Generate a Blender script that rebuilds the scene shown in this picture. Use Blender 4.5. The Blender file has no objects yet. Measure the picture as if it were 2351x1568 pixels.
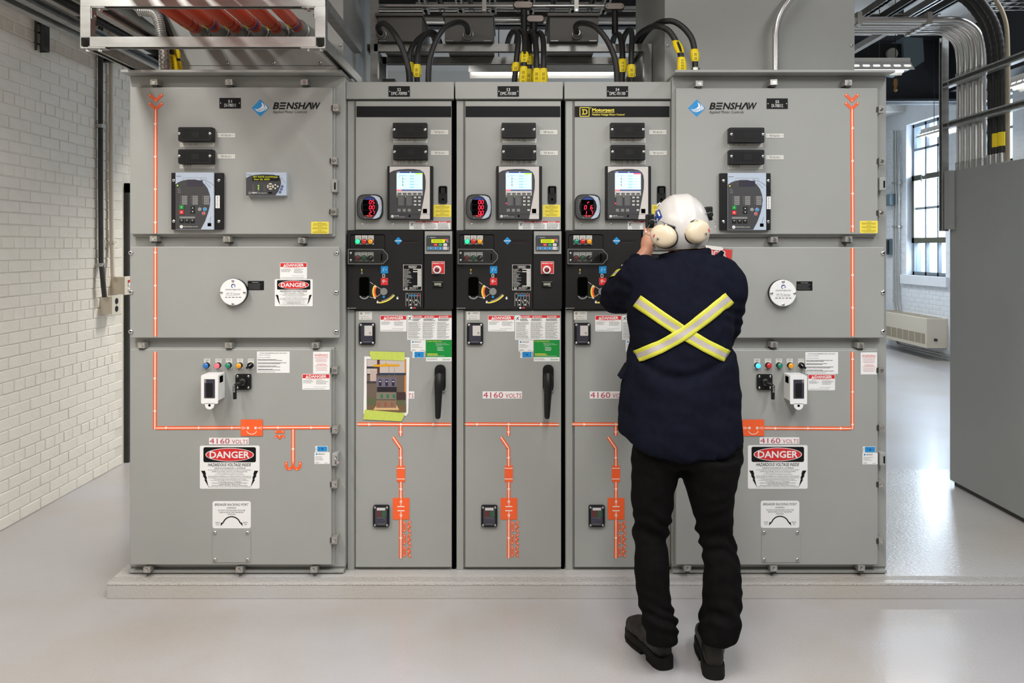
import bpy, bmesh, math, random
from mathutils import Vector, Matrix, noise
from mathutils.bvhtree import BVHTree
R = random.Random(7)
S = bpy.context.scene
COL = S.collection
PI = math.pi
# ---------------------------------------------------------------- camera, world, light, exposure
F, CX, CY, H = 1850.0, 1175.5, 570.0, 1.58      # focal length and principal point in pixels of the 2351 wide photo, eye height
cam = bpy.data.cameras.new('camera')
camo = bpy.data.objects.new('camera', cam)
COL.objects.link(camo)
camo.location = (0, 0, H)
camo.rotation_euler = (PI / 2, 0, 0)
cam.sensor_width = 36.0
cam.lens = 36.0 * F / 2351.0
cam.shift_y = -(784.0 - CY) / 2351.0
cam.clip_start = 0.05
S.camera = camo
S.view_settings.view_transform = 'Standard'
S.view_settings.look = 'None'
S.view_settings.gamma = 1.0
S.view_settings.use_curve_mapping = False
S.view_settings.exposure = -0.12
S.cycles.use_denoising = True
S.cycles.max_bounces = 8
S.cycles.sample_clamp_indirect = 6.0
w = bpy.data.worlds.new('daylight')
S.world = w
w.use_nodes = True
bgn = w.node_tree.nodes['Background']
bgn.inputs['Color'].default_value = (0.80, 0.90, 1.0, 1)
bgn.inputs['Strength'].default_value = 7.0

def area(name, loc, sx, sy, power, color=(1, 0.96, 0.90), rot=(0, 0, 0), spread=180):
    l = bpy.data.lights.new(name, 'AREA')
    l.shape = 'RECTANGLE'
    l.size = sx
    l.size_y = sy
    l.energy = power
    l.color = color
    l.spread = math.radians(spread)
    o = bpy.data.objects.new(name, l)
    o.location = loc
    o.rotation_euler = rot
    COL.objects.link(o)
    return o
# the strip lights over the aisle in front of the switchgear (above the picture), plus low lamps added to lift the upper doors
WARM = (1.0, 0.978, 0.945)
COOL = (0.86, 0.93, 1.0)
for i, (x, y, z, p) in enumerate([(-2.0, 1.8, 3.3, 74), (0.3, 1.1, 2.95, 58), (1.9, 1.1, 2.95, 60), (0.4, 1.9, 3.8, 34), (2.35, 1.9, 3.8, 32), (-0.9, 1.1, 2.95, 24)]):
    area('strip_and_fill_light', (x, y, z), 0.24, 2.2, p, WARM if x < 1 else (0.97, 0.985, 1.0), spread=170)
for i, (x, y, z, p) in enumerate([(-1.25, 6.4, 3.3, 72), (3.6, 4.4, 3.5, 34), (4.3, 8.3, 3.1, 60), (0.45, 6.55, 2.98, 20),(4.6, 11.8, 3.0, 45)]):  # strip lights further back; the last lamp is added to brighten the far end
    area('strip_and_fill_light', (x, y, z), 1.25, 0.2, p, WARM if x < 1 else COOL, spread=118 if x < -1 else 150)
# daylight falling in through the two windows of the far right wall
for y in (12.0, 10.5):
    area('window_light', (6.42, y, 2.3), 1.1, 2.2, 330, (0.80, 0.90, 1.0), (0, PI / 2, 0))

# ---------------------------------------------------------------- materials
def lin(c):
    c = c / 255.0
    return c / 12.92 if c <= 0.04045 else ((c + 0.055) / 1.055) ** 2.4
def rgb(r, g, b):
    return (lin(r), lin(g), lin(b), 1)
MATS = {}
def mat(name, col, rough=0.5, metal=0.0, emit=0.0, grain=None, bump=None, spec=None, coat=0.0, stretch=(1, 1, 1), trans=0.0):
    m = bpy.data.materials.new(name)
    m.use_nodes = True
    nt = m.node_tree
    b = nt.nodes['Principled BSDF']
    c = rgb(*col)
    b.inputs['Base Color'].default_value = c
    b.inputs['Roughness'].default_value = rough
    b.inputs['Metallic'].default_value = metal
    if spec is not None:
        b.inputs['Specular IOR Level'].default_value = spec
    if coat:
        b.inputs['Coat Weight'].default_value = coat
        b.inputs['Coat Roughness'].default_value = 0.1
    if trans:
        b.inputs['Transmission Weight'].default_value = trans
    if emit:
        b.inputs['Emission Color'].default_value = c
        b.inputs['Emission Strength'].default_value = emit
    if grain or bump:
        tc = nt.nodes.new('ShaderNodeTexCoord')
        mp = nt.nodes.new('ShaderNodeMapping')
        mp.inputs['Scale'].default_value = stretch
        nt.links.new(tc.outputs['Object'], mp.inputs['Vector'])
    if grain:                      # (scale, amount): mottled colour of paint, cloth, metal
        n = nt.nodes.new('ShaderNodeTexNoise')
        n.inputs['Scale'].default_value = grain[0]
        n.inputs['Detail'].default_value = 5
        nt.links.new(mp.outputs['Vector'], n.inputs['Vector'])
        r = nt.nodes.new('ShaderNodeMapRange')
        r.inputs['From Min'].default_value = 0.25
        r.inputs['From Max'].default_value = 0.75
        r.inputs['To Min'].default_value = 1 - grain[1]
        r.inputs['To Max'].default_value = 1 + grain[1]
        nt.links.new(n.outputs['Fac'], r.inputs['Value'])
        mx = nt.nodes.new('ShaderNodeVectorMath')
        mx.operation = 'SCALE'
        mx.inputs[0].default_value = c[:3]
        nt.links.new(r.outputs['Result'], mx.inputs['Scale'])
        nt.links.new(mx.outputs['Vector'], b.inputs['Base Color'])
    if bump:                       # (scale, strength, distance)
        n = nt.nodes.new('ShaderNodeTexNoise')
        n.inputs['Scale'].default_value = bump[0]
        n.inputs['Detail'].default_value = 4
        nt.links.new(mp.outputs['Vector'], n.inputs['Vector'])
        bn = nt.nodes.new('ShaderNodeBump')
        bn.inputs['Strength'].default_value = bump[1]
        bn.inputs['Distance'].default_value = bump[2]
        nt.links.new(n.outputs['Fac'], bn.inputs['Height'])
        nt.links.new(bn.outputs['Normal'], b.inputs['Normal'])
    MATS[name] = m
    return m
grey = mat('grey_enamel', (154, 155, 151), 0.42, grain=(3, 0.04), bump=(420, 0.16, 0.0006))
greyd = mat('grey_enamel_dark', (128, 130, 124), 0.45, grain=(4, 0.05), bump=(420, 0.12, 0.0006))
greyr = mat('grey_enamel_far', (146, 148, 145), 0.5, grain=(3, 0.04), bump=(400, 0.15, 0.0006))
gal = mat('galvanised_steel', (166, 166, 163), 0.34, 0.78, grain=(30, 0.18), stretch=(0.3, 1, 1))
chrome = mat('bright_metal', (215, 215, 215), 0.2, 1.0)
nick = mat('clamp_metal', (172, 170, 163), 0.38, 0.6)
pipe_m = mat('conduit_metal', (205, 204, 202), 0.27, 0.85)
darkst = mat('dark_steel', (58, 58, 56), 0.5, 0.3, grain=(12, 0.15))
black = mat('black_plastic', (20, 20, 21), 0.42, spec=.3)
blackm = mat('black_matt_panel', (29, 28, 28), 0.6, spec=.25, bump=(500, 0.15, 0.0005))
rubber = mat('black_rubber', (30, 29, 28), 0.5, bump=(260, 0.25, 0.001))
hole = mat('dark_gap', (5, 5, 5), 0.9, spec=0.0)
white = mat('white_label', (232, 232, 230), 0.45)
offw = mat('offwhite_label', (214, 213, 206), 0.5)
ink = mat('black_ink', (16, 16, 18), 0.5, spec=.2)
inkg = mat('grey_ink', (120, 120, 120), 0.5)
red = mat('red_ink', (206, 40, 44), 0.45)
crim = mat('crimson_ink', (186, 40, 72), 0.45)
orange = mat('orange_lamicoid', (242, 96, 42), 0.4)
cream = mat('white_inlay', (250, 232, 218), 0.5)
yellow = mat('yellow_label', (236, 216, 74), 0.45)
ytag = mat('yellow_cable_tag', (246, 218, 20), 0.45)
blue = mat('blue_print', (28, 136, 200), 0.4)
navy = mat('navy_print', (34, 62, 140), 0.4)
green = mat('green_print', (10, 140, 56), 0.4)
silver = mat('silver_face', (176, 188, 204), 0.4)
silver2 = mat('light_silver_face', (200, 196, 192), 0.4)
slate = mat('slate_face', (58, 58, 60), 0.45)
keyg = mat('key_grey', (128, 128, 126), 0.5)
lcd_off = mat('dark_display', (58, 56, 68), 0.2)
lcd_blue = mat('lit_display', (186, 224, 246), 0.3, emit=0.75)
lcd_green = mat('lit_lcd', (196, 210, 30), 0.3, emit=0.45)
oled = mat('amber_characters', (190, 196, 20), 0.4, emit=0.8)
ledr = mat('red_digits', (255, 40, 70), 0.4, emit=1.6)
ledg = mat('led_green', (150, 240, 60), 0.4, emit=1.2)
leda = mat('led_amber', (255, 190, 40), 0.4, emit=1.2)
lamp = {'green_on': mat('lamp_green_on', (40, 225, 150), 0.25, emit=0.8), 'green': mat('lamp_green', (18, 128, 104), 0.25, coat=0.5),
        'red': mat('lamp_red', (205, 38, 40), 0.25, coat=0.5), 'pink': mat('lamp_pink_on', (250, 96, 110), 0.25, emit=0.5),
        'amber': mat('lamp_amber', (240, 160, 22), 0.25, coat=0.5), 'blue': mat('lamp_blue', (24, 108, 190), 0.25, coat=0.5),
        'blue_on': mat('lamp_blue_on', (60, 170, 255), 0.25, emit=1.6), 'dred': mat('lamp_dark_red', (118, 34, 36), 0.3),
        'dgreen': mat('lamp_dark_green', (24, 92, 60), 0.3)}
def thin_glass(name, tint, op, rough=0.05):
    m = bpy.data.materials.new(name)
    m.use_nodes = True
    nt = m.node_tree
    nt.nodes.clear()
    out = nt.nodes.new('ShaderNodeOutputMaterial')
    tr = nt.nodes.new('ShaderNodeBsdfTransparent')
    tr.inputs['Color'].default_value = tint
    gl = nt.nodes.new('ShaderNodeBsdfGlossy')
    gl.inputs['Roughness'].default_value = rough
    mx = nt.nodes.new('ShaderNodeMixShader')
    mx.inputs['Fac'].default_value = op
    nt.links.new(tr.outputs[0], mx.inputs[1])
    nt.links.new(gl.outputs[0], mx.inputs[2])
    nt.links.new(mx.outputs[0], out.inputs[0])
    return m
pane_m = thin_glass('window_glass', (0.93, 0.97, 1, 1), 0.06)
clear_m = thin_glass('clear_plastic', (0.86, 0.86, 0.86, 1), 0.08)
film_m = thin_glass('plastic_sleeve', (0.97, 0.97, 0.97, 1), 0.10)
brickp = mat('painted_brick', (224, 216, 203), 0.45, grain=(9, 0.035), bump=(55, 0.5, 0.005))
mortar = mat('painted_mortar', (214, 208, 193), 0.6, bump=(90, 0.3, 0.002))
brickw = mat('painted_white_brick', (222, 226, 232), 0.55, grain=(9, 0.03), bump=(90, 0.3, 0.0018))
plaster = mat('white_ceiling_paint', (205, 203, 200), 0.7)
backw = mat('far_wall_paint', (190, 189, 184), 0.7)
steelbeam = mat('black_steel', (33, 35, 40), 0.6)
frame_m = mat('window_frame_paint_glare', (128, 138, 148), 0.5)  # blue grey paint, lightened to carry the glare around the panes
olive = mat('olive_sash_paint', (76, 76, 62), 0.5)
beige = mat('beige_enamel', (206, 196, 178), 0.45)
beiged = mat('beige_grille', (150, 138, 118), 0.6)
# epoxy floor: light grey, glossy with an orange peel surface and faint brownish stains
def epoxy(name, col, rough, bscale, bstr, bdist):
    m = mat(name, col, rough, bump=(bscale, bstr, bdist), coat=0.25)
    nt = m.node_tree
    b = nt.nodes['Principled BSDF']
    b.inputs['Coat Roughness'].default_value = 0.12
    tc = nt.nodes.new('ShaderNodeTexCoord')
    n = nt.nodes.new('ShaderNodeTexNoise')
    n.inputs['Scale'].default_value = 1.1
    n.inputs['Detail'].default_value = 6
    nt.links.new(tc.outputs['Object'], n.inputs['Vector'])
    cr = nt.nodes.new('ShaderNodeValToRGB')
    cr.color_ramp.elements[0].position = 0.42
    cr.color_ramp.elements[0].color = rgb(*col)
    cr.color_ramp.elements[1].position = 0.78
    cr.color_ramp.elements[1].color = rgb(col[0] - 8, col[1] - 15, col[2] - 28)
    nt.links.new(n.outputs['Fac'], cr.inputs['Fac'])
    nt.links.new(cr.outputs['Color'], b.inputs['Base Color'])
    return m
floor_m = epoxy('floor_epoxy', (168, 166, 168), 0.32, 85, 0.35, 0.0032)
pad_m = epoxy('pad_epoxy', (184, 182, 181), 0.26, 70, 0.45, 0.004)
edge_m = epoxy('pad_edge_epoxy', (188, 186, 184), 0.22, 130, 1.0, 0.012)
cloth_j = mat('navy_cloth', (15, 17, 28), 0.9, spec=.07, bump=(700, 0.4, 0.001), grain=(40, 0.2))
cloth_t = mat('black_denim', (16, 15, 15), 0.92, spec=.06, bump=(700, 0.4, 0.001), grain=(40, 0.2))
skin_m = mat('skin', (196, 140, 112), 0.5, grain=(30, 0.08))
leather = mat('worn_leather', (30, 26, 21), 0.5, spec=.3, grain=(16, 0.4), bump=(60, 0.4, 0.003))
sole_m = mat('boot_sole', (23, 21, 19), 0.7, spec=.15, grain=(20, 0.2))
helm_m = mat('white_helmet', (192, 188, 184), 0.28, grain=(6, 0.02))
cup_m = mat('cream_ear_cup', (202, 186, 160), 0.28, grain=(10, 0.04))
tape_y = mat('lime_tape', (182, 180, 50), 0.6, grain=(120, 0.06))
tape_g = mat('reflective_grey', (160, 152, 148), 0.4, grain=(40, 0.06))
tape_m = mat('green_masking_tape', (190, 204, 88), 0.6, grain=(90, 0.06))
redcond = mat('red_orange_jacket', (196, 72, 40), 0.42, grain=(8, 0.08))
unith = mat('blue_grey_enamel', (96, 112, 120), 0.5)

# ---------------------------------------------------------------- mesh builder
TXT = {}
def text_mesh(s, shear=0.0, bold=0.0):
    k = (s, shear, bold)
    if k not in TXT:
        cu = bpy.data.curves.new('t', 'FONT')
        cu.body = s
        cu.shear = shear
        cu.offset = bold
        cu.resolution_u = 2
        cu.dimensions = '2D'
        cu.fill_mode = 'BOTH'
        o = bpy.data.objects.new('t', cu)
        me = o.to_mesh()
        vs = [(v.co.x, v.co.y) for v in me.vertices]
        fs = [tuple(p.vertices) for p in me.polygons]
        o.to_mesh_clear()
        bpy.data.objects.remove(o)
        bpy.data.curves.remove(cu)
        xs = [v[0] for v in vs] or [0, 1]
        ys = [v[1] for v in vs] or [0, 1]
        TXT[k] = (vs, fs, min(xs), max(xs), min(ys), max(ys))
    return TXT[k]

class Plane:                      # a plane that faces the camera at a known distance: photo measurements become metres there
    def __init__(s, y): s.y = y
    def x(s, p): return (p - CX) * s.y / F
    def z(s, p): return H - (p - CY) * s.y / F
def at(px, py, y):
    return Vector(((px - CX) * y / F, y, H - (py - CY) * y / F))

class MB:
    def __init__(s):
        s.v, s.f, s.m, s.ms = [], [], [], []
    def mi(s, m):
        if m not in s.ms: s.ms.append(m)
        return s.ms.index(m)
    def add(s, vs, fs, m):
        o = len(s.v)
        k = s.mi(m)
        s.v += [tuple(v) for v in vs]
        for f in fs:
            s.f.append(tuple(i + o for i in f))
            s.m.append(k)
        return s
    def poly(s, pts, m): return s.add(pts, [tuple(range(len(pts)))], m)
    def box(s, x0, x1, y0, y1, z0, z1, m):
        x0, x1 = min(x0, x1), max(x0, x1)
        y0, y1 = min(y0, y1), max(y0, y1)
        z0, z1 = min(z0, z1), max(z0, z1)
        vs = [(x0, y0, z0), (x1, y0, z0), (x1, y1, z0), (x0, y1, z0), (x0, y0, z1), (x1, y0, z1), (x1, y1, z1), (x0, y1, z1)]
        return s.add(vs, [(0, 3, 2, 1), (4, 5, 6, 7), (0, 1, 5, 4), (1, 2, 6, 5), (2, 3, 7, 6), (3, 0, 4, 7)], m)
    def prism(s, pts, y0, y1, m):      # pts in (x, z), front at y0
        n = len(pts)
        vs = [(p[0], y0, p[1]) for p in pts] + [(p[0], y1, p[1]) for p in pts]
        fs = [tuple(range(n)), tuple(range(2 * n - 1, n - 1, -1))]
        fs += [(i, i + n, (i + 1) % n + n, (i + 1) % n) for i in range(n)]
        return s.add(vs, fs, m)
    def rings(s, rs, m, cap=True, close=False):   # list of rings of equal length
        n = len(rs[0])
        vs = [p for r in rs for p in r]
        fs = []
        k = len(rs)
        for i in range(k if close else k - 1):
            a, b = i * n, ((i + 1) % k) * n
            for j in range(n):
                fs.append((a + j, a + (j + 1) % n, b + (j + 1) % n, b + j))
        if cap and not close:
            fs.append(tuple(range(n - 1, -1, -1)))
            fs.append(tuple(range((k - 1) * n, k * n)))
        return s.add(vs, fs, m)
    def cyl(s, c, ax, r, h, m, n=14, r2=None):    # from c along ax by h
        ax = Vector(ax).normalized()
        u = ax.orthogonal().normalized()
        w_ = ax.cross(u)
        r2 = r if r2 is None else r2
        c = Vector(c)
        def ring(o, q): return [o + u * (q * math.cos(2 * PI * i / n)) + w_ * (q * math.sin(2 * PI * i / n)) for i in range(n)]
        return s.rings([ring(c, r), ring(c + ax * h, r2)], m)
    def lathe(s, c, ax, prof, m, n=24):           # prof: list of (radius, distance along ax)
        ax = Vector(ax).normalized()
        u = ax.orthogonal().normalized()
        w_ = ax.cross(u)
        c = Vector(c)
        return s.rings([[c + ax * d + u * (r * math.cos(2 * PI * i / n)) + w_ * (r * math.sin(2 * PI * i / n)) for i in range(n)] for r, d in prof], m)
    def tube(s, pts, r, m, n=10, rad=None, ribs=None):
        pts = [Vector(p) for p in pts]
        k = len(pts)
        T = []
        for i in range(k):
            a, b = pts[max(0, i - 1)], pts[min(k - 1, i + 1)]
            T.append((b - a).normalized())
        u = T[0].orthogonal().normalized()
        rs = []
        for i in range(k):
            u = (u - T[i] * u.dot(T[i]))
            u = u.normalized() if u.length > 1e-6 else T[i].orthogonal().normalized()
            w_ = T[i].cross(u)
            q = rad[i] if rad else r
            if ribs and i % 3 == 2: q *= ribs
            rs.append([pts[i] + u * (q * math.cos(2 * PI * j / n)) + w_ * (q * math.sin(2 * PI * j / n)) for j in range(n)])
        return s.rings(rs, m)
    def sphere(s, c, rx, ry, rz, m, n=16, k=10):
        c = Vector(c)
        rs = []
        for i in range(1, k):
            t = PI * i / k
            rs.append([c + Vector((rx * math.sin(t) * math.cos(2 * PI * j / n), ry * math.sin(t) * math.sin(2 * PI * j / n), rz * math.cos(t))) for j in range(n)])
        return s.rings(rs, m)
    # ---- things measured on a plane facing the camera (P), lying proud of it by off .. off+d
    def pr(s, P, x0, y0, x1, y1, m, d=0.001, off=0.0):
        return s.box(P.x(x0), P.x(x1), P.y - off - d, P.y - off, P.z(y0), P.z(y1), m)
    def pq(s, P, x0, y0, x1, y1, m, off=0.0):
        y = P.y - off
        a, b, c, d = P.x(x0), P.x(x1), P.z(y0), P.z(y1)
        return s.poly([(a, y, d), (b, y, d), (b, y, c), (a, y, c)], m)
    def pp(s, P, pts, m, off=0.0, d=0.0):
        q = [(P.x(a), P.z(b)) for a, b in pts]
        if d: return s.prism(q, P.y - off - d, P.y - off, m)
        return s.poly([(a, P.y - off, b) for a, b in q], m)
    def pc(s, P, cx, cy, r, m, off=0.0, d=0.0, n=20, ry=None):
        ry = r if ry is None else ry
        return s.pp(P, [(cx + r * math.cos(2 * PI * i / n), cy + ry * math.sin(2 * PI * i / n)) for i in range(n)], m, off, d)
    def prr(s, P, x0, y0, x1, y1, r, m, off=0.0, d=0.0, k=4):
        return s.pp(P, rr(x0, y0, x1, y1, r, k), m, off, d)
    def line(s, P, pts, wd, m, off=0.0, d=0.0):    # a stroke of width wd px along pts
        for (ax, ay), (bx, by) in zip(pts[:-1], pts[1:]):
            L = math.hypot(bx - ax, by - ay) or 1
            nx, ny = -(by - ay) / L * wd / 2, (bx - ax) / L * wd / 2
            s.pp(P, [(ax + nx, ay + ny), (bx + nx, by + ny), (bx - nx, by - ny), (ax - nx, ay - ny)], m, off, d)
        return s
    def arc(s, P, cx, cy, r, a0, a1, wd, m, off=0.0, d=0.0, n=14):
        t = [math.radians(a0 + (a1 - a0) * i / n) for i in range(n + 1)]
        o = [(cx + (r + wd / 2) * math.cos(q), cy + (r + wd / 2) * math.sin(q)) for q in t]
        i_ = [(cx + (r - wd / 2) * math.cos(q), cy + (r - wd / 2) * math.sin(q)) for q in t]
        for j in range(n):
            s.pp(P, [o[j], o[j + 1], i_[j + 1], i_[j]], m, off, d)
        return s
    def tx(s, P, t, x0, y0, x1, y1, m, off=0.0, shear=0.0, bold=0.0, rot=False):   # text fitted to a rectangle
        vs, fs, a, b, c, d = text_mesh(t, shear, bold)
        sx, sy = (b - a) or 1, (d - c) or 1
        out = []
        for x, y in vs:
            u, v = (x - a) / sx, (y - c) / sy
            if rot: u, v = v, 1 - u
            out.append((P.x(x0 + u * (x1 - x0)), P.y - off, P.z(y1 + v * (y0 - y1))))
        return s.add(out, fs, m)
    def micro(s, P, x0, y0, x1, y1, n, m, off=0.0, fill=0.38, center=False, ragged=0.25):   # fine print too small to read
        h = (y1 - y0) / n
        for i in range(n):
            wd = (x1 - x0) * (1 - R.random() * ragged)
            a = x0 + ((x1 - x0) - wd) / 2 if center else x0
            e = a + wd
            yy = y0 + i * h + h * 0.2
            while a < e - 0.4:
                L = R.uniform(.9, 3.4)
                s.pq(P, a, yy, min(e, a + L), yy + h * fill, m, off)
                a += L + 0.6
        return s
def rr(x0, y0, x1, y1, r, k=4):
    o = []
    for cx, cy, a in ((x1 - r, y0 + r, -90), (x1 - r, y1 - r, 0), (x0 + r, y1 - r, 90), (x0 + r, y0 + r, 180)):
        for i in range(k + 1):
            t = math.radians(a + 90 * i / k)
            o.append((cx + r * math.cos(t), cy + r * math.sin(t)))
    return o
def spline(pts, n=6):
    P = [Vector(p) for p in pts]
    P = [P[0] * 2 - P[1]] + P + [P[-1] * 2 - P[-2]]
    out = []
    for i in range(1, len(P) - 2):
        a, b, c, d = P[i - 1:i + 3]
        for j in range(n):
            t = j / n
            out.append(0.5 * ((2 * b) + (c - a) * t + (2 * a - 5 * b + 4 * c - d) * t * t + (3 * b - a - 3 * c + d) * t ** 3))
    out.append(P[-2])
    return out
WL = {}                             # world location of every parent (none is rotated)
def mesh_of(name, b, smooth=False, ang=40):
    me = bpy.data.meshes.new(name)
    me.from_pydata(b.v, [], b.f)
    for m in b.ms: me.materials.append(m)
    me.polygons.foreach_set('material_index', b.m)
    bm = bmesh.new()
    bm.from_mesh(me)
    bmesh.ops.recalc_face_normals(bm, faces=bm.faces)
    bm.to_mesh(me)
    bm.free()
    if smooth:
        me.polygons.foreach_set('use_smooth', [True] * len(me.polygons))
        me.set_sharp_from_angle(angle=math.radians(ang))
    me.update()
    return me
def put(o, parent, loc=(0, 0, 0)):
    COL.objects.link(o)
    o.location = loc
    WL[o] = Vector(loc)
    if parent is not None:
        o.parent = parent
        o.matrix_parent_inverse = Matrix.Translation(-WL[parent])
    return o
def thing(name, label, cat, loc=(0, 0, 0), group=None):
    o = bpy.data.objects.new(name, None)
    o.empty_display_size = 0.1
    o['label'] = label
    o['category'] = cat
    if group: o['group'] = group
    return put(o, None, loc)
def part(name, b, parent=None, label=None, cat=None, group=None, kind=None, smooth=False, bevel=0, ang=40):
    o = bpy.data.objects.new(name, mesh_of(name, b, smooth, ang))
    if bevel:
        md = o.modifiers.new('bevel', 'BEVEL')
        md.width = bevel
        md.segments = 2
        md.limit_method = 'ANGLE'
    if label: o['label'] = label
    if cat: o['category'] = cat
    if group: o['group'] = group
    if kind: o['kind'] = kind
    return put(o, parent)
def inst(name, me, loc, parent, rot=(0, 0, 0), scale=(1, 1, 1), label=None):
    o = bpy.data.objects.new(name, me)
    if label: o['label'] = label
    put(o, parent, loc)
    o.rotation_euler = rot
    o.scale = scale
    return o
def structure(name, b, parent=None, smooth=False, bevel=0):
    o = part(name, b, parent, smooth=smooth, bevel=bevel)
    o['kind'] = 'structure'
    return o
# ================================================================ THE ROOM
XL, XR, YB, YF, ZC = -2.86, 6.15, 13.4, -4.0, 4.35
b = MB(); b.box(XL - 0.3, XR + 0.4, YF - 0.2, YB + 0.3, -0.2, 0, floor_m)
floor = structure('floor', b)
b = MB(); b.box(XL - 0.3, XR + 0.4, YF - 0.2, YB + 0.3, ZC, ZC + 0.2, plaster)
ceiling = structure('ceiling', b)
b = MB(); b.box(XL - 0.3, XR + 0.4, YB, YB + 0.25, 0, ZC, backw)
structure('wall_back', b)
b = MB(); b.box(XL - 0.3, XR + 0.4, YF - 0.25, YF, 0, ZC, backw)
structure('wall_front', b)
# ---- left wall: painted brick in common bond, every sixth course headers, with a steel door further back
DY0, DY1, DZ = 5.94, 6.95, 2.06
b = MB()
b.box(XL - 0.3, XL, YF, DY0, 0, ZC, mortar)
b.box(XL - 0.3, XL, DY1, YB, 0, ZC, mortar)
b.box(XL - 0.3, XL, DY0, DY1, DZ, ZC, mortar)
wall_left = structure('wall_left', b)
def brick_mesh(nm, L, hh, dep, m):      # face towards +x, chamfered arrises
    c = 0.003
    b = MB()
    a, d = L / 2, hh / 2
    vs = [(0, -a, -d), (0, a, -d), (0, a, d), (0, -a, d), (dep, -a + c, -d + c), (dep, a - c, -d + c), (dep, a - c, d - c), (dep, -a + c, d - c)]
    b.add(vs, [(4, 5, 6, 7), (0, 1, 5, 4), (1, 2, 6, 5), (2, 3, 7, 6), (3, 0, 4, 7)], m)
    return vs, [(4, 5, 6, 7), (0, 1, 5, 4), (1, 2, 6, 5), (2, 3, 7, 6), (3, 0, 4, 7)], mesh_of(nm, b)
ST = brick_mesh('stretcher', 0.199, 0.0632, 0.0042, brickp)
HD = brick_mesh('header', 0.0968, 0.0632, 0.0042, brickp)
near, rest = [], MB()
CH = 0.0686
for k in range(int(ZC / CH)):
    head = k % 6 == 5
    L = 0.1025 if head else 0.205
    o = 0.0 if k % 2 else L / 2
    z = CH * (k + 0.5)
    i = 0
    while True:
        y = 1.6 + o + L * i
        i += 1
        if y > 9.5: break
        if DY0 - L / 2 < y < DY1 + L / 2 and z < DZ + 0.04: continue
        px = CX + XL * F / y
        py = CY - (z - H) * F / y
        vis = -30 < px < 300 and -30 < py < 1230
        near.append((0 if vis else 1, y, z, head))
near.sort()
for n_, (v, y, z, head) in enumerate(near):
    pr = R.uniform(0.0, 1.0)
    t = (HD if head else ST)
    if n_ < 300:
        inst('brick', t[2], (XL, y + R.uniform(-.002, .002), z), wall_left, (R.uniform(-.006, .006), 0, 0), (0.7 + 0.6 * pr, 1, 1))
    else:
        rest.add([(XL + p[0] * (0.7 + 0.6 * pr), y + p[1], z + p[2]) for p in t[0]], t[1], brickp)
o = part('brickwork', rest, wall_left, kind='stuff')
b = MB()
for y0, y1, z0, z1 in ((DY0, DY0 + 0.07, 0, DZ), (DY1 - 0.07, DY1, 0, DZ), (DY0, DY1, DZ - 0.07, DZ)):
    b.box(XL - 0.12, XL + 0.035, y0, y1, z0, z1, darkst)
door1 = thing('door_1', 'dark steel door in the brick wall', 'door', (XL, DY0, 0))
door1['kind'] = 'structure'
del door1['category']
part('door_frame', b, door1)
b = MB(); b.box(XL - 0.10, XL - 0.05, DY0 + 0.07, DY1 - 0.07, 0.01, DZ - 0.07, darkst)
leaf = part('door_panel', b, door1)
b = MB(); b.tube([(XL - 0.05, DY1 - 0.16, 1.0), (XL + 0.01, DY1 - 0.16, 1.0), (XL + 0.01, DY1 - 0.28, 1.0)], 0.009, chrome)
part('door_handle', b, leaf)
# ---- right wall with two sash windows
W1, W2, WZ0, WZ1 = (11.43, 12.57), (9.90, 11.02), 1.17, 3.5
b = MB()
for y0, y1 in ((YF, W2[0]), (W2[1], W1[0]), (W1[1], YB)):
    b.box(XR, XR + 0.35, y0, y1, 0, ZC, brickw)
for y0, y1 in (W1, W2):
    b.box(XR, XR + 0.35, y0, y1, 0, WZ0, brickw)
    b.box(XR, XR + 0.35, y0, y1, WZ1, ZC, brickw)
wall_right = structure('wall_right', b)
b = MB()
for k in range(int(3.5 / CH)):
    L = 0.205
    i = 0
    while True:
        y = 8.6 + (L / 2 if k % 2 else 0) + L * i
        i += 1
        if y > YB - 0.1: break
        z = CH * (k + 0.5)
        if z > WZ0 - 0.16 and (W1[0] - .12 < y < W1[1] + .12 or W2[0] - .12 < y < W2[1] + .12): continue
        b.add([(XR - p[0], y + p[1], z + p[2]) for p in ST[0]], ST[1], brickw)
part('brickwork', b, wall_right, kind='stuff')
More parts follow.
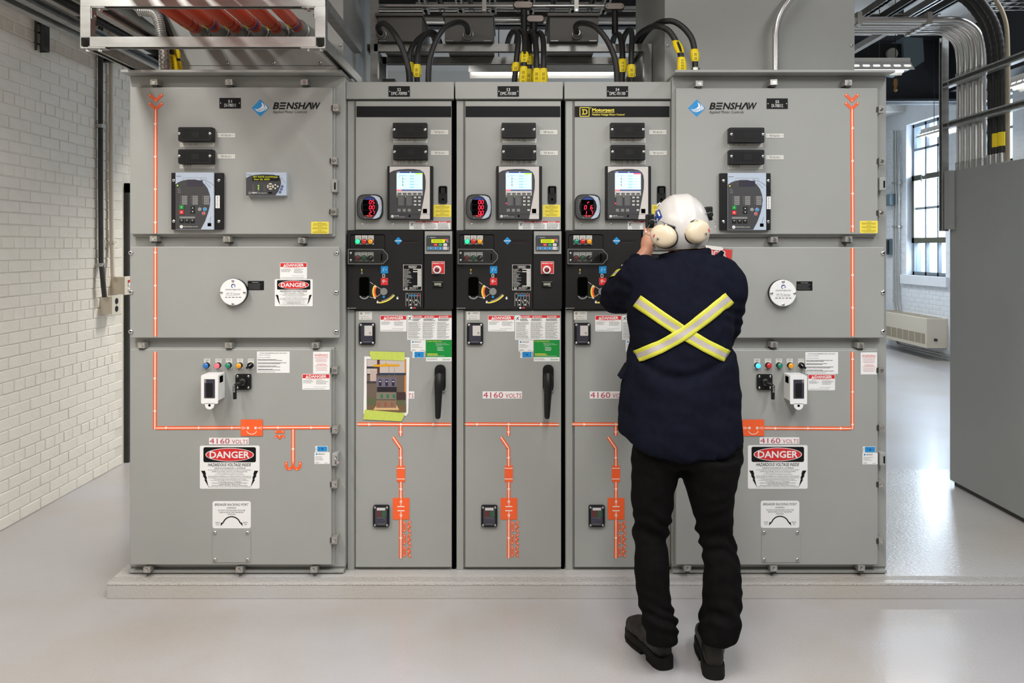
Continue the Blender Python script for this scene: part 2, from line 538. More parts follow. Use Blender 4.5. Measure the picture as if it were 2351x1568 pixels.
def sash(n, y0, y1):
    t = thing('window_%d' % n, 'tall sash window', 'window', (XR, (y0 + y1) / 2, WZ0))
    t['kind'] = 'structure'
    del t['category']
    x0, x1 = XR + 0.10, XR + 0.17
    b = MB()
    for a, c, z0, z1 in ((y0, y0 + .05, WZ0, WZ1), (y1 - .05, y1, WZ0, WZ1), (y0, y1, WZ0, WZ0 + .05), (y0, y1, WZ1 - .05, WZ1)):
        b.box(x0, x1 + .04, a, c, z0, z1, frame_m)
    part('window_frame', b, t)
    zr = [1.66, 1.74, 2.62, 2.70]                 # rails of the swinging middle sash
    b = MB()
    for a, c, z0, z1 in ((y0 + .05, y0 + .12, zr[0], zr[3]), (y1 - .12, y1 - .05, zr[0], zr[3]), (y0 + .05, y1 - .05, zr[0], zr[1]), (y0 + .05, y1 - .05, zr[2], zr[3])):
        b.box(x0 - .04, x1, a, c, z0, z1, olive)
    sh = part('sash', b, t)
    b = MB(); b.tube([(x0 - .04, (y0 + y1) / 2 + .1, zr[3] - .02), (x0 - .10, (y0 + y1) / 2 + .1, zr[3] - .02), (x0 - .10, (y0 + y1) / 2 + .1, zr[3] - .12)], .012, chrome)
    part('sash_handle', b, sh)
    w3 = (y1 - y0 - .1) / 3
    for k in (1, 2):
        b = MB(); b.box(x0, x1 - .02, y0 + .05 + w3 * k - .02, y0 + .05 + w3 * k + .02, WZ0, WZ1, frame_m)
        part('glazing_bar', b, t)
    for z in (2.19, 3.1):
        b = MB(); b.box(x0, x1 - .02, y0 + .05, y1 - .05, z - .018, z + .018, frame_m)
        part('glazing_bar', b, t)
    zz = [WZ0 + .05, zr[0], 2.19, 2.66, 3.1, WZ1 - .05]
    for k in range(3):
        for j in range(5):
            b = MB(); b.box(x1 - .035, x1 - .03, y0 + .05 + w3 * k, y0 + .05 + w3 * (k + 1), zz[j], zz[j + 1], pane_m)
            part('pane', b, t)
    b = MB(); b.box(XR - .05, XR + .2, y0 - .1, y1 + .1, WZ0 - .14, WZ0, brickw)
    part('window_sill', b, t)
sash(1, *W1)
sash(2, *W2)
# ---- black steel beams under the white ceiling
for nm, a in (('trim_1', (2.0, XR, 10.5, 10.8, 3.5, ZC)), ('trim_2', (XR - .45, XR, 3.0, 10.5, 3.62, ZC)), ('trim_3', (XL, 2.2, 6.9, 7.15, 3.52, ZC)), ('trim_4', (XL, XR, 12.6, 13.4, 3.72, ZC))):
    b = MB()
    if nm in ('trim_1', 'trim_3'):
        x0, x1, y0, y1, z0, z1 = a
        b.box(x0, x1, y0, y1, z0, z0 + .03, steelbeam).box(x0, x1, (y0 + y1) / 2 - .02, (y0 + y1) / 2 + .02, z0, z1, steelbeam).box(x0, x1, y0, y1, z1 - .03, z1, steelbeam)
    else:
        b.box(*a, steelbeam if nm == 'trim_2' else plaster)
    structure(nm, b)
# ---- raised pad under the switchgear
PZ = 0.075
pad = thing('equipment_pad', 'low grey epoxy coated concrete pad carrying the switchgear row', 'pad', (1.4, 4.5, 0))
b = MB(); b.box(-1.826, 4.6, 3.632, 5.48, 0, PZ - .004, pad_m); b.box(-1.826, 4.6, 3.70, 5.48, PZ - .004, PZ, pad_m); part('slab', b, pad, bevel=0.004)
b = MB()
n = 8
rs = []
for x in [-1.826 + 6.426 * i / 40 for i in range(41)]:
    rs.append([Vector((x, 3.63, PZ - .012))] + [Vector((x, 3.63 + .072 * math.sin(PI / 2 * k / n) ** 1.6 * (k / n) ** .5, PZ - .0115 + .0105 * math.sin(PI / 2 * (k / n) ** .6))) for k in range(1, n + 1)] + [Vector((x, 3.70, PZ - .012))])
b.rings(rs, edge_m); part('trowelled_edge', b, pad, smooth=True, ang=50)
# stair of small chips on the pad's front edge
# ---- left wall electrics
def wall_pt(px, py, gap=0.03):     # on the left wall
    y = (XL + gap) * F / (px - CX)
    return at(px, py, y)
c1 = thing('conduit', 'dark grey steel conduit down the brick wall to the double socket', 'conduit', wall_pt(232, 680), 'conduits on the brick wall')
b = MB(); b.tube([wall_pt(231, 60), wall_pt(231, 400), wall_pt(232, 600), wall_pt(236, 640, .05), wall_pt(240, 682, .055)], 0.017, darkst)
part('pipe', b, c1, smooth=True)
for py in (290, 608):
    p = wall_pt(232, py)
    b = MB(); b.box(p.x - .03, p.x + .02, p.y - .03, p.y + .03, p.z - .012, p.z + .012, nick)
    part('strap', b, c1)
c2 = thing('conduit', 'beige painted conduit down the brick wall to the light switch', 'conduit', wall_pt(258, 640), 'conduits on the brick wall')
b = MB(); b.tube([wall_pt(255, 60), wall_pt(255, 400), wall_pt(257, 560), wall_pt(259, 625, .05), wall_pt(260, 636, .055)], 0.016, beige)
part('pipe', b, c2, smooth=True)
b = MB(); p = wall_pt(257, 556); b.box(p.x - .03, p.x + .022, p.y - .024, p.y + .024, p.z - .01, p.z + .01, beige)
part('strap', b, c2)
p0 = wall_pt(238, 700, 0.0)
so = thing('socket_outlet', 'beige double socket box on the brick wall at the end of the dark conduit', 'socket', (XL, p0.y, p0.z))
b = MB(); b.box(XL, XL + .085, p0.y - .055, p0.y + .055, p0.z - .062, p0.z + .062, beige); part('back_box', b, so, bevel=.004)
b = MB(); b.box(XL + .085, XL + .09, p0.y - .062, p0.y + .062, p0.z - .068, p0.z + .068, beige)
fp = part('cover_plate', b, so)
for dz in (-.027, .027):
    b = MB(); b.cyl((XL + .09, p0.y, p0.z + dz), (1, 0, 0), .021, .003, black); part('receptacle', b, so)
p0 = wall_pt(262, 655, 0.0)
sw = thing('light_switch', 'beige switch box with a red marked double switch beside the beige conduit', 'switch', (XL, p0.y, p0.z))
b = MB(); b.box(XL, XL + .10, p0.y - .055, p0.y + .055, p0.z - .062, p0.z + .062, beige); part('back_box', b, sw, bevel=.004)
b = MB(); b.box(XL + .10, XL + .105, p0.y - .06, p0.y + .06, p0.z - .066, p0.z + .066, beige); part('cover_plate', b, sw)
for dz, m in ((.03, red), (.008, white), (-.03, white)):
    b = MB(); b.box(XL + .105, XL + .112, p0.y - .012, p0.y + .012, p0.z + dz - .008, p0.z + dz + .008, m); part('rocker', b, sw)
# ---- right wall: conduits, junction box, convector heater
def rw(px, py, gap=0.04):
    y = (XR - gap) * F / (px - CX)
    return at(px, py, y)
for k, px in enumerate((2052, 2058, 2064)):
    lab = ['slim wall conduit nearest the cabinet edge left of the tall window', 'middle slim wall conduit left of the tall window', 'slim wall conduit closest to the tall window frame'][k]
    t = thing('wall_conduit', lab, 'conduit', rw(px, 712), 'slim conduits left of the window')
    b = MB(); b.tube([rw(px, 300), rw(px, 690), rw(px + 3, 712)], .016, pipe_m); part('pipe', b, t, smooth=True)
    for py in (420, 520):
        q = rw(px, py); b = MB(); b.box(q.x - .02, q.x + .04, q.y - .03, q.y + .03, q.z - .012, q.z + .012, nick); part('strap', b, t)
p0 = rw(2054, 459, 0)
t = thing('junction_box', 'square blue grey junction box on the conduits by the tall window', 'junction box', (XR, p0.y, p0.z))
b = MB(); b.box(XR - .12, XR, p0.y - .12, p0.y + .12, p0.z - .09, p0.z + .09, unith); part('body', b, t, bevel=.004)
b = MB(); b.box(XR - .128, XR - .12, p0.y - .115, p0.y + .115, p0.z - .085, p0.z + .085, unith); part('lid', b, t)
p0 = rw(2046, 567, 0)
t = thing('wall_controller', 'small dark wall controller beside the cabinet edge', 'controller', (XR, p0.y, p0.z))
b = MB(); b.box(XR - .06, XR, p0.y - .07, p0.y + .1, p0.z - .13, p0.z + .13, unith); part('body', b, t)
b = MB(); b.box(XR - .075, XR - .06, p0.y - .06, p0.y - .0, p0.z - .11, p0.z + .11, black); part('display', b, t)
hy0, hy1 = XR * F / (2166 - CX) - .12, XR * F / (2056 - CX)
hx = XR - .30
zt = H - (712 - CY) * hy1 / F
t = thing('convector_heater', 'beige wall heater with a brown slotted grille under the window', 'heater', (XR, (hy0 + hy1) / 2, zt - .42))
b = MB(); b.box(hx, XR, hy0, hy1, zt - .42, zt, beige); part('casing', b, t, bevel=.006)
b = MB(); b.box(hx + .03, XR - .05, hy0 + .04, hy1 - .04, zt, zt + .004, beiged); part('top_grille', b, t)
b = MB(); b.box(hx - .004, hx, hy0 + .05, hy1 - .05, zt - .36, zt - .22, beiged)
g = part('outlet_grille', b, t)
for k in range(8):
    yy = hy0 + .05 + (hy1 - hy0 - .1) * (k + .5) / 8
    b = MB(); b.box(hx - .008, hx - .004, yy - .006, yy + .006, zt - .36, zt - .22, beige); part('fin', b, g)
b = MB(); b.cyl((hx + .12, hy0, zt - .3), (0, -1, 0), .02, .03, darkst); part('knob', b, t)
t = thing('low_conduit', 'thin conduit curving along the wall just under the beige heater', 'conduit', rw(2090, 780, .03))
b = MB(); b.tube(spline([rw(2058, 782, .03), rw(2064, 792, .03), rw(2090, 798, .03), rw(2140, 809, .03), rw(2175, 817, .03), rw(2260, 838, .03)], 4), .018, pipe_m); part('pipe', b, t, smooth=True)

# ---- tall grey cabinet on the right edge
RX, RY1, RZ1 = 2.79, 5.137, 2.071
t = thing('side_cabinet', 'tall plain grey cabinet seen side on at the right edge of the room', 'cabinet', (3.2, 4.2, PZ))
b = MB(); b.box(RX, RX + .95, 3.72, RY1, PZ + .03, RZ1, greyr); part('enclosure', b, t, bevel=.005)
b = MB(); b.box(RX + .02, RX + .93, 3.74, RY1 - .02, PZ, PZ + .03, darkst); part('plinth', b, t)
b = MB(); b.box(RX - .035, RX - .001, RY1 - .06, RY1 - .0, 1.70, RZ1, greyr); part('corner_strip', b, t)
b = MB()
for z in (.4, 1.2, 1.9):
    b.cyl((RX + .3, 3.72, z), (0, -1, 0), .012, .012, nick)
part('front_bolts', b, t)
# ================================================================ SWITCHGEAR: shared small pieces
yB, yD, yC = 3.735, 3.69, 3.775
PB, PD, PC = Plane(yB), Plane(yD), Plane(yC)
b = MB()
b.box(-.016, .016, -.055, 0, -.0125, .0125, nick)
b.box(-.010, .012, -.050, -.001, -.020, -.0125, darkst)
b.box(-.004, .004, -.0555, -.054, .002, .008, hole)
CLAMP = mesh_of('clamp', b)
b = MB(); b.cyl((0, 0, 0), (0, -1, 0), .0058, .006, chrome, 6); b.cyl((0, 0, 0), (0, -1, 0), .0085, .0015, chrome, 14)
BOLT = mesh_of('bolt', b)
b = MB(); b.lathe((0, 0, 0), (0, -1, 0), [(.0115, 0), (.0115, .003), (.008, .0075), (.003, .009)], chrome, 16); b.box(-.003, .003, -.0095, -.008, -.003, .003, hole)
BBOLT = mesh_of('button_bolt', b, True)
b = MB(); b.lathe((0, 0, 0), (0, -1, 0), [(.0062, 0), (.0062, .002), (.003, .004)], chrome, 12); b.box(-.0045, .0045, -.0042, -.0035, -.0007, .0007, hole)
SCREW = mesh_of('screw', b, True)
def clamp(par, px, py, side=False, y=None, flip=1):
    p = at(px, py, (y or yB) - .05)
    p.y = y or yB
    o = inst('clamp', CLAMP, p, par, (0, (PI / 2 if side else 0) + R.uniform(-.05, .05), 0))
    inst('bolt', BOLT, p + Vector((.001, -.055, -.002)), o, (0, R.random(), 0))
def screws(par, P, pts, off=0.0, me=None, name='screw', sc=1.0):
    for px, py in pts:
        inst(name, me or SCREW, (P.x(px), P.y - off, P.z(py)), par, (0, R.random() * 3, 0), (sc, sc, sc))
# ---- labels: each one thin plate with its print
def lab_nameplate(P, x0, y0, x1, y1, l1, l2):
    b = MB(); b.pr(P, x0, y0, x1, y1, ink, .0015)
    cx = (x0 + x1) / 2
    b.tx(P, l1, cx - 4.2, y0 + 4.5, cx + 4.2, y0 + 11, white, .002)
    wd = 18 if len(l2) > 9 else 13
    b.tx(P, l2, cx - wd, y0 + 13, cx + wd, y0 + 20.5, white, .002)
    for q in (x0 + 3, x1 - 3): b.pc(P, q, (y0 + y1) / 2, 1.1, white, .002, n=8)
    return b
def lab_danger_small(P, x0, y0, x1, y1):
    h = (y1 - y0)
    b = MB(); b.prr(P, x0, y0, x1, y1, 2, white, 0, .001)
    b.pr(P, x0 + 1, y0 + 1, x1 - 1, y0 + h * .27, red, .0003, .001)
    b.tx(P, 'DANGER', x0 + 15, y0 + 2.4, x1 - 7, y0 + h * .24, white, .0016, bold=.03)
    b.pp(P, [(x0 + 11, y0 + 2), (x0 + 14.5, y0 + h * .25), (x0 + 7.5, y0 + h * .25)], white, .0016)
    b.pq(P, x0 + 10.6, y0 + 4.5, x0 + 11.4, y0 + 7.5, red, .0018)
    b.micro(P, x0 + 9, y0 + h * .29, x1 - 9, y0 + h * .35, 1, red, .0014)
    b.micro(P, x0 + 2.5, y0 + h * .38, x0 + 27, y0 + h * .6, 3, inkg, .0014, ragged=.4)
    b.micro(P, x0 + 32, y0 + h * .38, x1 - 3, y0 + h * .66, 4, inkg, .0014, ragged=.4)
    b.micro(P, x0 + 27, y0 + h * .8, x1 - 3, y0 + h * .84, 1, inkg, .0014)
    b.micro(P, x0 + 2.5, y0 + h * .9, x1 - 5, y0 + h * .96, 1, inkg, .0014)
    return b
def bolt_sym(P, x, y, s, m, flip=1, off=.0014):
    pts = [(0, 0), (8, 0), (10.5, 5), (9.2, 5.2), (12.4, 10.2), (11, 10.5), (15.5, 22), (6.6, 12), (8.4, 11.6), (3.4, 6.6), (5, 6.2)]
    return [(x + flip * a * s * .66, y + q * s) for a, q in pts]
def lab_danger_big(P, x0, y0, x1, y1):
    wd, h = x1 - x0, y1 - y0
    X = lambda f: x0 + f * wd
    Y = lambda f: y0 + f * h
    b = MB(); b.prr(P, x0, y0, x1, y1, 3.5 * wd / 137, white, 0, .001)
    b.prr(P, X(.06), Y(.035), X(.94), Y(.385), 4 * wd / 137, ink, .001, .0003)
    b.pc(P, X(.5), Y(.21), wd * .405, white, .0015, n=48, ry=h * .155)
    b.pc(P, X(.5), Y(.21), wd * .392, red, .0019, n=48, ry=h * .143)
    b.tx(P, 'DANGER', X(.165), Y(.13), X(.835), Y(.29), white, .0023, bold=.02)
    b.tx(P, 'HAZARDOUS VOLTAGE INSIDE', X(.135), Y(.405), X(.86), Y(.48), ink, .0014, shear=.25, bold=.012)
    b.tx(P, 'TENSION DANGEREUSE \u00c0 L\u2019INT\u00c9RIEUR', X(.24), Y(.495), X(.765), Y(.54), ink, .0014, shear=.25)
    L = ['DO NOT REMOVE COVERS, OPEN DOORS OR WORK ON THIS EQUIPMENT', 'UNLESS YOU COMPLY WITH ALL OF THE FOLLOWING:', '1. Electric voltage & power has been turned off.', '2. You are qualified & knowledgeable of this equipment.',
         'NE PAS ENLEVER LES PANNEAUX OU OUVRIR LES PORTES OU TRAVAILLER SUR', 'CET \u00c9QUIPEMENT, SI VOUS N\u2019\u00caTES PAS CONFORME AUX DIRECTIVES SUIVANTES:', '1. La source de courant doit \u00eatre hors circuit.', '2. Vous devez \u00eatre qualifi\u00e9 et avoir une connaissance de cet \u00e9quipement.',
         'CUT OFF POWER - LOCK OUT - TAG PROPERLY', 'GROUND ALL CIRCUITS BEFORE WORKING ON THIS EQUIPMENT', 'USE PROPER SAFETY PRECAUTIONS', 'METTRE HORS TENSION - CADENASSER - ETIQUETER CONVENABLEMENT', 'METTRE \u00c0 LA TERRE TOUS LES CIRCUITS AVANT DE TRAVAILLER SUR CET \u00c9QUIPEMENT']
    Wd = [.36, .3, .22, .25, .36, .36, .28, .32, .2, .3, .18, .3, .36]
    Z = [.555, .59, .625, .66, .70, .735, .765, .795, .83, .858, .885, .915, .945]
    for t, q, z in zip(L, Wd, Z):
        b.tx(P, t, X(.5 - q), Y(z), X(.5 + q), Y(z + .024), ink, .0014, shear=.1)
    s = h * .38 / 22
    b.pp(P, bolt_sym(P, X(.02), Y(.58), s, ink), ink, .0014)
    b.pp(P, bolt_sym(P, X(.98), Y(.58), s, ink, -1), ink, .0014)
    return b
def lab_racking(P, x0, y0, x1, y1):
    b = MB(); b.prr(P, x0, y0, x1, y1, 5, white, 0, .001)
    cx = (x0 + x1) / 2
    b.tx(P, 'BREAKER RACKING PORT', x0 + 5, y0 + 5, x1 - 5, y0 + 10.5, ink, .0014, shear=.3)
    b.tx(P, 'WARNING', cx - 10.5, y0 + 13.5, cx + 10.5, y0 + 17, ink, .0014, shear=.3)
    b.tx(P, 'DO NOT STOP RACKING WITH THE', cx - 31, y0 + 19.5, cx + 31, y0 + 22.5, ink, .0014)
    b.tx(P, 'INDICATOR IN THE TRANSPORT', cx - 28, y0 + 24, cx + 28, y0 + 27, ink, .0014)
    b.tx(P, 'POSITION.', cx - 9, y0 + 28.5, cx + 9, y0 + 31.5, ink, .0014)
    b.arc(P, cx, y0 + 56, 20.5, 200, 340, 2.6, ink, .0014)
    for s in (-1, 1):
        b.pp(P, [(cx + s * 16.5, y0 + 47.5), (cx + s * 24.5, y0 + 49.5), (cx + s * 25.5, y0 + 57)], ink, .0016)
    b.tx(P, 'RACK', x0 + 7, y0 + 47.5, x0 + 17, y0 + 50.5, ink, .0014); b.tx(P, 'OUT', x0 + 8, y0 + 52, x0 + 16, y0 + 55, ink, .0014)
    b.tx(P, 'RACK', x1 - 17, y0 + 47.5, x1 - 7, y0 + 50.5, ink, .0014); b.tx(P, 'IN', x1 - 14, y0 + 52, x1 - 10, y0 + 55, ink, .0014)
    return b
def lab_volts(P, x0, y0, x1, y1):
    wd, h = x1 - x0, y1 - y0
    b = MB(); b.pr(P, x0, y0, x1, y1, white, .0008)
    b.tx(P, '4160', x0 + wd * .015, y0 + h * .1, x0 + wd * .52, y1 - h * .1, crim, .0012)
    b.tx(P, 'VOLTS', x0 + wd * .58, y0 + h * .28, x0 + wd * .985, y1 - h * .1, crim, .0012)
    return b
def lab_yellow(P, x0, y0, x1, y1):
    b = MB(); b.prr(P, x0, y0, x1, y1, 1.5, yellow, 0, .0008)
    c = (x0 + x1) / 2
    for k, t in ((0, 'CAUTION'), (.33, 'ATTENTION'), (.67, 'CAUTION')):
        q = y0 + 1.5 + k * (y1 - y0 - 2)
        b.tx(P, t, c - 5, q, c + 5, q + 1.6, ink, .0012)
        b.micro(P, x0 + 3, q + 2.3, x1 - 3, q + 8, 3, ink, .0012, .3, True, .3)
    return b
def lab_warning(P, x0, y0, x1, y1):
    h = y1 - y0
    b = MB(); b.pr(P, x0, y0, x1, y1, white, .0008)
    b.tx(P, 'WARNING', x0 + 3.5, y0 + h * .1, x1 - 3.5, y0 + h * .22, red, .0012, shear=.25)
    b.pq(P, x0 + 3.5, y0 + h * .25, x1 - 3.5, y0 + h * .262, red, .0012)
    b.micro(P, x0 + 4, y0 + h * .3, x1 - 4, y0 + h * .5, 4, crim, .0012, .25, True)
    b.tx(P, 'ATTENTION', x0 + 8, y0 + h * .55, x1 - 8, y0 + h * .62, red, .0012, shear=.25)
    b.pq(P, x0 + 3.5, y0 + h * .64, x1 - 3.5, y0 + h * .652, red, .0012)
    b.micro(P, x0 + 4, y0 + h * .7, x1 - 4, y0 + h * .9, 4, crim, .0012, .25, True)
    return b
def lab_instr(P, x0, y0, x1, y1):
    h = y1 - y0
    b = MB(); b.pr(P, x0, y0, x1, y1, white, .0008)
    b.tx(P, 'TO RACK IN MAIN BREAKERS 52-708311 AND 52-708312', x0 + 6, y0 + h * .05, x1 - 6, y0 + h * .1, ink, .0012)
    for k, t in enumerate(('- OPEN BOTH 52 BREAKERS.', '- RACK OUT BOTH 52 BREAKERS.')):
        b.tx(P, t, x0 + 2, y0 + h * (.15 + .11 * k), x0 + 31, y0 + h * (.18 + .11 * k), ink, .0012)
    for k in range(4):
        b.micro(P, x0 + 2, y0 + h * (.355 + .15 * k), x1 - 6, y0 + h * (.355 + .15 * k) + 4.2, 2, ink, .0012, .55, ragged=.5)
    b.micro(P, x0 + 2, y0 + h * .93, x1 - 24, y0 + h * .97, 1, ink, .0012)
    return b
def lab_blue(P, x0, y0, x1, y1):
    b = MB(); b.pr(P, x0, y0, x1, y1, white, .0006)
    b.pq(P, x0 + 4.5, y0 + .8, x1 - .8, y1 - .8, blue, .001)
    b.pc(P, (x0 + x1) / 2 + 2, (y0 + y1) / 2, 2.2, navy, .0013, n=12)
    b.line(P, [(x0 + 8, y1 - 3), (x0 + 11, y0 + 3)], .6, navy, .0013)
    b.micro(P, x0 + .8, y0 + 3, x0 + 3.4, y1 - 3, 3, inkg, .001)
    return b
def diamond(b, P, cx, cy, r, off=.0006, waves=True):
    b.pp(P, [(cx - r, cy), (cx - r * .08, cy - r * .93), (cx, cy - r), (cx + r * .08, cy - r * .93), (cx + r, cy), (cx, cy + r)], blue, off)
    if not waves: return
    s = r / 20.0
    for pts in ([(2, -14), (7, -9), (9, -2), (3, 2), (-8, 5), (-15, 1.5), (-7, 3), (0, 0), (4, -5)],
                [(7, -12), (12, -6), (13, -1), (6, 4), (-6, 7.5), (-12, 6), (-4, 5.6), (4, 3), (10, -2), (10.5, -6)],
                [(11, -8), (15.5, -2), (16.5, 1), (12, 4), (2, 8.5), (-8, 9), (0, 7), (8, 4), (13.5, .5), (13.5, -3)]):
        b.pp(P, [(cx + x * s, cy + y * s) for x, y in pts], white, off + .0004)
def lab_white(P, x0, y0, x1, y1):
    h = y1 - y0
    b = MB(); b.pr(P, x0, y0, x1, y1, white, .0006)
    diamond(b, P, x0 + 5, y0 + h * .16, 2.6, .001, False)
    b.tx(P, 'BENSHAW', x0 + 9, y0 + h * .09, x0 + 24, y0 + h * .22, ink, .001, shear=.2)
    b.micro(P, x0 + 2.5, y0 + h * .35, x1 - 4, y1 - h * .28, 3, inkg, .001, .3, ragged=.6)
    b.micro(P, x0 + 2.5, y0 + h * .82, x0 + 12, y1 - 1, 2, inkg, .001, .4)
    b.micro(P, x1 - 12, y0 + h * .88, x1 - 2, y1 - 1, 1, inkg, .001, .4)
    return b
def logo(P, cx, cy, tx0):
    b = MB()
    diamond(b, P, cx, cy, 20)
    b.tx(P, 'B', tx0, cy - 13, tx0 + 15, cy + 3, ink, .0008, shear=.25, bold=.03)
    for k in range(3): b.pp(P, [(tx0 + 18 - k * 1.5, cy - 13 + k * 6.3), (tx0 + 32 - k * 1.5, cy - 13 + k * 6.3), (tx0 + 31 - k * 1.5, cy - 9.6 + k * 6.3), (tx0 + 17 - k * 1.5, cy - 9.6 + k * 6.3)], ink, .0008)
    b.tx(P, 'NSH', tx0 + 31, cy - 13, tx0 + 76, cy + 3, ink, .0008, shear=.25, bold=.03)
    b.pp(P, [(tx0 + 72, cy + 3), (tx0 + 83, cy - 13), (tx0 + 88, cy - 13), (tx0 + 91, cy + 3), (tx0 + 87, cy + 3), (tx0 + 84.5, cy - 9), (tx0 + 76.5, cy + 3)], ink, .0008)
    b.tx(P, 'W', tx0 + 90, cy - 13, tx0 + 110, cy + 3, ink, .0008, shear=.25, bold=.03)
    b.tx(P, 'Applied Motor Controls', tx0, cy + 5.5, tx0 + 79, cy + 14, ink, .0008, shear=.2)
    return b
# ---- mimic diagram strips
def strip(b, P, pts, arrows=(), wd=8, inl=2.2):
    b.line(P, pts, wd, orange, 0, .002)
    b.line(P, pts, inl, cream, .0022)
    for x, y, dx, dy in arrows:
        b.pp(P, [(x + dx * 4, y + dy * 4), (x - dx * 3 - dy * 3.4, y - dy * 3 + dx * 3.4), (x - dx * 3 + dy * 3.4, y - dy * 3 - dx * 3.4)], cream, .0026)
    (a, c), (e, f) = pts[0], pts[-1]
    for x, y in ((a, c), (e, f)):
        b.pc(P, x, y, 1.3, cream, .0026, n=8)
    return b
def mimic(par, P, pts, arrows=(), label=None):
    b = MB(); strip(b, P, pts, arrows)
    return part('mimic_strip', b, par)
def chevron(b, P, cx, y0):
    b.pp(P, [(cx - 17, y0 + 4), (cx - 12, y0 - .5), (cx, y0 + 12), (cx + 12, y0 - .5), (cx + 17, y0 + 4), (cx + 1, y0 + 20), (cx - 1, y0 + 20)], orange, 0, .002)
    for x, y in ((cx - 13, y0 + 3), (cx + 13, y0 + 3), (cx, y0 + 16)): b.pc(P, x, y, 1.2, cream, .0024, n=8)
def ubend(b, P, cx, cy, r, wd, a0=0, a1=180):
    b.arc(P, cx, cy, r, a0, a1, wd, orange, 0, .002)

def test_block(par, P, yf, fx0, fy0, fx1, fy1, strip_r, strip_t, lab_r, lab_t, tag):
    Q = Plane(yf)                    # front face of the cover, well proud of the door
    t = MB(); t.box(Q.x(fx0), Q.x(fx1), yf + .006, P.y, Q.z(fy0), Q.z(fy1), black)
    o = part('test_block', t, par, bevel=.004)
    t = MB(); t.prr(Q, fx0 + 1, fy0 + 1, fx1 - 1, fy1 - 1, 2.5, black, -.006, .006)
    for k in range(9):
        y = fy0 + 6 + k * (fy1 - fy0 - 12) / 8
        t.pr(Q, fx0 + 9, y - .7, fx1 - 9, y + .7, black, .0016)
    t.pr(Q, fx0 + 32, fy0 + 11, fx0 + 50, fy0 + 24, blackm, .002)
    part('test_block_cover', t, o)
    screws(o, Q, [(fx0 + 3.5, (fy0 + fy1) / 2 - 1), (fx1 - 4, (fy0 + fy1) / 2 - 1)], .0, sc=1.0)
    t = MB(); x0, y0, x1, y1 = strip_r
    t.pr(P, x0, y0, x1, y1, offw, .0012)
    for q in (x0 + 3, x1 - 3): t.pc(P, q, (y0 + y1) / 2, 1, inkg, .0016, n=6)
    for s, a, c, e in strip_t:
        t.tx(P, s, a, y0 + (y1 - y0) * c, a + e, y0 + (y1 - y0) * (c + (.5 if c < .2 and len(strip_t) < 5 else .38)), ink, .0016)
    part('terminal_label', t, o)
    t = MB(); x0, y0, x1, y1 = lab_r
    t.pr(P, x0, y0, x1, y1, offw, .0016)
    t.tx(P, lab_t, x0 + 8, y0 + 2.6, x1 - 7, y1 - 2.4, ink, .002)
    for q in (x0 + 3, x1 - 3): t.pc(P, q, (y0 + y1) / 2, .9, inkg, .002, n=6)
    part('name_label', t, o)
    return o
def pushbutton(par, P, px, py, m, yp, knob=None, text=None, size=14, d=.02):
    t = MB()
    t.pr(P, px - size / 2, yp, px + size / 2, py + size * .53, offw, .001)
    if text:
        for k, s in enumerate(text):
            hh = 2.2
            wd = min(size - 2, 1.7 * len(s))
            t.tx(P, s, px - wd / 2, yp + 1.5 + k * 3, px + wd / 2, yp + 1.5 + k * 3 + hh, ink, .0014)
    o = part('legend_plate', t, par)
    t = MB()
    r = size * .5 * P.y / F
    c = (P.x(px), P.y - .001, P.z(py))
    if knob is None:
        t.lathe(c, (0, -1, 0), [(r, 0), (r, d * .6), (r * .86, d * .8)], black, 20)
        t.lathe(c, (0, -1, 0), [(r * .86, d * .3), (r * .86, d * .85), (r * .6, d), (r * .2, d * 1.04)], m, 20)
        part('indicator_lamp', t, o, smooth=True)
    else:
        t.lathe(c, (0, -1, 0), [(r, 0), (r, d * .5), (r * .9, d * .6)], black, 20)
        dx, dz = math.cos(knob), math.sin(knob)
        Lh, wh = r * 1.15, r * .3
        q = [(c[0] + dx * Lh * sx - dz * wh * sy, c[2] + dz * Lh * sx + dx * wh * sy) for sx, sy in ((1, 1), (1, -1), (-1, -1), (-1, 1))]
        t.prism(q, P.y - d * 1.4, P.y - d * .5, black)
        q = [(c[0] + dx * Lh * (.1 + .8 * sx) - dz * wh * .25 * sy, c[2] + dz * Lh * (.1 + .8 * sx) + dx * wh * .25 * sy) for sx, sy in ((1, 1), (1, -1), (0, -1), (0, 1))]
        t.poly([(x, P.y - d * 1.45, z) for x, z in q], white)
        part('selector_knob', t, o)
    return o
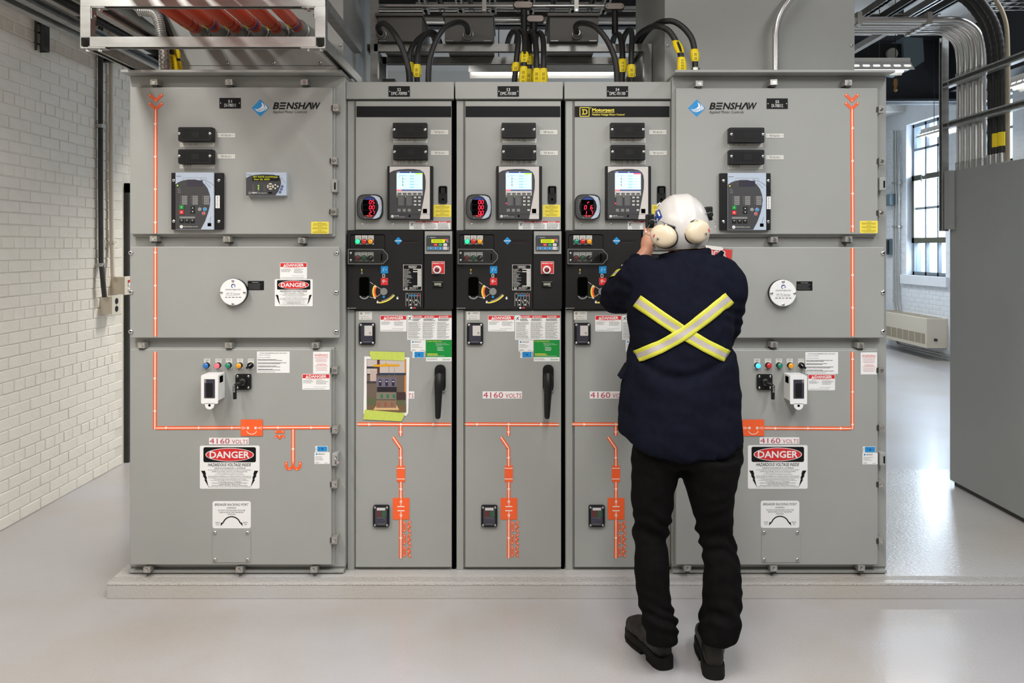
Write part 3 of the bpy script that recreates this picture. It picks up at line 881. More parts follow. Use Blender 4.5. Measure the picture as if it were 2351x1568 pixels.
# ================================================================ devices shared by the two outer cabinets
def relay(par, x0, x1, y0, y1, fx, scr, stick):     # feeder relay: black mounting flanges and a silver face
    yf = yD - .03
    Q = Plane(yf)
    t = MB(); t.box(Q.x(x0), Q.x(x1), yf + .008, yD, Q.z(y0), Q.z(y1), black)
    o = part('protection_relay', t, par, bevel=.003)
    t = MB(); t.box(Q.x(fx), Q.x(fx + 88), yf, yf + .008, Q.z(y0), Q.z(y1), silver)
    X = lambda v: fx + v
    Y = lambda v: y0 + v
    dark = [(0, 27), (7, 22), (16, 18.5), (30, 16), (45, 16), (57, 19), (67, 27), (74, 37), (78.5, 50), (80, 62), (78.5, 78), (75, 92), (68, 112), (58, 130.5), (0, 130.5)]
    t.pp(Q, [(X(a), Y(c)) for a, c in dark], slate, .0003)
    for a in (14.5, 39, 65):
        t.pq(Q, X(a), Y(53.5), X(a + 12.5), Y(73.5), keyg, .0006)
        for k in range(4): t.pq(Q, X(a), Y(57.2 + 4 * k), X(a + 12.5), Y(57.8 + 4 * k), slate, .0009)
        t.micro(Q, X(a + 2), Y(54.5), X(a + 11), Y(73), 4, inkg, .0009, .3)
        for k in range(5): t.pq(Q, X(a - 4), Y(54 + 4 * k), X(a - 2.4), Y(55.2 + 4 * k), keyg, .0006)
    t.arc(Q, X(45), Y(80), 66, 280, 330, .6, ink, .0004)
    for k in range(5):
        t.pq(Q, X(68 + k * 2.7), Y(23 + k * 2.5), X(69.6 + k * 2.7), Y(24.2 + k * 2.5), ink, .0004)
        t.pq(Q, X(80.5 - k * .7), Y(102 + k * 3), X(82 - k * .7), Y(103 + k * 3), ink, .0004)
    for k in range(4): t.pq(Q, X(2 + 3 * k), Y(8.2), X(4 + 3 * k), Y(9.4), ink, .0004)
    t.line(Q, [(X(18), Y(19)), (X(18), Y(12)), (X(71), Y(12)), (X(71), Y(19))], .5, inkg, .0004)
    t.pr(Q, X(9.5), Y(101), X(44.7), Y(105.5), keyg, .0004)
    t.pc(Q, X(13.5), Y(124.5), 3.7, white, .0006, n=16)
    t.tx(Q, 'GE', X(11.6), Y(122.9), X(15.4), Y(126.1), slate, .0009, shear=.3)
    t.tx(Q, 'Multilin 350 Relay Controller', X(18.5), Y(122.8), X(51), Y(126.4), offw, .0006)
    t.micro(Q, X(5), Y(36), X(12), Y(48), 3, keyg, .0006)
    f = part('relay_face', t, o)
    t = MB(); t.pr(Q, X(26), Y(18), X(62.5), Y(31), lcd_off, .0015); part('display', t, o)
    t = MB(); t.pc(Q, X(4.5), Y(30), 1.6, ledg if stick[0] < 800 else leda, .0006, n=8); part('status_lamp', t, o)
    for nm, a, c, m, s in (('start_button', 9.5, 75, green, 'I'), ('stop_button', 9.5, 86.5, red, 'O')):
        t = MB(); t.pr(Q, X(a), Y(c), X(a + 9.5), Y(c + 9.3), m, .003); t.tx(Q, s, X(a + (4.3 if s == 'I' else 3)), Y(c + 2.6), X(a + (5.2 if s == 'I' else 6.5)), Y(c + 6.6), white, .0034, bold=.02); part(nm, t, o)
    for c, up in ((78, 1), (87, -1)):
        t = MB(); t.pr(Q, X(35), Y(c), X(44.5), Y(c + 6.4), black, .0025)
        t.pp(Q, [(X(37.5), Y(c + 3.2 + up * 1.3)), (X(42), Y(c + 3.2 + up * 1.3)), (X(39.7), Y(c + 3.2 - up * 1.5))], offw, .0029); part('arrow_key', t, o)
    for a, c, r, m in ((55.5, 84.5, 3.3, keyg), (67.5, 84.5, 3.7, blue), (64.5, 94, 3.3, crim)):
        t = MB(); t.pc(Q, X(a), Y(c), r + .6, white, .0005, n=14); t.pc(Q, X(a), Y(c), r, m, .0009, .0014, 14); t.micro(Q, X(a - 2), Y(c - .6), X(a + 2.2), Y(c + .6), 1, white, .0026); part('round_key', t, o)
    for a in (9.8, 22.3, 34.8):
        t = MB(); t.pr(Q, X(a), Y(106.5), X(a + 9.2), Y(115.6), black, .0025); t.pp(Q, [(X(a + 1.6), Y(108)), (X(a + 7.6), Y(108)), (X(a + 4.6), Y(112.5))], keyg, .0029); part('function_key', t, o)
    t = MB(); t.pr(Q, X(73.7), Y(116), X(82), Y(123.5), hole, .0006); part('service_port', t, o)
    Q2 = Plane(yf + .008)
    screws(o, Q2, scr, 0, sc=1.1)
    t = MB(); a, c, e, g = stick; t.pr(Q2, a, c, e, g, white, .0006); t.tx(Q2, '1R15512374', a + 2.6, c + 2, e - 3, g - 2, ink, .001, rot=True); part('serial_sticker', t, o)
    return o
def quality_meter(par):
    x0, y0 = 565, 396
    yf = yD - .035
    Q = Plane(yf)
    X = lambda v: x0 + v
    Y = lambda v: y0 + v
    t = MB(); t.box(Q.x(X(0)), Q.x(X(92.5)), yf, yD, Q.z(Y(0)), Q.z(Y(53)), silver)
    o = part('power_meter', t, par, 'small silver and black power meter with yellow characters on a dark display', bevel=.002)
    t = MB()
    dark = [(0, 13), (8, 8.5), (20, 5.5), (40, 4), (62, 5), (73, 8), (79, 14), (80.5, 24), (78, 34), (73, 45), (67, 53), (0, 53)]
    t.pp(Q, [(X(a), Y(c)) for a, c in dark], slate, .0006)
    for k in range(4):
        t.micro(Q, X(14), Y(29 + 4 * k), X(21), Y(30.8 + 4 * k), 1, keyg, .0009)
        t.micro(Q, X(40), Y(29 + 4 * k), X(46), Y(30.8 + 4 * k), 1, keyg, .0009)
        t.pq(Q, X(27), Y(29 + 4 * k), X(30), Y(30.6 + 4 * k), ledg if 0 < k < 3 or k == 0 else keyg, .0009)
    t.pc(Q, X(8.5), Y(47.2), 3.3, keyg, .0009, n=14)
    t.tx(Q, 'GE', X(6.8), Y(45.7), X(10.2), Y(48.8), slate, .0012, shear=.3)
    t.tx(Q, 'PQM II', X(13), Y(44.8), X(25.5), Y(49), white, .0009, shear=.2, bold=.02)
    t.tx(Q, 'Power Quality Meter', X(27.5), Y(46), X(48), Y(48.8), white, .0009)
    t.prr(Q, X(51), Y(44.5), X(60), Y(49), 1, ink, .0009)
    for k in range(6): t.pq(Q, X(80 + k * 1.7), Y(11 + k * 2.4), X(81.4 + k * 1.7), Y(12 + k * 2.4), ink, .0004)
    for k in range(4): t.pq(Q, X(2 + 3 * k), Y(5), X(4 + 3 * k), Y(6.2), ink, .0004)
    part('meter_face', t, o)
    t = MB(); t.pr(Q, X(14.5), Y(7), X(76.5), Y(19.5), black, .001, .0006)
    t.tx(Q, 'SET DATE mm/dd/yyyy', X(16.5), Y(8.2), X(73), Y(12.8), oled, .002)
    t.tx(Q, 'Nov 22, 2023', X(19), Y(14), X(54), Y(18.2), oled, .002)
    part('display', t, o)
    for a in range(4):
        t = MB(); t.arc(Q, X(56), Y(32), 6, a * 90 - 33, a * 90 + 33, 3.4, beige, .0006, .0015, 5); part('arrow_key', t, o)
    t = MB(); t.prr(Q, X(53.2), Y(30.5), X(58.8), Y(33.5), 1, beige, .0006, .0015); part('enter_key', t, o)
    for a, c in ((67.2, 28.5), (72.8, 32), (67.2, 36.3)):
        t = MB(); t.pc(Q, X(a), Y(c), 2, offw, .0006, .0012, 10); part('round_key', t, o)
    for a, c in ((83, 32), (81, 38.5), (78, 45)):
        t = MB(); t.pc(Q, X(a), Y(c), 2.9, navy, .0006, .0012, 14); t.tx(Q, '\u2022', X(a - .8), Y(c - .8), X(a + .8), Y(c + .8), white, .002); part('blue_key', t, o)
def round_cover(par, px, py):
    yf = yD - (.032)
    Q = Plane(yf)
    r = 30.5 * yf / F
    c = (Q.x(px), yD, Q.z(py))
    t = MB(); t.cyl(c, (0, -1, 0), r * 1.0, .024, black, 40); o = part('infrared_window', t, par, 'round white window cover with four screws')
    t = MB(); t.lathe((c[0], yf + .008, c[2]), (0, -1, 0), [(r, 0), (r, .006), (r - .002, .008)], white, 40); q = part('window_cover', t, o)
    t = MB()
    t.arc(Q, px + .5, py - 14.5, 4.2, 100, 400, 1.6, navy, .0004); t.arc(Q, px - .5, py - 14.5, 2.6, 150, 330, .8, navy, .0006)
    t.tx(Q, 'ALTERNATIVE & THERMAL SYSTEMS', px - 17.5, py - 7.5, px + 17.5, py - 4.6, ink, .0004)
    t.tx(Q, 'VP-75 Series', px - 16, py + 1, px + 16, py + 6, inkg, .0004)
    t.micro(Q, px - 17, py + 7, px + 17, py + 8.4, 1, inkg, .0004)
    for k in range(5): t.tx(Q, ('ANSI', 'UL', 'CSA', 'CE', 'IP'), 0, 0, 1, 1, ink) if 0 else t.micro(Q, px - 18 + 8 * k, py + 10.2, px - 13 + 8 * k, py + 12.4, 1, ink, .0004, .8, ragged=0)
    part('cover_print', t, o)
    screws(o, Q, [(px - 26.5, py), (px + 26.5, py), (px, py - 26.5), (px, py + 26.5)], 0, sc=1.1)
def interlock_box(par, x0, y0, dirx):      # white key box, front face x0..x0+39 standing well clear of the door
    yf = yD - .089
    Q = Plane(yf)
    x1, y1 = x0 + 39, y0 + 66
    t = MB(); t.box(Q.x(x0), Q.x(x1), yf + .003, yD, Q.z(y0), Q.z(y1 - 6), white)
    o = part('key_interlock', t, par, 'white key interlock box with a dark window and a lower tab', bevel=.004)
    t = MB()
    c = (x0 + x1) / 2
    ol = rr(x0, y0, x1, y1, 3)
    tab = [(c + 9.5 * math.cos(a) * 1.1, y1 + 3.5 + 9.5 * math.sin(a)) for a in [math.radians(q) for q in range(0, 181, 15)]]
    t.pp(Q, ol, white, -.003, .003)
    t.pp(Q, [(x1 - 8, y1 - 1), (c + 10.5, y1 + 3)] + tab + [(c - 10.5, y1 + 3), (x0 + 8, y1 - 1)], white, -.003, .003)
    part('front_plate', t, o)
    t = MB(); t.prr(Q, x0 + 7.5, y0 + 9.5, x1 - 7, y1 - 13, 1.2, lcd_off, .0006, .0006)
    t.prr(Q, x0 + 12, y0 + 18, x1 - 12, y1 - 15, 3, black, .0014)
    t.pp(Q, [(x0 + 8, y0 + 10.5), (x0 + 12, y0 + 10.5), (x0 + 12, y0 + 17), (x0 + 8, y0 + 18.5)] if dirx > 0 else [(x1 - 7.5, y0 + 10.5), (x1 - 12, y0 + 10.5), (x1 - 12, y0 + 15), (x1 - 7.5, y0 + 18.5)], keyg, .0014)
    part('window', t, o)
    t = MB(); t.pc(Q, c, y1 + 3.5, 2.9, hole, .0006, n=14); part('padlock_hole', t, o)
    X = Q.x(x1 if dirx > 0 else x0)
    t = MB(); t.box(X - .0005, X + .0005, yf + .02, yf + .062, Q.z(y0 + 5), Q.z(y0 + 20), hole); part('key_slot', t, o)
def rotary(par, x0, y0, s):                # black square switch with a lever hanging down
    Q = Plane(yD - .012)
    t = MB(); t.prr(Q, x0, y0, x0 + 35, y0 + 36, 4, black, -.012, .012)
    o = part('rotary_switch', t, par, 'black square rotary switch with a hanging lever handle')
    screws(o, Q, [(x0 + 5, y0 + 5), (x0 + 30, y0 + 5), (x0 + 5, y0 + 31), (x0 + 30, y0 + 31)], 0, sc=.8)
    hx = x0 + (17 if s > 0 else 18)
    c = Vector((Q.x(hx), Q.y, Q.z(y0 + 18)))
    t = MB(); t.lathe(c, (0, -1, 0), [(.018, 0), (.018, .01), (.011, .014), (.011, .04)], black, 20)
    t.cyl(c + Vector((0, -.004, 0)), (0, -1, 0), .0125, .012, chrome, 18)
    part('hub', t, o, smooth=True)
    ox = -.020 * s
    t = MB(); t.tube([c + Vector((0, -.034, 0)), c + Vector((ox * .5, -.04, -.002)), c + Vector((ox * 1.1, -.042, -.012)), c + Vector((ox * 1.1, -.042, -.04)), c + Vector((ox * 1.1, -.042, -.07))], .009, black, rad=[.009, .0095, .0095, .0085, .008])
    part('lever', t, o, smooth=True)
    L = Plane(c.y - .0515)
    lx = CX + (c.x + ox * 1.1) * F / L.y
    t = MB()
    for k, ch in enumerate('PUSH'): t.tx(L, ch, lx - 1.5, y0 + 26 + k * 4.2, lx + 1.5, y0 + 29 + k * 4.2, white, .0)
    part('lettering', t, o)
def access_cover(par, x0, y0, x1, y1):
    t = MB(); t.pr(PD, x0, y0, x1, y1, grey, .003)
    o = part('access_cover', t, par, bevel=.001)
    screws(o, PD, [(x0 + 6, y0 + 7), (x1 - 7, y0 + 7), (x0 + 6, y1 - 7), (x1 - 7, y1 - 7)], .003, BBOLT, 'bolt', .75)
def hasp(par, px, py, lock=False):
    p = at(px, py, yB); p.y = yB
    t = MB(); t.box(p.x - .012, p.x + .016, yB - .05, yB, p.z - .03, p.z + .03, grey)
    o = part('hasp', t, par, bevel=.004)
    t = MB(); t.box(p.x + .004, p.x + .010, yB - .0515, yB - .05, p.z - .018, p.z + .014, hole); part('hasp_slot', t, o)
    if lock:
        t = MB(); t.tube(spline([(p.x + .004, yB - .05, p.z - .012), (p.x + .008, yB - .066, p.z + .012), (p.x + .014, yB - .056, p.z - .008)], 5), .003, chrome, 8)
        t.cyl((p.x + .012, yB - .055, p.z - .012), (.9, -.5, 0), .0055, .014, chrome, 6); part('shackle_bolt', t, o)

def incomer(name, label, X0, X1, d, cl):
    bx = (PB.x(X0) + PB.x(X1)) / 2
    C = thing('switchgear_cabinet', label, 'electrical cabinet', (bx, 4.2, PZ), 'grey outer switchgear cabinets')
    zt = 2.377
    t = MB(); t.box(PB.x(X0), PB.x(X1), yB, 4.86, PZ + .028, zt, grey)
    part('enclosure', t, C, bevel=.003)
    t = MB(); t.box(PB.x(X0 - 1), PB.x(X1 + 1), yB - .085, 4.86, zt, zt + .012, grey)
    part('top_flange', t, C, bevel=.002)
    t = MB(); t.box(PB.x(X0 + 1), PB.x(X1 - 1), yB + .004, 4.84, PZ, PZ + .028, greyd); t.box(PB.x(X0), PB.x(X1 - 2), yB - .016, yB + .004, PZ + .006, PZ + .020, grey)
    part('base_channel', t, C, bevel=.002)
    for nm, r, lip in (('upper_door', d['upper'], 5), ('middle_panel', d['middle'], 0), ('lower_door', d['lower'], 5)):
        t = MB(); t.box(PD.x(r[0]), PD.x(r[2]), yD, yD + .020, PD.z(r[1]), PD.z(r[3]), grey)
        o = part(nm, t, C, bevel=.004)
        t = MB()
        if lip: t.box(PD.x(r[0] + 2), PD.x(r[2] + d.get('lipx', 4)), yD + .021, yB, PD.z(r[1] - 2), PD.z(r[3] + lip), grey)
        else: t.box(PD.x(r[0] + 6), PD.x(r[2] - 4), yD + .021, yB, PD.z(r[1] + 4), PD.z(r[3] - 2), greyd)
        part('door_flange' if lip else 'panel_flange', t, o, bevel=.003)
    screws(C, PD, d['bolts'], 0, BBOLT, 'panel_bolt', 1.0)
    for a, c_, s in cl: clamp(C, a, c_, s)
    for a, c_, k in d['hasps']: hasp(C, a, c_, k)
    L = lambda nm, bb, lb=None: part(nm, bb, C, lb)
    L('nameplate', lab_nameplate(PD, *d['plate'][0], *d['plate'][1]), 'black nameplate reading %s %s' % d['plate'][1])
    L('maker_logo', logo(PD, *d['logo']), 'blue diamond logo with black lettering')
    for q in d['tests']: test_block(C, PD, *q)
    L('caution_label', lab_yellow(PD, *d['yellow']), 'small yellow caution label')
    L('black_data_plate', MB().pr(PD, *d['bplate'], ink, .0012).micro(PD, d['bplate'][0] + 10, d['bplate'][1] + 2.5, d['bplate'][2] - 10, d['bplate'][1] + 4.5, 1, offw, .0016).micro(PD, d['bplate'][0] + 2, d['bplate'][1] + 6, d['bplate'][2] - 2, d['bplate'][3] - 1, 5, inkg, .0016, .25))
    for q in d['dsmall']: L('danger_label', lab_danger_small(PD, *q), 'small white danger label with red band')
    for q in d['dbig']: L('danger_sign', lab_danger_big(PD, *q), 'white danger sign with red oval')
    L('instruction_label', lab_instr(PD, *d['instr']))
    L('warning_label', lab_warning(PD, *d['warn']))
    L('voltage_label', lab_volts(PD, *d['volts']), 'white label reading 4160 VOLTS in crimson')
    L('racking_label', lab_racking(PD, *d['rack']))
    L('blue_sticker', lab_blue(PD, *d['blue']))
    L('data_label', lab_white(PD, *d['white']))
    access_cover(C, *d['cover'])
    for (px, m, kn, tx_) in d['buttons']:
        pushbutton(C, PD, px, 838.5, lamp.get(m), 823.5, kn, tx_, 14, .022)
    return C

S1 = incomer('S1', 'grey switchgear cabinet at the wall end, nameplate S1, with power meter and orange earth symbol', 298, 792.5, dict(
    upper=(298, 200, 763, 538), middle=(298, 566, 780, 776), lower=(298, 801, 761, 1297),
    bolts=[(301, 580), (301, 670), (301, 761), (773, 581), (772, 671), (772, 761)],
    hasps=[(771, 428, False), (773, 1049, True)],
    plate=((504, 225, 553, 249), ('S1', 'DI-708311')), logo=(598, 248, 626),
    tests=[(yD - .048, 408, 291, 486, 324, (413, 328, 492, 337), [('CT1', 422, .2, 7), ('CT2', 434, .2, 7), ('CT3', 446, .2, 7)], (499, 306, 540, 315.5), 'TEST BLOCK 1', 1),
           (yD - .048, 408, 342, 486, 376, (413, 378, 492, 387), [('PT PT PT', 423, .05, 17), ('1  2  3', 425, .5, 13)], (499, 354.5, 540, 364), 'TEST BLOCK 2', 2)],
    yellow=(714.5, 509, 755, 536.5), bplate=(569, 645, 606, 666), dsmall=[(643, 603, 705, 640), (694, 858.5, 757, 895)],
    dbig=[(631, 641, 718, 703), (459, 1023, 596, 1122)], instr=(590, 807, 665, 856), warn=(719, 807.5, 757, 857.5), volts=(480, 1005, 571, 1020),
    rack=(488, 1150.5, 576, 1213), cover=(488, 1215, 576, 1291), blue=(724, 1024, 752, 1037), white=(722, 1038, 757, 1065),
    buttons=[(475.5, 'blue', None, ('RACKED', 'OUT')), (501.5, 'pink', None, ('CLOSED',)), (526, 'green', None, ('OPENED',)), (551, 'amber', None, ('FAULT',)), (576, 'x', math.radians(40), ('LOC  REM',))]),
    [(354, 189, 0), (526, 189, 0), (699, 189, 0), (353, 548, 0), (521, 549, 0), (693, 552, 0), (325, 793, 0), (525, 793, 0), (724, 793, 0),
     (338, 1308, 0), (550, 1308, 0), (721, 1308, 0), (771, 247, 1), (767, 369, 1), (766, 486, 1), (768, 850, 1), (769, 987, 1), (768, 1112, 1), (768, 1240, 1)])
relay(S1, 391, 510, 396, 527, 403, [(399, 414), (502.5, 414), (399, 508), (502.5, 508.5)], (495, 449, 504.5, 478))
quality_meter(S1)
round_cover(S1, 535, 671)
interlock_box(S1, 461.5, 861, 1)
rotary(S1, 540.5, 859, 1)
t = MB(); chevron(t, PD, 358, 215); chevron(t, PD, 358, 235)
part('mimic_arrowhead', t, S1)
dn = lambda x, ys: [(x, y, 0, 1) for y in ys]
up = lambda x, ys: [(x, y, 0, -1) for y in ys]
rt = lambda y, xs: [(x, y, 1, 0) for x in xs]
mimic(S1, PD, [(357.5, 254), (357, 535)], dn(357, (286, 361, 436, 512)))
mimic(S1, PD, [(357, 568), (357, 772)], dn(357, (581, 657, 732)))
mimic(S1, PD, [(356.5, 808), (356, 985)], dn(356, (870, 945)))
mimic(S1, PD, [(360, 982.5), (757, 981)], rt(982, (383, 458, 534)) + rt(981.5, (640, 716)))
mimic(S1, PD, [(673, 986), (673, 1063)], dn(673, (1032,)))
def breaker_symbol(par, cx, cy):
    t = MB(); t.pr(PD, cx - 25, cy - 19, cx + 25, cy + 18.5, orange, .0012, .0024)
    o = .004
    for s in (-1, 1):
        t.pc(PD, cx + s * 9, cy, 3, cream, o, n=14)
        t.line(PD, [(cx + s * 9, cy), (cx + s * 18, cy)], 1.1, cream, o)
        for k in (0, 4): t.line(PD, [(cx + s * (16 + k) + s * 3, cy - 3), (cx + s * (16 + k), cy), (cx + s * (16 + k) + s * 3, cy + 3)][::1], 1, cream, o)
    t.arc(PD, cx, cy + 2, 12.5, 25, 155, 1.3, cream, o)
    part('breaker_symbol', t, par)
breaker_symbol(S1, 578.5, 982)
def dots(t, P, L):
    for x, y in L: t.pc(P, x, y, 1.1, cream, .0026, n=8)
t = MB(); t.prr(PD, 631, 988, 654, 994.5, 3, orange, 0, .002); ubend(t, PD, 636.5, 1005, 4.5, 4.5, 180, 360); ubend(t, PD, 648, 1005, 4.5, 4.5, 180, 360); t.pr(PD, 639.5, 1000, 645, 1008, orange, .0023)
dots(t, PD, [(633.5, 991), (649.5, 991), (633, 1004), (642, 1001), (651, 1004)])
part('transformer_symbol', t, S1)
t = MB(); ubend(t, PD, 664, 1070, 6.5, 6); ubend(t, PD, 682, 1070, 6.5, 6)
for a in (654.5, 670, 686): t.pr(PD, a, 1060.5, a + 6, 1071, orange, .0023)
dots(t, PD, [(657.5, 1064), (673, 1064), (689, 1064), (664.5, 1077.5), (681, 1077.5)])
part('earth_symbol', t, S1)

S5 = incomer('S5', 'grey switchgear cabinet in front of the worker, nameplate S5, next to the open aisle', 1543, 2035, dict(
    upper=(1552, 202, 2016, 538), middle=(1552, 567, 2031, 776), lower=(1552, 803, 2016, 1297), lipx=2,
    bolts=[(1557, 581), (1557, 671), (1557, 761), (2027, 581), (2027, 671), (2027, 761)],
    hasps=[(2015, 424, False), (2015, 1048, False)],
    plate=((1760, 226, 1808.5, 250), ('S5', 'DI-708312')), logo=(1599.5, 248.5, 1628),
    tests=[(yD - .048, 1676, 292, 1756, 327, (1672, 328.5, 1751, 338), [('CT1', 1681, .2, 7), ('CT2', 1693, .2, 7), ('CT3', 1705, .2, 7)], (1758, 307, 1799, 316.5), 'TEST BLOCK 1', 1),
           (yD - .048, 1676, 343, 1756, 377, (1672, 379, 1751, 388), [('PT PT PT', 1682, .05, 17), ('1  2  3', 1683, .5, 14)], (1758, 356.5, 1799, 366), 'TEST BLOCK 2', 2)],
    yellow=(1974, 507, 2015, 535), bplate=(1828.5, 646, 1865, 667), dsmall=[(1855, 859.5, 1917, 896)],
    dbig=[(1717, 1022, 1854, 1122)], instr=(1849, 808.5, 1924, 858.5), warn=(1976, 809, 2013.5, 859.5), volts=(1744, 1004, 1835, 1019),
    rack=(1746.5, 1149.5, 1835, 1212), cover=(1748, 1214.5, 1837, 1291), blue=(1981, 1025, 2009.5, 1039), white=(1980, 1039.5, 2015, 1066),
    buttons=[(1738, 'blue_on', None, ('RACKED', 'OUT')), (1763, 'red', None, ('CLOSED',)), (1788, 'green', None, ('OPENED',)), (1813, 'amber', None, ('FAULT',)), (1839, 'x', math.radians(140), ('LOC  REM',))]),
    [(1605, 192, 0), (1776, 189, 0), (1947, 190, 0), (1606, 550, 0), (1777, 550, 0), (1948, 549, 0), (1577, 791, 0), (1777, 791, 0), (1975, 793, 0),
     (1578, 1305, 0), (1776, 1305, 0), (1977, 1304, 0), (2023, 251, 1), (2024, 370, 1), (2023, 488, 1), (2023, 850, 1), (2024, 982, 1), (2023, 1112, 1), (2023, 1242, 1)])
relay(S5, 1654, 1771, 397, 528, 1671, [(1661, 415), (1764, 415), (1661, 509), (1764, 509)], (1760.5, 451, 1769.5, 480))
round_cover(S5, 1798, 673)
interlock_box(S5, 1814, 862, -1)
rotary(S5, 1738.5, 859.5, -1)
t = MB(); chevron(t, PD, 1955.5, 215); chevron(t, PD, 1955.5, 234)
part('mimic_arrowhead', t, S5)
mimic(S5, PD, [(1956, 253), (1957.5, 533)], up(1957, (293, 368, 443, 518)))
mimic(S5, PD, [(1957, 570), (1957.5, 772)], up(1957, (630, 705)))
mimic(S5, PD, [(1957, 808), (1957, 985)], up(1957, (823, 898, 973)))
mimic(S5, PD, [(1660, 982), (1953, 983.5)], rt(983, (1781, 1856, 1931)))
breaker_symbol(S5, 1729, 982)
# ================================================================ the three narrow motor starter cabinets between them
SEG = {'0': 'abcdef', '1': 'bc', '2': 'abged', '5': 'afgcd', '6': 'afgedc', '7': 'abc', 'r': 'eg', '.': ''}
def seven(t, P, ch, x, y, wd, hh, off):
    a = wd * .16
    sl = lambda px, py: (px + (y + hh - py) * .12, py)
    k = dict(a=(x + a, y, x + wd - a, y), d=(x + a, y + hh, x + wd - a, y + hh), g=(x + a, y + hh / 2, x + wd - a, y + hh / 2),
             f=(x, y + a, x, y + hh / 2 - a * .5), e=(x, y + hh / 2 + a * .5, x, y + hh - a), b=(x + wd, y + a, x + wd, y + hh / 2 - a * .5), c=(x + wd, y + hh / 2 + a * .5, x + wd, y + hh - a))
    for s in SEG[ch]:
        q = k[s]
        t.line(P, [sl(q[0], q[1]), sl(q[2], q[3])], 1.3, ledr, off)
    if ch == '.': t.pc(P, x, y + hh, .9, ledr, off, n=8)
def starter(idx, name, label, dt, db, plate, digits, dscr, led):
    # dt / db: shift in px of the upper and the lower halves from the first of the three
    X0, X1 = 793 + dt, 1042 + dt
    C = thing('motor_starter_cabinet', label, 'electrical cabinet', ((PC.x(X0) + PC.x(X1)) / 2, 4.2, PZ), 'narrow motor starter cabinets')
    zt = PC.z(190)
    t = MB(); t.box(PC.x(X0 + 4), PC.x(X1 - (5.5 if idx == 3 else 1)), yC + .012, 4.75, PZ, zt - .004, grey); part('enclosure', t, C)
    t = MB(); t.box(Plane(yC - .022).x(X0 + 1.6), Plane(yC - .022).x(X1 - (2 if idx == 3 else 0)), yC - .022, 4.75, PC.z(229), zt, grey); part('header_panel', t, C, bevel=.003)
    t = MB()
    t.box(PC.x(X0 + 5), PC.x(X0 + 21), yC - .004, yC + .02, PC.z(529), PC.z(232), grey); t.box(PC.x(X0 + 5), PC.x(X0 + 21), yC - .004, yC + .02, PZ, PC.z(711), grey)
    part('hinge_post', t, C, bevel=.002)
    t = MB(); t.box(PC.x(X0 + 22), PC.x(X0 + 23.4), yC - .010, yC + .01, PC.z(528), PC.z(233), greyd); t.box(PC.x(X0 + 22), PC.x(X0 + 23.4), yC - .010, yC + .01, PC.z(1299), PC.z(713), greyd)
    part('hinge', t, C)
    t = MB(); t.box(PC.x(X1 - 4.5), PC.x(X1 - 6 if idx == 3 else X1 + 3.9), yC + .006, yC + .0115, PZ, PC.z(231), hole); part('shadow_gap', t, C)
    a, c = 817.5 + dt, 1037 + dt
    t = MB(); t.box(PC.x(a), PC.x(c), yC - .012, yC + .01, PC.z(528), PC.z(233), grey); up_ = part('upper_door', t, C, bevel=.003)
    P = Plane(yC - .012)
    L = lambda nm, bb, lb=None, par=C: part(nm, bb, par, lb)
    Ph = Plane(yC - .022)
    L('nameplate', lab_nameplate(Ph, 892 + dt, 198, 941 + dt, 222, *plate), 'black nameplate reading %s %s' % plate)
    t = MB(); t.pr(P, a + 1, 244, c - 1, 269, ink, .001)
    if idx == 3:
        x = a + 13
        t.line(P, [(x, 247), (x + 21, 247), (x + 21, 267), (x, 267), (x, 246.5)], 1.6, yellow, .0014)
        t.line(P, [(x + 4.5, 252), (x + 12, 252), (x + 15.5, 254), (x + 16, 260), (x + 12, 262), (x + 4.5, 262)], 2.2, yellow, .0014)
        t.line(P, [(x + 7.5, 252), (x + 7.5, 262)], 2.2, yellow, .0014)
        t.tx(P, '\u00ae', x + 23, 246, x + 26.5, 249.5, yellow, .0014)
        t.tx(P, 'Motorpact', x + 28, 248.5, x + 79, 259, yellow, .0014, bold=.03)
        t.pq(P, x + 28, 258.3, x + 79, 259.2, yellow, .0014)
        t.tx(P, 'Medium Voltage Motor Control', x + 28, 261, x + 102, 266.5, yellow, .0014, bold=.02)
    L('black_band', t, 'black band with yellow maker lettering' if idx == 3 else None)
    test_block(C, P, P.y - .042, 901 + dt, 281, 980 + dt, 316, (903 + dt, 318, 981 + dt, 327.5), [('CT1', 913 + dt, .2, 7), ('CT2', 925 + dt, .2, 7), ('CT3', 937.5 + dt, .2, 7), ('OPCT', 948 + dt, .02, 9), ('CT4', 949 + dt, .55, 7)], (989 + dt, 298.5, 1029 + dt, 308.5), 'TEST BLOCK 1', 1)
    test_block(C, P, P.y - .042, 902 + dt, 332, 981 + dt, 367, (903 + dt, 368.5, 981 + dt, 377.5), [('PT PT PT', 912 + dt, .02, 18), ('1  2  3', 914 + dt, .55, 14), ('DIFF', 936 + dt, .02, 8), ('CT1', 937 + dt, .55, 7), ('DIFF', 948 + dt, .02, 8), ('CT2', 949 + dt, .55, 7), ('DIFF', 961 + dt, .02, 8), ('CT3', 962 + dt, .55, 7)], (989.5 + dt, 346.5, 1030 + dt, 356), 'TEST BLOCK 2', 2)
    # -- motor relay with a lit colour screen
    yf = P.y - .03
    Q = Plane(yf)
    x0, y0 = 889 + dt, 381
    X = lambda v: x0 + v
    Y = lambda v: y0 + v
    t = MB(); t.box(Q.x(X(0)), Q.x(X(105)), yf, P.y, Q.z(Y(0)), Q.z(Y(124)), black); o = part('motor_relay', t, C, 'black motor relay with a lit screen', bevel=.003)
    t = MB(); t.pr(Q, X(5.7), Y(1.5), X(98), Y(122), silver2, .0012)
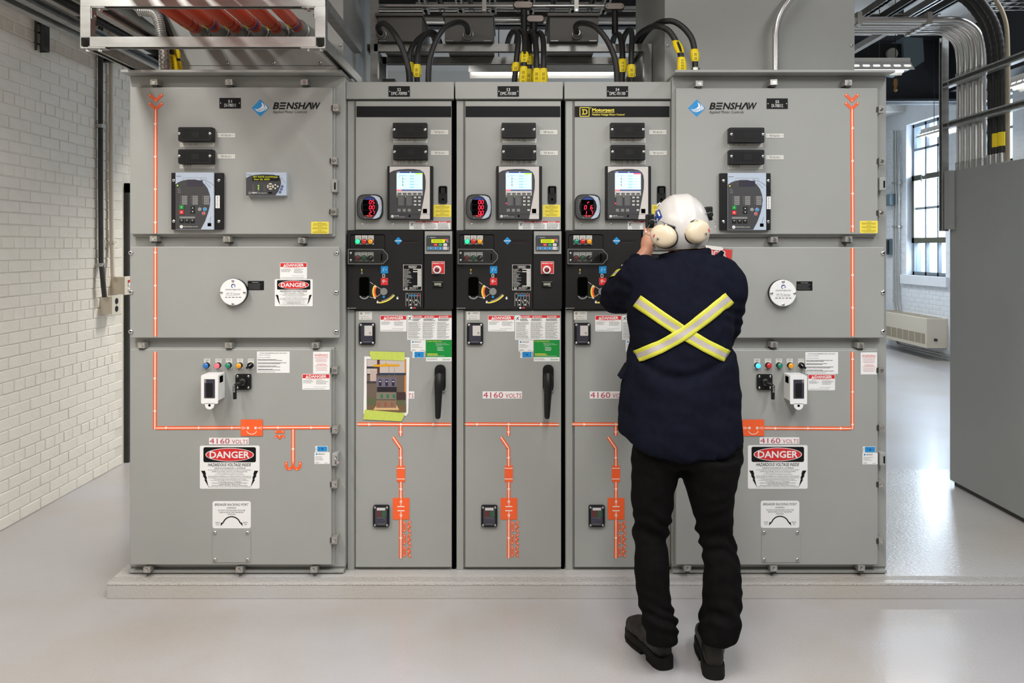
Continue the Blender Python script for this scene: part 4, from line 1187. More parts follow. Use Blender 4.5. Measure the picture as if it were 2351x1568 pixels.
    dark = [(5.7, 15.5), (14, 11), (28, 8), (45, 6.8), (62, 7), (76, 9.5), (83, 14), (87, 22), (88.5, 34), (88, 52), (84, 75), (80, 96), (75, 122), (5.7, 122)]
    t.pp(Q, [(X(p), Y(q)) for p, q in dark], slate, .0016)
    t.pq(Q, X(5.7), Y(110.6), X(75.5), Y(111.2), black, .002)
    t.pq(Q, X(76.5), Y(110.6), X(98), Y(111.2), inkg, .002)
    for p, q in ((25, 22.3), (43.6, 41.3)):
        t.pq(Q, X(p), Y(69), X(p + 14), Y(91), mid_g, .002)
        for k in range(7):
            t.micro(Q, X(p + 1), Y(70 + 3 * k), X(p + 12), Y(71.6 + 3 * k), 1, inkg, .0024, .6)
            t.pq(Q, X(q), Y(70 + 3 * k), X(q + 1.4), Y(71.4 + 3 * k), ledg if k == 0 else (ledr if (k == 5 and led and p == 25) else black), .0024)
    if led: t.pc(Q, X(23), Y(86), 1.7, ledr, .0026, n=10)
    t.pc(Q, X(12), Y(115.6), 3.1, white, .002, n=14); t.tx(Q, 'GE', X(10.4), Y(114.2), X(13.6), Y(117), slate, .0024, shear=.3)
    t.tx(Q, 'Multilin 869', X(16.5), Y(113), X(27), Y(115.2), white, .002); t.tx(Q, 'Motor Protection System', X(16.5), Y(116), X(41), Y(118.2), offw, .002)
    t.pc(Q, X(51.5), Y(115), 2.2, hole, .002, n=12)
    part('relay_face', t, o)
    t = MB(); t.pr(Q, X(21.6), Y(12.7), X(81.3), Y(67.5), silver2, .0005, .0016)
    t.pq(Q, X(22), Y(13), X(81), Y(57), lcd_blue, .0024)
    t.pq(Q, X(22), Y(13), X(81), Y(16.3), navy, .0027); t.pq(Q, X(64), Y(16.3), X(81), Y(19.5), dscr, .0027)
    t.pq(Q, X(33), Y(54.3), X(81), Y(57), navy, .0027); t.pq(Q, X(22), Y(54.3), X(33), Y(57), lamp['pink'], .0027)
    for k in range(5): t.pq(Q, X(52), Y(21.5 + 6.5 * k), X(62), Y(24.5 + 6.5 * k), lcd_lo, .0027); t.micro(Q, X(63), Y(22.5 + 6.5 * k), X(74), Y(23.8 + 6.5 * k), 1, inkg, .0027)
    t.line(Q, [(X(28), Y(28)), (X(28), Y(22)), (X(45), Y(22))], .6, inkg, .0027); t.line(Q, [(X(36), Y(22)), (X(36), Y(48))], .6, inkg, .0027)
    for k in range(3): t.pq(Q, X(35), Y(28 + 7 * k), X(37), Y(31 + 7 * k), inkg, .003)
    t.micro(Q, X(39), Y(30), X(47), Y(31.4), 1, inkg, .0027); t.pq(Q, X(24), Y(13.8), X(29), Y(15.4), white, .003); t.pq(Q, X(52), Y(13.8), X(55), Y(15.4), white, .003)
    part('screen', t, o)
    for p in (24, 36, 47.3, 59, 70.6):
        t = MB(); t.prr(Q, X(p), Y(62), X(p + 8.6), Y(66.3), 1, mid_g, .0021, .0015); part('soft_key', t, o)
    for q in (70.5, 79, 87.3, 99.5):
        for p in (61.5, 71.5):
            if q > 95 and p < 70: continue
            t = MB(); t.pr(Q, X(p), Y(q), X(p + 5.4), Y(q + 3.6), offw, .0012, .0016); t.micro(Q, X(p + .8), Y(q + 1), X(p + 4.6), Y(q + 2.6), 1, ink, .0032); part('menu_key', t, o)
    for p in (24, 35.7, 47.3):
        t = MB(); t.pr(Q, X(p), Y(98.5), X(p + 7), Y(105), keyg, .0012, .0016); part('function_key', t, o)
    t = MB(); t.pr(Q, X(82), Y(98.5), X(91.5), Y(108.5), hole, .0006, .0016); part('service_port', t, o)
    # -- round faced power meter with red digits
    yf = P.y - .03
    Q = Plane(yf)
    x0, y0 = 819.5 + dt, 446
    X = lambda v: x0 + v
    Y = lambda v: y0 + v
    def sq(r0, k): return [(29 + r0 * math.copysign(abs(math.cos(a)) ** k, math.cos(a)), 29.3 + r0 * math.copysign(abs(math.sin(a)) ** k, math.sin(a))) for a in [2 * PI * i / 40 for i in range(40)]]
    t = MB(); t.pp(Q, [(X(p), Y(q)) for p, q in sq(29.3, .5)], black, -.03, .03); o = part('digital_meter', t, C, 'rounded black meter with red digits')
    t = MB(); t.pp(Q, [(X(p), Y(q)) for p, q in sq(27.6, .5)], slate, .0006)
    cres = [(30, 2.4), (44, 3.5), (52, 7), (56, 16), (57, 29), (56, 42), (51.5, 52), (44, 55.5), (36, 56.5), (44, 46), (49, 36), (50, 27), (47, 16), (40, 7)]
    t.pp(Q, [(X(p), Y(q)) for p, q in cres], silver, .0009)
    for k in range(9):
        t.pq(Q, X(6 + abs(k - 4) * .5), Y(12 + 3.6 * k), X(12 + abs(k - 4) * .5), Y(13 + 3.6 * k), keyg, .0009); t.pq(Q, X(51.5), Y(12 + 3.6 * k), X(55), Y(12.8 + 3.6 * k), inkg, .0012)
    t.pc(Q, X(29), Y(29.5), 20, ink, .0012, n=36, ry=23.5)
    cap = lambda a0, a1: [(X(29 + 19 * math.cos(math.radians(a))), Y(29.5 + 22.5 * math.sin(math.radians(a)))) for a in range(a0, a1 + 1, 8)]
    t.pp(Q, cap(222, 318), navy, .0015); t.pp(Q, cap(46, 134), lamp['red'], .0015)
    t.pc(Q, X(25), Y(49.5), .8, white, .0018, n=6); t.pc(Q, X(33), Y(49.5), .8, white, .0018, n=6)
    t.pc(Q, X(19), Y(54), 1.4, keyg, .0012, n=8); t.micro(Q, X(22), Y(53.2), X(39), Y(55), 1, keyg, .0012)
    part('meter_face', t, o)
    t = MB()
    for r_, dg in enumerate(digits):
        y = Y(13.8 + 12.2 * r_)
        t.pq(Q, X(14), y - 1.2, X(42), y + 10, hole, .0018)
        x = 42.5 - 7.2 * len(dg.replace('.', ''))
        for ch in dg:
            if ch == '.': seven(t, Q, '.', X(x - .9), y, 4, 8.4, .0022); continue
            if ch != ' ': seven(t, Q, ch, X(x), y, 4.4, 8.4, .0022)
            x += 7
    part('display', t, o)
    # -- latch, stickers, screws
    t = MB(); t.prr(P, 1007 + dt, 427, 1027 + dt, 468, 4, black, 0, .006); t.prr(P, 1009 + dt, 429, 1025 + dt, 444, 2, hole, .006, .0003); t.prr(P, 1012 + dt, 431, 1022.5 + dt, 445, 1.5, black, .006, .004); t.pc(P, 1017 + dt, 458, 2.6, hole, .006, .0006)
    part('door_latch', t, C)
    L('caution_label', lab_yellow(P, 995.5 + dt, 470, 1036 + dt, 498), 'small yellow caution label')
    def tri(x0, y0, x1, y1, PP, big):
        t = MB(); t.pr(PP, x0, y0, x1, y1, white, .0006)
        h = 5.6 if big else 3
        t.pq(PP, x0 + 12, y0, x1, y0 + h, red, .001)
        t.line(PP, [(x0 + 3, y0 + 11), (x0 + 6, y0 + 6), (x0 + 9, y0 + 3)], 1.3, ink, .001); t.line(PP, [(x0 + 3, y0 + 5), (x0 + 6, y0 + 6.5), (x0 + 9, y0 + 11)], 1.1, ink, .001)
        wd = (x1 - x0 - 2) / 3
        for k, s in enumerate(('DANGER', 'PELIGRO', 'DANGER')):
            a = x0 + 2 + k * wd + (10 if k == 0 else 4)
            t.tx(PP, s, a + 5, y0 + h * .22, a + (22 if big else 18), y0 + h * .8, white, .0013, bold=.02)
            t.pp(PP, [(a + 2, y0 + h * .15), (a + 4, y0 + h * .85), (a, y0 + h * .85)], white, .0013)
            if big:
                t.micro(PP, a - (0 if k == 0 else 2), y0 + 7, x0 + (k + 1) * wd - 1, y0 + 13, 3, ink, .001, .6, ragged=.3)
                t.micro(PP, x0 + 2 + k * wd, y0 + 15, x0 + (k + 1) * wd - 1, y1 - 2, 18, inkg, .001, .45, ragged=.35)
            else:
                t.micro(PP, a - 2, y0 + 4.5, x0 + (k + 1) * wd, y1 - 1, 6, inkg, .001, .5, ragged=.2)
        return t
    L('trilingual_label', tri(940 + dt, 508, 1034 + dt, 527, P, False))
    screws(C, P, [(833 + dt, 514), (902 + dt, 514)], 0, sc=.8)
    # -- black control panel in the middle
    yp = yC - .03
    B = Plane(yp)
    t = MB(); t.box(B.x(797.5 + dt), B.x(972 + dt), yp, yC + .012, B.z(710), B.z(530), blackm); pm = part('control_panel', t, C, 'black control panel with handle slot', bevel=.003)
    t = MB(); t.box(B.x(973.5 + dt), B.x(1040 + dt), yp, yC + .012, B.z(710), B.z(530), blackm); pr_ = part('side_panel', t, C, 'black side panel with emergency stop', bevel=.003)
    t = MB()
    t.prr(B, 804 + dt, 538, 884 + dt, 575, 5, hole, .0003); t.prr(B, 805 + dt, 540, 883 + dt, 575, 4, blackm, .0006)
    part('panel_recess', t, pm)
    t = MB(); diamond(t, B, 914.5 + dt, 553, 9, .0006, False); t.pq(B, 906.5 + dt, 552.2, 922 + dt, 553.6, white, .001)
    t.tx(B, 'BENSHAW', 924 + dt, 550, 960 + dt, 555.5, ink, .0006, shear=.2); t.micro(B, 925 + dt, 556.5, 962 + dt, 558, 1, dimred, .0006)
    part('maker_logo', t, pm, 'blue diamond logo')
    t = MB(); t.tx(B, '48232-187-02 REV', 797.5 + dt, 706.5, 818 + dt, 708.5, offw, .0006)
    t.pc(B, 830.5 + dt, 619, 1.5, yellow, .0006, n=10); t.pq(B, 830 + dt, 620, 831 + dt, 623.5, yellow, .0006)
    part('panel_print', t, pm, kind='stuff')
    t = MB()
    for p, q in (((849, 647), (857, 653)), ((864, 657), (875, 664)), ((848, 681.5), (859, 684)), ((865, 681), (875, 674))):
        t.line(B, [(p[0] + dt, p[1]), (q[0] + dt, q[1])], .8, offw, .0006)
    t.arc(B, 881 + dt, 669.5, 24.5, 145, 217, 3.6, yellow, .0006); t.arc(B, 881 + dt, 669.5, 21, 145, 217, 4, orange, .0008)
    t.pc(B, 862 + dt, 657.5, 2.2, offw, .0012, n=10); t.pc(B, 861 + dt, 684, 2.2, offw, .0012, n=10)
    t.arc(B, 868 + dt, 646, 49, 40, 88, 3, yellow, .0006); t.arc(B, 868 + dt, 646, 46, 40, 80, 3, keyg, .0008)
    part('gauge_scale', t, pm, kind='stuff')
    t = MB()
    for a, c in ((867, 692), (912.5, 683)):
        t.pr(B, a - 2 + dt, c, a + 2 + dt, c + 4, white, .0006); t.arc(B, a + dt, c, 1.5, 180, 360, .7, white, .0006)
    part('lock_symbols', t, pm, kind='stuff')
    t = MB()
    for k in range(6): t.pq(B, 931.5 + 6.6 * k + dt, 673, 932 + 6.6 * k + dt, 703, offw, .0006)
    for k in range(5):
        t.tx(B, str(k + 1), 934 + 6.6 * k + dt, 672.5, 935.5 + 6.6 * k + dt, 675, offw, .0006)
        if k: t.pr(B, 933 + 6.6 * k + dt, 677, 937 + 6.6 * k + dt, 680.4, blue if k < 4 else red, .0006)
        for q in (688, 698):
            if k in (1, 3): t.pr(B, 934 + 6.6 * k + dt, q, 936.6 + 6.6 * k + dt, q + 3, white, .0006)
    t.pr(B, 934 + dt, 685, 935.5 + dt, 691, white, .0006); t.line(B, [(947 + dt, 688), (950 + dt, 696)], .8, offw, .0006); t.line(B, [(960 + dt, 690), (963 + dt, 697)], .8, offw, .0006)
    t.pr(B, 942 + dt, 705, 946 + dt, 708.5, white, .0006); t.pq(B, 947 + dt, 706.5, 949.5 + dt, 707.2, white, .0006); t.pr(B, 950.5 + dt, 705, 954.5 + dt, 708.5, red, .0006)
    part('sequence_chart', t, pm, kind='stuff')
    for k, (m, tt) in enumerate(((('green' if idx == 3 else 'green_on'), ('MOTOR', 'STOPPED')), ('red', ('MOTOR', 'RUNNING')), ('amber', ('STARTER', 'FAULT')))):
        pushbutton(C, B, 822.3 + 14.6 * k + dt, 554.5, lamp[m], 540.5, None, tt, 13, .016)
    for k, (m, kn, tt) in enumerate((('dred', None, ('STOP',)), ('dgreen', None, ('START',)), ('x', math.radians(45), ('LOC REM',)))):
        pushbutton(C, B, 821.8 + 14.6 * k + dt, 592.5, lamp.get(m), 579, kn, tt, 13.5, .016)
    t = MB(); ol = [(802, 572), (881, 572.6), (892, 585), (892, 594), (881.5, 605.5), (802, 605.5)]
    t.pp(B, [(p + dt, q) for p, q in ol], clear_m, .024, .002)
    t.line(B, [(p + dt, q) for p, q in ol + ol[:1]], 1.2, keyg, .0262)
    t.pr(B, 877 + dt, 582, 879 + dt, 598, hole, .0264); t.pr(B, 802 + dt, 572.3, 815 + dt, 605, black, .02, .0)
    cv = part('clear_cover', t, C, 'hinged clear plastic cover over the start and stop buttons')
    screws(cv, B, [(808 + dt, 581), (808 + dt, 597)], .0262, BBOLT, 'screw', .5)
    t = MB(); t.lathe((B.x(830.5 + dt), yp, B.z(627)), (0, -1, 0), [(.006, 0), (.006, .004), (.004, .006)], chrome, 14); part('key_lock', t, C)
    t = MB(); t.prr(B, 824 + dt, 635, 849 + dt, 685.5, 6, keyg if 0 else black, .0, .003); t.prr(B, 825 + dt, 636, 848 + dt, 680, 5.5, hole, .003, .0003); t.arc(B, 836.5 + dt, 675, 10.5, 25, 155, 3.4, keyg, .0034)
    part('handle_slot', t, C)
    for m, y in ((blue, 611), (red, 638)):
        t = MB(); t.pr(B, 874.5 + dt, y, 891 + dt, y + 16.5, m, .0012)
        t.line(B, [(880 + dt, y + 12), (880 + dt, y + 8), (882.5 + dt, y + 4)], .9, white, .0016); t.pc(B, 886.5 + dt, y + 8, 1, white, .0016, n=8)
        if m is red: t.arc(B, 881 + dt, y + 7, 2.6, 0, 360, .8, white, .0016)
        part('position_plate', t, C, 'blue open symbol plate' if m is blue else 'red closed symbol plate')
    t = MB(); t.line(B, [(878.7 + dt, 629.5), (883.3 + dt, 629.5), (883.3 + dt, 636.5), (878.7 + dt, 636.5), (878.7 + dt, 629)], 1.1, white, .001); t.prr(B, 878.6 + dt, 679, 883.6 + dt, 684, 1, blue, .0006); part('position_mark', t, C)
    t = MB(); c = (B.x(881.2 + dt), yp, B.z(669.5)); t.lathe(c, (0, -1, 0), [(.0172, 0), (.0172, .003), (.0155, .005)], keyg, 24); part('interlock_disc', t, C)
    t = MB(); t.pr(B, 925 + dt, 607, 969 + dt, 667, ink, .0012)
    t.line(B, [(926 + dt, 608), (968 + dt, 608), (968 + dt, 666), (926 + dt, 666), (926 + dt, 607.6)], .9, silver2, .0015)
    for p in (926.5, 967.5):
        for q in (608.7, 665): t.pc(B, p + dt, q, 1.2, silver2, .0018, n=8)
    for k in range(3): t.micro(B, 936 + dt, 610 + 2.2 * k, 959 + dt, 611.5 + 2.2 * k, 1, offw, .0015, .7, True, .4)
    for k in range(15):
        y = 617.5 + 2.75 * k
        t.micro(B, 927.5 + dt, y, 946 + dt, y + 2, 1, offw, .0015, .45, ragged=.6)
        t.pq(B, (948.5 if k in (0, 2, 14) else 958.5) + dt, y - .3, 967 + dt, y + 1.7, offw, .0015)
    t.line(B, [(930 + dt, 660), (935.5 + dt, 660), (935.5 + dt, 664.5), (930 + dt, 664.5), (930 + dt, 659.6)], .8, offw, .0015); t.pr(B, 931.5 + dt, 661.3, 934 + dt, 663.3, offw, .0002, .0015)
    t.tx(B, 'SQUARE D', 940 + dt, 659.3, 960 + dt, 662.3, offw, .0015, bold=.02); t.micro(B, 940 + dt, 663, 959 + dt, 664.6, 1, offw, .0015)
    part('rating_plate', t, C, 'black rating plate with pale bordered rows')
    # -- keypad, emergency stop, counter
    t = MB(); t.pr(B, 975.5 + dt, 531, 1038 + dt, 583, grey, .004); o = part('keypad_plate', t, C, 'grey plate carrying a lit keypad')
    t = MB(); t.prr(B, 980 + dt, 541, 1033 + dt, 575, 2, slate, .004, .008); t.prr(B, 979.6 + dt, 540.6, 1033.4 + dt, 575.4, 2, black, .004, .007)
    t.pq(B, 981 + dt, 566, 1032 + dt, 574, keyg, .0122)
    diamond(t, B, 984.5 + dt, 545, 1.8, .0124, False); t.tx(B, 'BENSHAW', 989 + dt, 544, 1001 + dt, 546.4, offw, .0124)
    t.micro(B, 1025 + dt, 549, 1031 + dt, 557, 3, offw, .0124); t.pc(B, 1024.5 + dt, 550.5, 2, ledr, .0124, n=10)
    part('keypad_face', t, o)
    t = MB(); t.pr(B, 991 + dt, 549.5, 1022 + dt, 557.5, lcd_green, .001, .012); t.micro(B, 994 + dt, 551, 1018 + dt, 556, 2, ink, .0136); part('display', t, o)
    for p, q, m, s in ((997, 559, red, 'STOP'), (1008, 559, green, 'START'), (1019, 559, white, 'PARAM'), (986, 567, blue, '\u2191'), (997, 567, blue, '\u2193'), (1008, 567, blue, '\u21b5'), (1019, 567, white, 'ENTER')):
        t = MB(); t.prr(B, p + dt - .5, q, p + 8 + dt, q + 6, 1.2, m, .0124, .0012)
        if len(s) > 1: t.tx(B, s, p + 1 + dt, q + 2, p + 6.6 + dt, q + 4.2, white if m is not white else ink, .014)
        else: t.line(B, [(p + 3.8 + dt, q + 1.3), (p + 3.8 + dt, q + 4.8)], 1.1, white, .014)
        part('keypad_key', t, o)
    t = MB(); t.pr(B, 991.5 + dt, 600, 1021 + dt, 628.5, red, .0015); t.line(B, [(992 + dt, 600.4), (1020.6 + dt, 600.4), (1020.6 + dt, 628), (992 + dt, 628), (992 + dt, 600)], .8, offw, .0018); t.tx(B, 'EMERGENCY STOP', 994 + dt, 603, 1018.5 + dt, 606, white, .0018, bold=.02); o = part('emergency_stop', t, C, 'red emergency stop plate and button')
    t = MB(); c = (B.x(1004.5 + dt), yp - .0015, B.z(619)); t.lathe(c, (0, -1, 0), [(.0185, 0), (.0185, .022), (.0165, .024), (.0115, .024)], white, 26); part('guard_ring', t, o, smooth=True)
    t = MB(); t.lathe(c, (0, -1, 0), [(.0118, .0), (.0118, .0245), (.009, .0275), (.003, .0285)], lamp['dred'], 22); part('stop_button', t, o, smooth=True)
    t = MB(); t.prr(B, 994.5 + dt, 646.5, 1017 + dt, 659, 1, black, 0, .008); t.pq(B, 994 + dt, 646.3, 1017.5 + dt, 647.2, keyg, .0083); t.pq(B, 997.5 + dt, 649.5, 1013 + dt, 655, lcd_lo2, .0083); t.micro(B, 999 + dt, 650.5, 1012 + dt, 654, 1, inkg, .0086); t.micro(B, 1009 + dt, 656.5, 1014 + dt, 658, 1, offw, .0083)
    part('hour_meter', t, C)
    # -- lower door
    d = db
    a, c = 818.5 + d, 1038 + d * 1.0
    t = MB(); t.box(PC.x(817.5 + dt), PC.x(1037.5 + dt), yC - .012, yC + .01, PC.z(1300), PC.z(713), grey); part('lower_door', t, C, bevel=.003)
    t = MB(); t.pr(P, 824 + d, 715, 854 + d, 734, offw, .0006); t.micro(P, 838 + d, 716.5, 852 + d, 721.5, 3, inkg, .001); t.pc(P, 829.5 + d, 719.5, 2.6, inkg, .001, n=12); t.tx(P, 'UL', 827.8 + d, 718, 831.2 + d, 721, offw, .0013); t.micro(P, 828 + d, 726, 847 + d, 728, 1, inkg, .001, ragged=0); t.pc(P, 831 + d, 731, 1.4, inkg, .001, n=8); t.micro(P, 835 + d, 730, 852 + d, 732, 1, inkg, .001); part('listing_label', t, C)
    def viewport(x0, y0, x1, y1, big):
        t = MB(); t.prr(P, x0, y0, x1, y1, 4, black, 0, .014); o = part('viewing_window', t, C, 'black framed viewing window')
        screws(o, P, [(x0 + 4.5, y0 + 4.5), (x1 - 4.5, y0 + 4.5), (x0 + 4.5, y1 - 4.5), (x1 - 4.5, y1 - 4.5)], .014, sc=.8)
        t = MB()
        w_, h_ = x1 - x0, y1 - y0
        fr = [(x0 + 7, y0 + 3), (x1 - 7, y0 + 3), (x1 - 5, y0 + 8), (x1 - 5, y1 - 9), (x1 - 9, y1 - 4), (x0 + 9, y1 - 4), (x0 + 5, y1 - 9), (x0 + 5, y0 + 8)]
        t.pp(P, fr, lcd_off, .0146)
        if big:
            t.pp(P, [(x0 + 13, y0 + 6), (x1 - 7, y0 + 6), (x1 - 6, y0 + 8), (x1 - 6, y0 + 29), (x0 + 13, y0 + 29)], silver2, .015); t.arc(P, x1 - 11, y0 + 23, 2, 0, 360, .7, ink, .0154); t.line(P, [(x0 + 9, y1 - 7), (x1 - 9, y1 - 7)], .8, keyg, .015)
        else:
            t.pq(P, x0 + 9, y0 + 5, x1 - 9, y0 + 11, silver2, .015); t.pq(P, x0 + 8, y0 + 12, x0 + 19, y0 + 26, dimred, .015); t.pq(P, x0 + 20, y0 + 12, x1 - 7, y0 + 26, dimgreen, .015); t.line(P, [(x0 + 9, y1 - 7), (x1 - 9, y1 - 7)], .8, keyg, .015); t.line(P, [(x0 + 9, y0 + 28), (x0 + 26, y0 + 28), (x0 + 26, y0 + 33)], .7, keyg, .0152)
        part('window_view', t, o)
    viewport(825 + d, 741, 862 + d, 791, True)
    viewport(857.5 + d, 1158.5, 894.5 + d, 1208, False)
    L('danger_label', lab_danger_small(P, 873 + d, 724, 933.5 + d, 761), 'small white danger label with red band')
    L('trilingual_label', tri(935 + d, 724, 1037 + d * 1.004, 780, P, True), 'white trilingual danger label with red heads')
    L('data_label', lab_white(P, 943 + d, 781, 977 + d, 806.5))
    L('blue_sticker', lab_blue(P, 947 + d, 807, 974 + d, 821.5))
    t = MB(); t.pr(P, 978 + d, 780.5, 1037 + d, 820, green, .0006); t.pr(P, 978 + d, 820, 1037 + d, 829.5, white, .0006)
    t.tx(P, 'Product Registration', 980 + d, 782, 1015 + d, 785.5, yellow, .001)
    for k, (s, q) in enumerate((('Register now to receive:', 25), ('\u2022 Technical Support Information', 31), ('\u2022 Special Offers', 14))): t.tx(P, s, 1000 + d, 787 + 3 * k, 1000 + q + d, 789 + 3 * k, white, .001)
    t.micro(P, 1004 + d, 797, 1019 + d, 806, 3, white, .001); t.micro(P, 981 + d, 811, 1009 + d, 816, 2, yellow, .001, .6); t.micro(P, 981 + d, 816.5, 1033 + d, 818.6, 1, white, .001)
    t.micro(P, 980 + d, 822, 1006 + d, 827.5, 2, inkg, .001); t.tx(P, 'Schneider', 1016 + d, 822.5, 1035 + d, 827, green, .001)
    part('registration_label', t, C, 'green product registration label')
    L('voltage_label', lab_volts(P, 860.5 + d, 898.5, 951 + d, 915), 'white label reading 4160 VOLTS in crimson')
    t = MB(); t.prr(P, 998.5 + d, 837, 1023.5 + d, 898, 11, black, 0, .012); o = part('operating_handle', t, C, 'black pistol grip operating handle')
    t = MB(); c1_, c2_ = P.x(1010.5 + d), P.y - .05
    t.tube([(c1_, P.y - .012, P.z(862)), (c1_, P.y - .045, P.z(862)), (c1_ - .001, P.y - .058, P.z(872)), (c1_ - .003, P.y - .056, P.z(900)), (c1_ - .005, P.y - .05, P.z(935)), (c1_ - .006, P.y - .05, P.z(953)), (c1_ - .006, P.y - .05, P.z(956))], .017, black, 14, rad=[.019, .021, .0205, .0175, .0145, .0125, .008])
    part('grip', t, o, smooth=True)
    t = MB(); t.pr(P, 998 + d, 896, 1023.5 + d, 898.5, keyg, .014); part('handle_rest', t, o)
    # -- mimic diagram
    mimic(C, P, [(821 + d, 973.5), (1035 + d, 974.5)], rt(974, (849 + d, 922 + d, 996 + d)))
    mimic(C, P, [(920 + d, 979), (920 + d, 1000)], dn(920 + d, (993,)))
    t = MB(); strip(t, P, [(903 + d, 1004), (920 + d, 1029), (920.5 + d, 1069)], dn(920 + d, (1052,))); part('switch_symbol', t, C)
    t = MB(); t.pr(P, 911 + d, 1069, 930 + d, 1106, orange, .002); [t.pq(P, 911 + d, y, 929.5 + d, y + 1.6, cream, .0024) for y in (1074, 1098.5)]; part('fuse_symbol', t, C)
    mimic(C, P, [(920.5 + d, 1107), (920.5 + d, 1143)], dn(920.5 + d, (1124,)))
    t = MB(); x = 920.8 + d; t.pr(P, 902 + d, 1143, 940 + d, 1192.5, orange, .0022)
    for y in (1162.5, 1172): t.pq(P, x - 8, y - 1.1, x + 8, y + 1.1, cream, .0026)
    t.line(P, [(x, 1162), (x, 1146)], 1.3, cream, .0026); t.line(P, [(x, 1172), (x, 1190)], 1.3, cream, .0026)
    for y in (1148, 1151): t.line(P, [(x - 3, y + 3), (x, y), (x + 3, y + 3)], 1.1, cream, .0028)
    for y in (1183, 1186): t.line(P, [(x - 3, y - 3), (x, y), (x + 3, y - 3)], 1.1, cream, .0028)
    part('contactor_symbol', t, C)
    mimic(C, P, [(920.5 + d, 1193), (920.5 + d, 1281)], dn(920.5 + d, (1236,)))
    for y in (1209, 1238, 1266):
        t = MB(); t.pr(P, 926.3 + d, y - 11.5, 931 + d, y + 11.5, orange, .002)
        t.arc(P, 942 + d, y - 5.5, 5.2, 90, 290, 4, orange, 0, .002); t.arc(P, 942 + d, y + 5.5, 5.2, 70, 270, 4, orange, 0, .002); t.pr(P, 937 + d, y - 1.5, 944 + d, y + 1.5, orange, .0023)
        dots(t, P, [(928.6 + d, y - 8.5), (928.6 + d, y + 8.5), (941 + d, y - 10), (937.5 + d, y - .2), (941 + d, y + 9.8)])
        part('transformer_symbol', t, C)
    return C
mid_g = mat('mid_grey_print', (84, 84, 86), 0.5)
lcd_lo = mat('pale_blue_field', (150, 196, 226), 0.4, emit=.5)
lcd_lo2 = mat('grey_lcd', (150, 152, 132), 0.3)
dimred = mat('dim_red_print', (92, 44, 44), 0.5)
dimgreen = mat('dim_green', (50, 84, 60), 0.4)
S2 = starter(2, 'S2', 'narrow grey motor starter cabinet with a photo print taped on, nameplate S2', 0, 0, ('S2', 'DMC-700900'), ('05', '00', '27'), ledg, False)
S3 = starter(0, 'S3', 'middle narrow grey motor starter cabinet with nothing taped on, nameplate S3', 250.5, 247.5, ('S3', 'DMC-701000'), ('00', '00', '0.0'), ledg, True)
S4 = starter(3, 'S4', 'narrow grey motor starter cabinet with yellow lettering on its black band, nameplate S4', 501, 493.5, ('S4', 'DMC-701100'), ('r ', '0 6', '1 7'), lamp['pink'], True)
# ---- photo print taped over the voltage label of the first starter
P = Plane(yC - .013)
T = thing('photo_print', 'white bordered colour photo of electrical gear taped to the first narrow cabinet', 'photo', at(888, 890, yC - .014))
t = MB(); t.pp(P, [(836.5, 818), (940.5, 820.5), (937.5, 948), (933, 954.5), (834.5, 950)], white, .0012, .0004); sheet = part('sheet', t, T)
t = MB()
g = lambda r, g_, b_: MATS.get('print_%d_%d_%d' % (r, g_, b_)) or mat('print_%d_%d_%d' % (r, g_, b_), (r, g_, b_), .35)
def Rq(x0, y0, x1, y1, c, o=.0018): t.pq(P, x0, y0, x1, y1, g(*c), o)
Rq(842, 824, 933, 947, (128, 112, 96)); Rq(843, 825, 932, 860, (196, 184, 176), .002); Rq(842, 858, 932, 912, (106, 92, 80), .002)
Rq(850, 850, 864, 875, (190, 168, 160), .0022); Rq(842, 841, 866, 846, (52, 54, 60), .0024); Rq(842, 875, 866, 880, (60, 58, 60), .0024); Rq(866, 825, 872, 862, (86, 50, 46), .0022); Rq(929, 826, 932.5, 905, (206, 136, 66), .0022)
t.pp(P, [(858, 837), (884, 836), (886.5, 830.5), (890, 836), (917, 836), (917, 841), (858, 842)], g(220, 160, 36), .0026)
Rq(868, 856, 932, 861, (44, 56, 78), .0026); t.line(P, [(893, 840), (893, 866)], .7, inkg, .0028); t.line(P, [(906, 844), (906, 864)], .7, inkg, .0028)
Rq(864, 866, 911, 888, (106, 100, 116), .0028); Rq(866, 888, 911, 900, (34, 30, 34), .0028); Rq(864, 900, 909, 918, (126, 116, 104), .0028); Rq(842, 912, 930, 930, (92, 96, 70), .0024); Rq(864, 917, 910, 936, (134, 108, 86), .0028); Rq(911, 900, 931, 918, (64, 46, 46), .0028)
Rq(842, 928, 932, 947, (112, 90, 64), .0022)
for k in range(3):
    Rq(870 + 15 * k, 871, 876 + 15 * k, 886, (40, 38, 48), .003); Rq(871 + 15 * k, 874, 875 + 15 * k, 877, (180, 176, 186), .0032); Rq(874 + 14 * k, 905, 879 + 14 * k, 914, (36, 120, 74), .003); Rq(868 + 15 * k, 924, 872 + 15 * k, 934, (156, 80, 56), .003)
t.pp(P, [(857, 941), (865, 930), (911, 930), (917, 941)], g(212, 176, 126), .0026)
part('picture', t, T)
for nm, pts in (('tape', [(850.5, 806), (930, 808.5), (929.5, 828), (854, 825), (848.5, 812)]), ('tape', [(838, 940), (929, 948), (929, 953), (922, 967), (834, 962.5)])):
    t = MB(); t.pp(P, pts, tape_m, .0034, .0003); part(nm, t, T, 'strip of green masking tape')
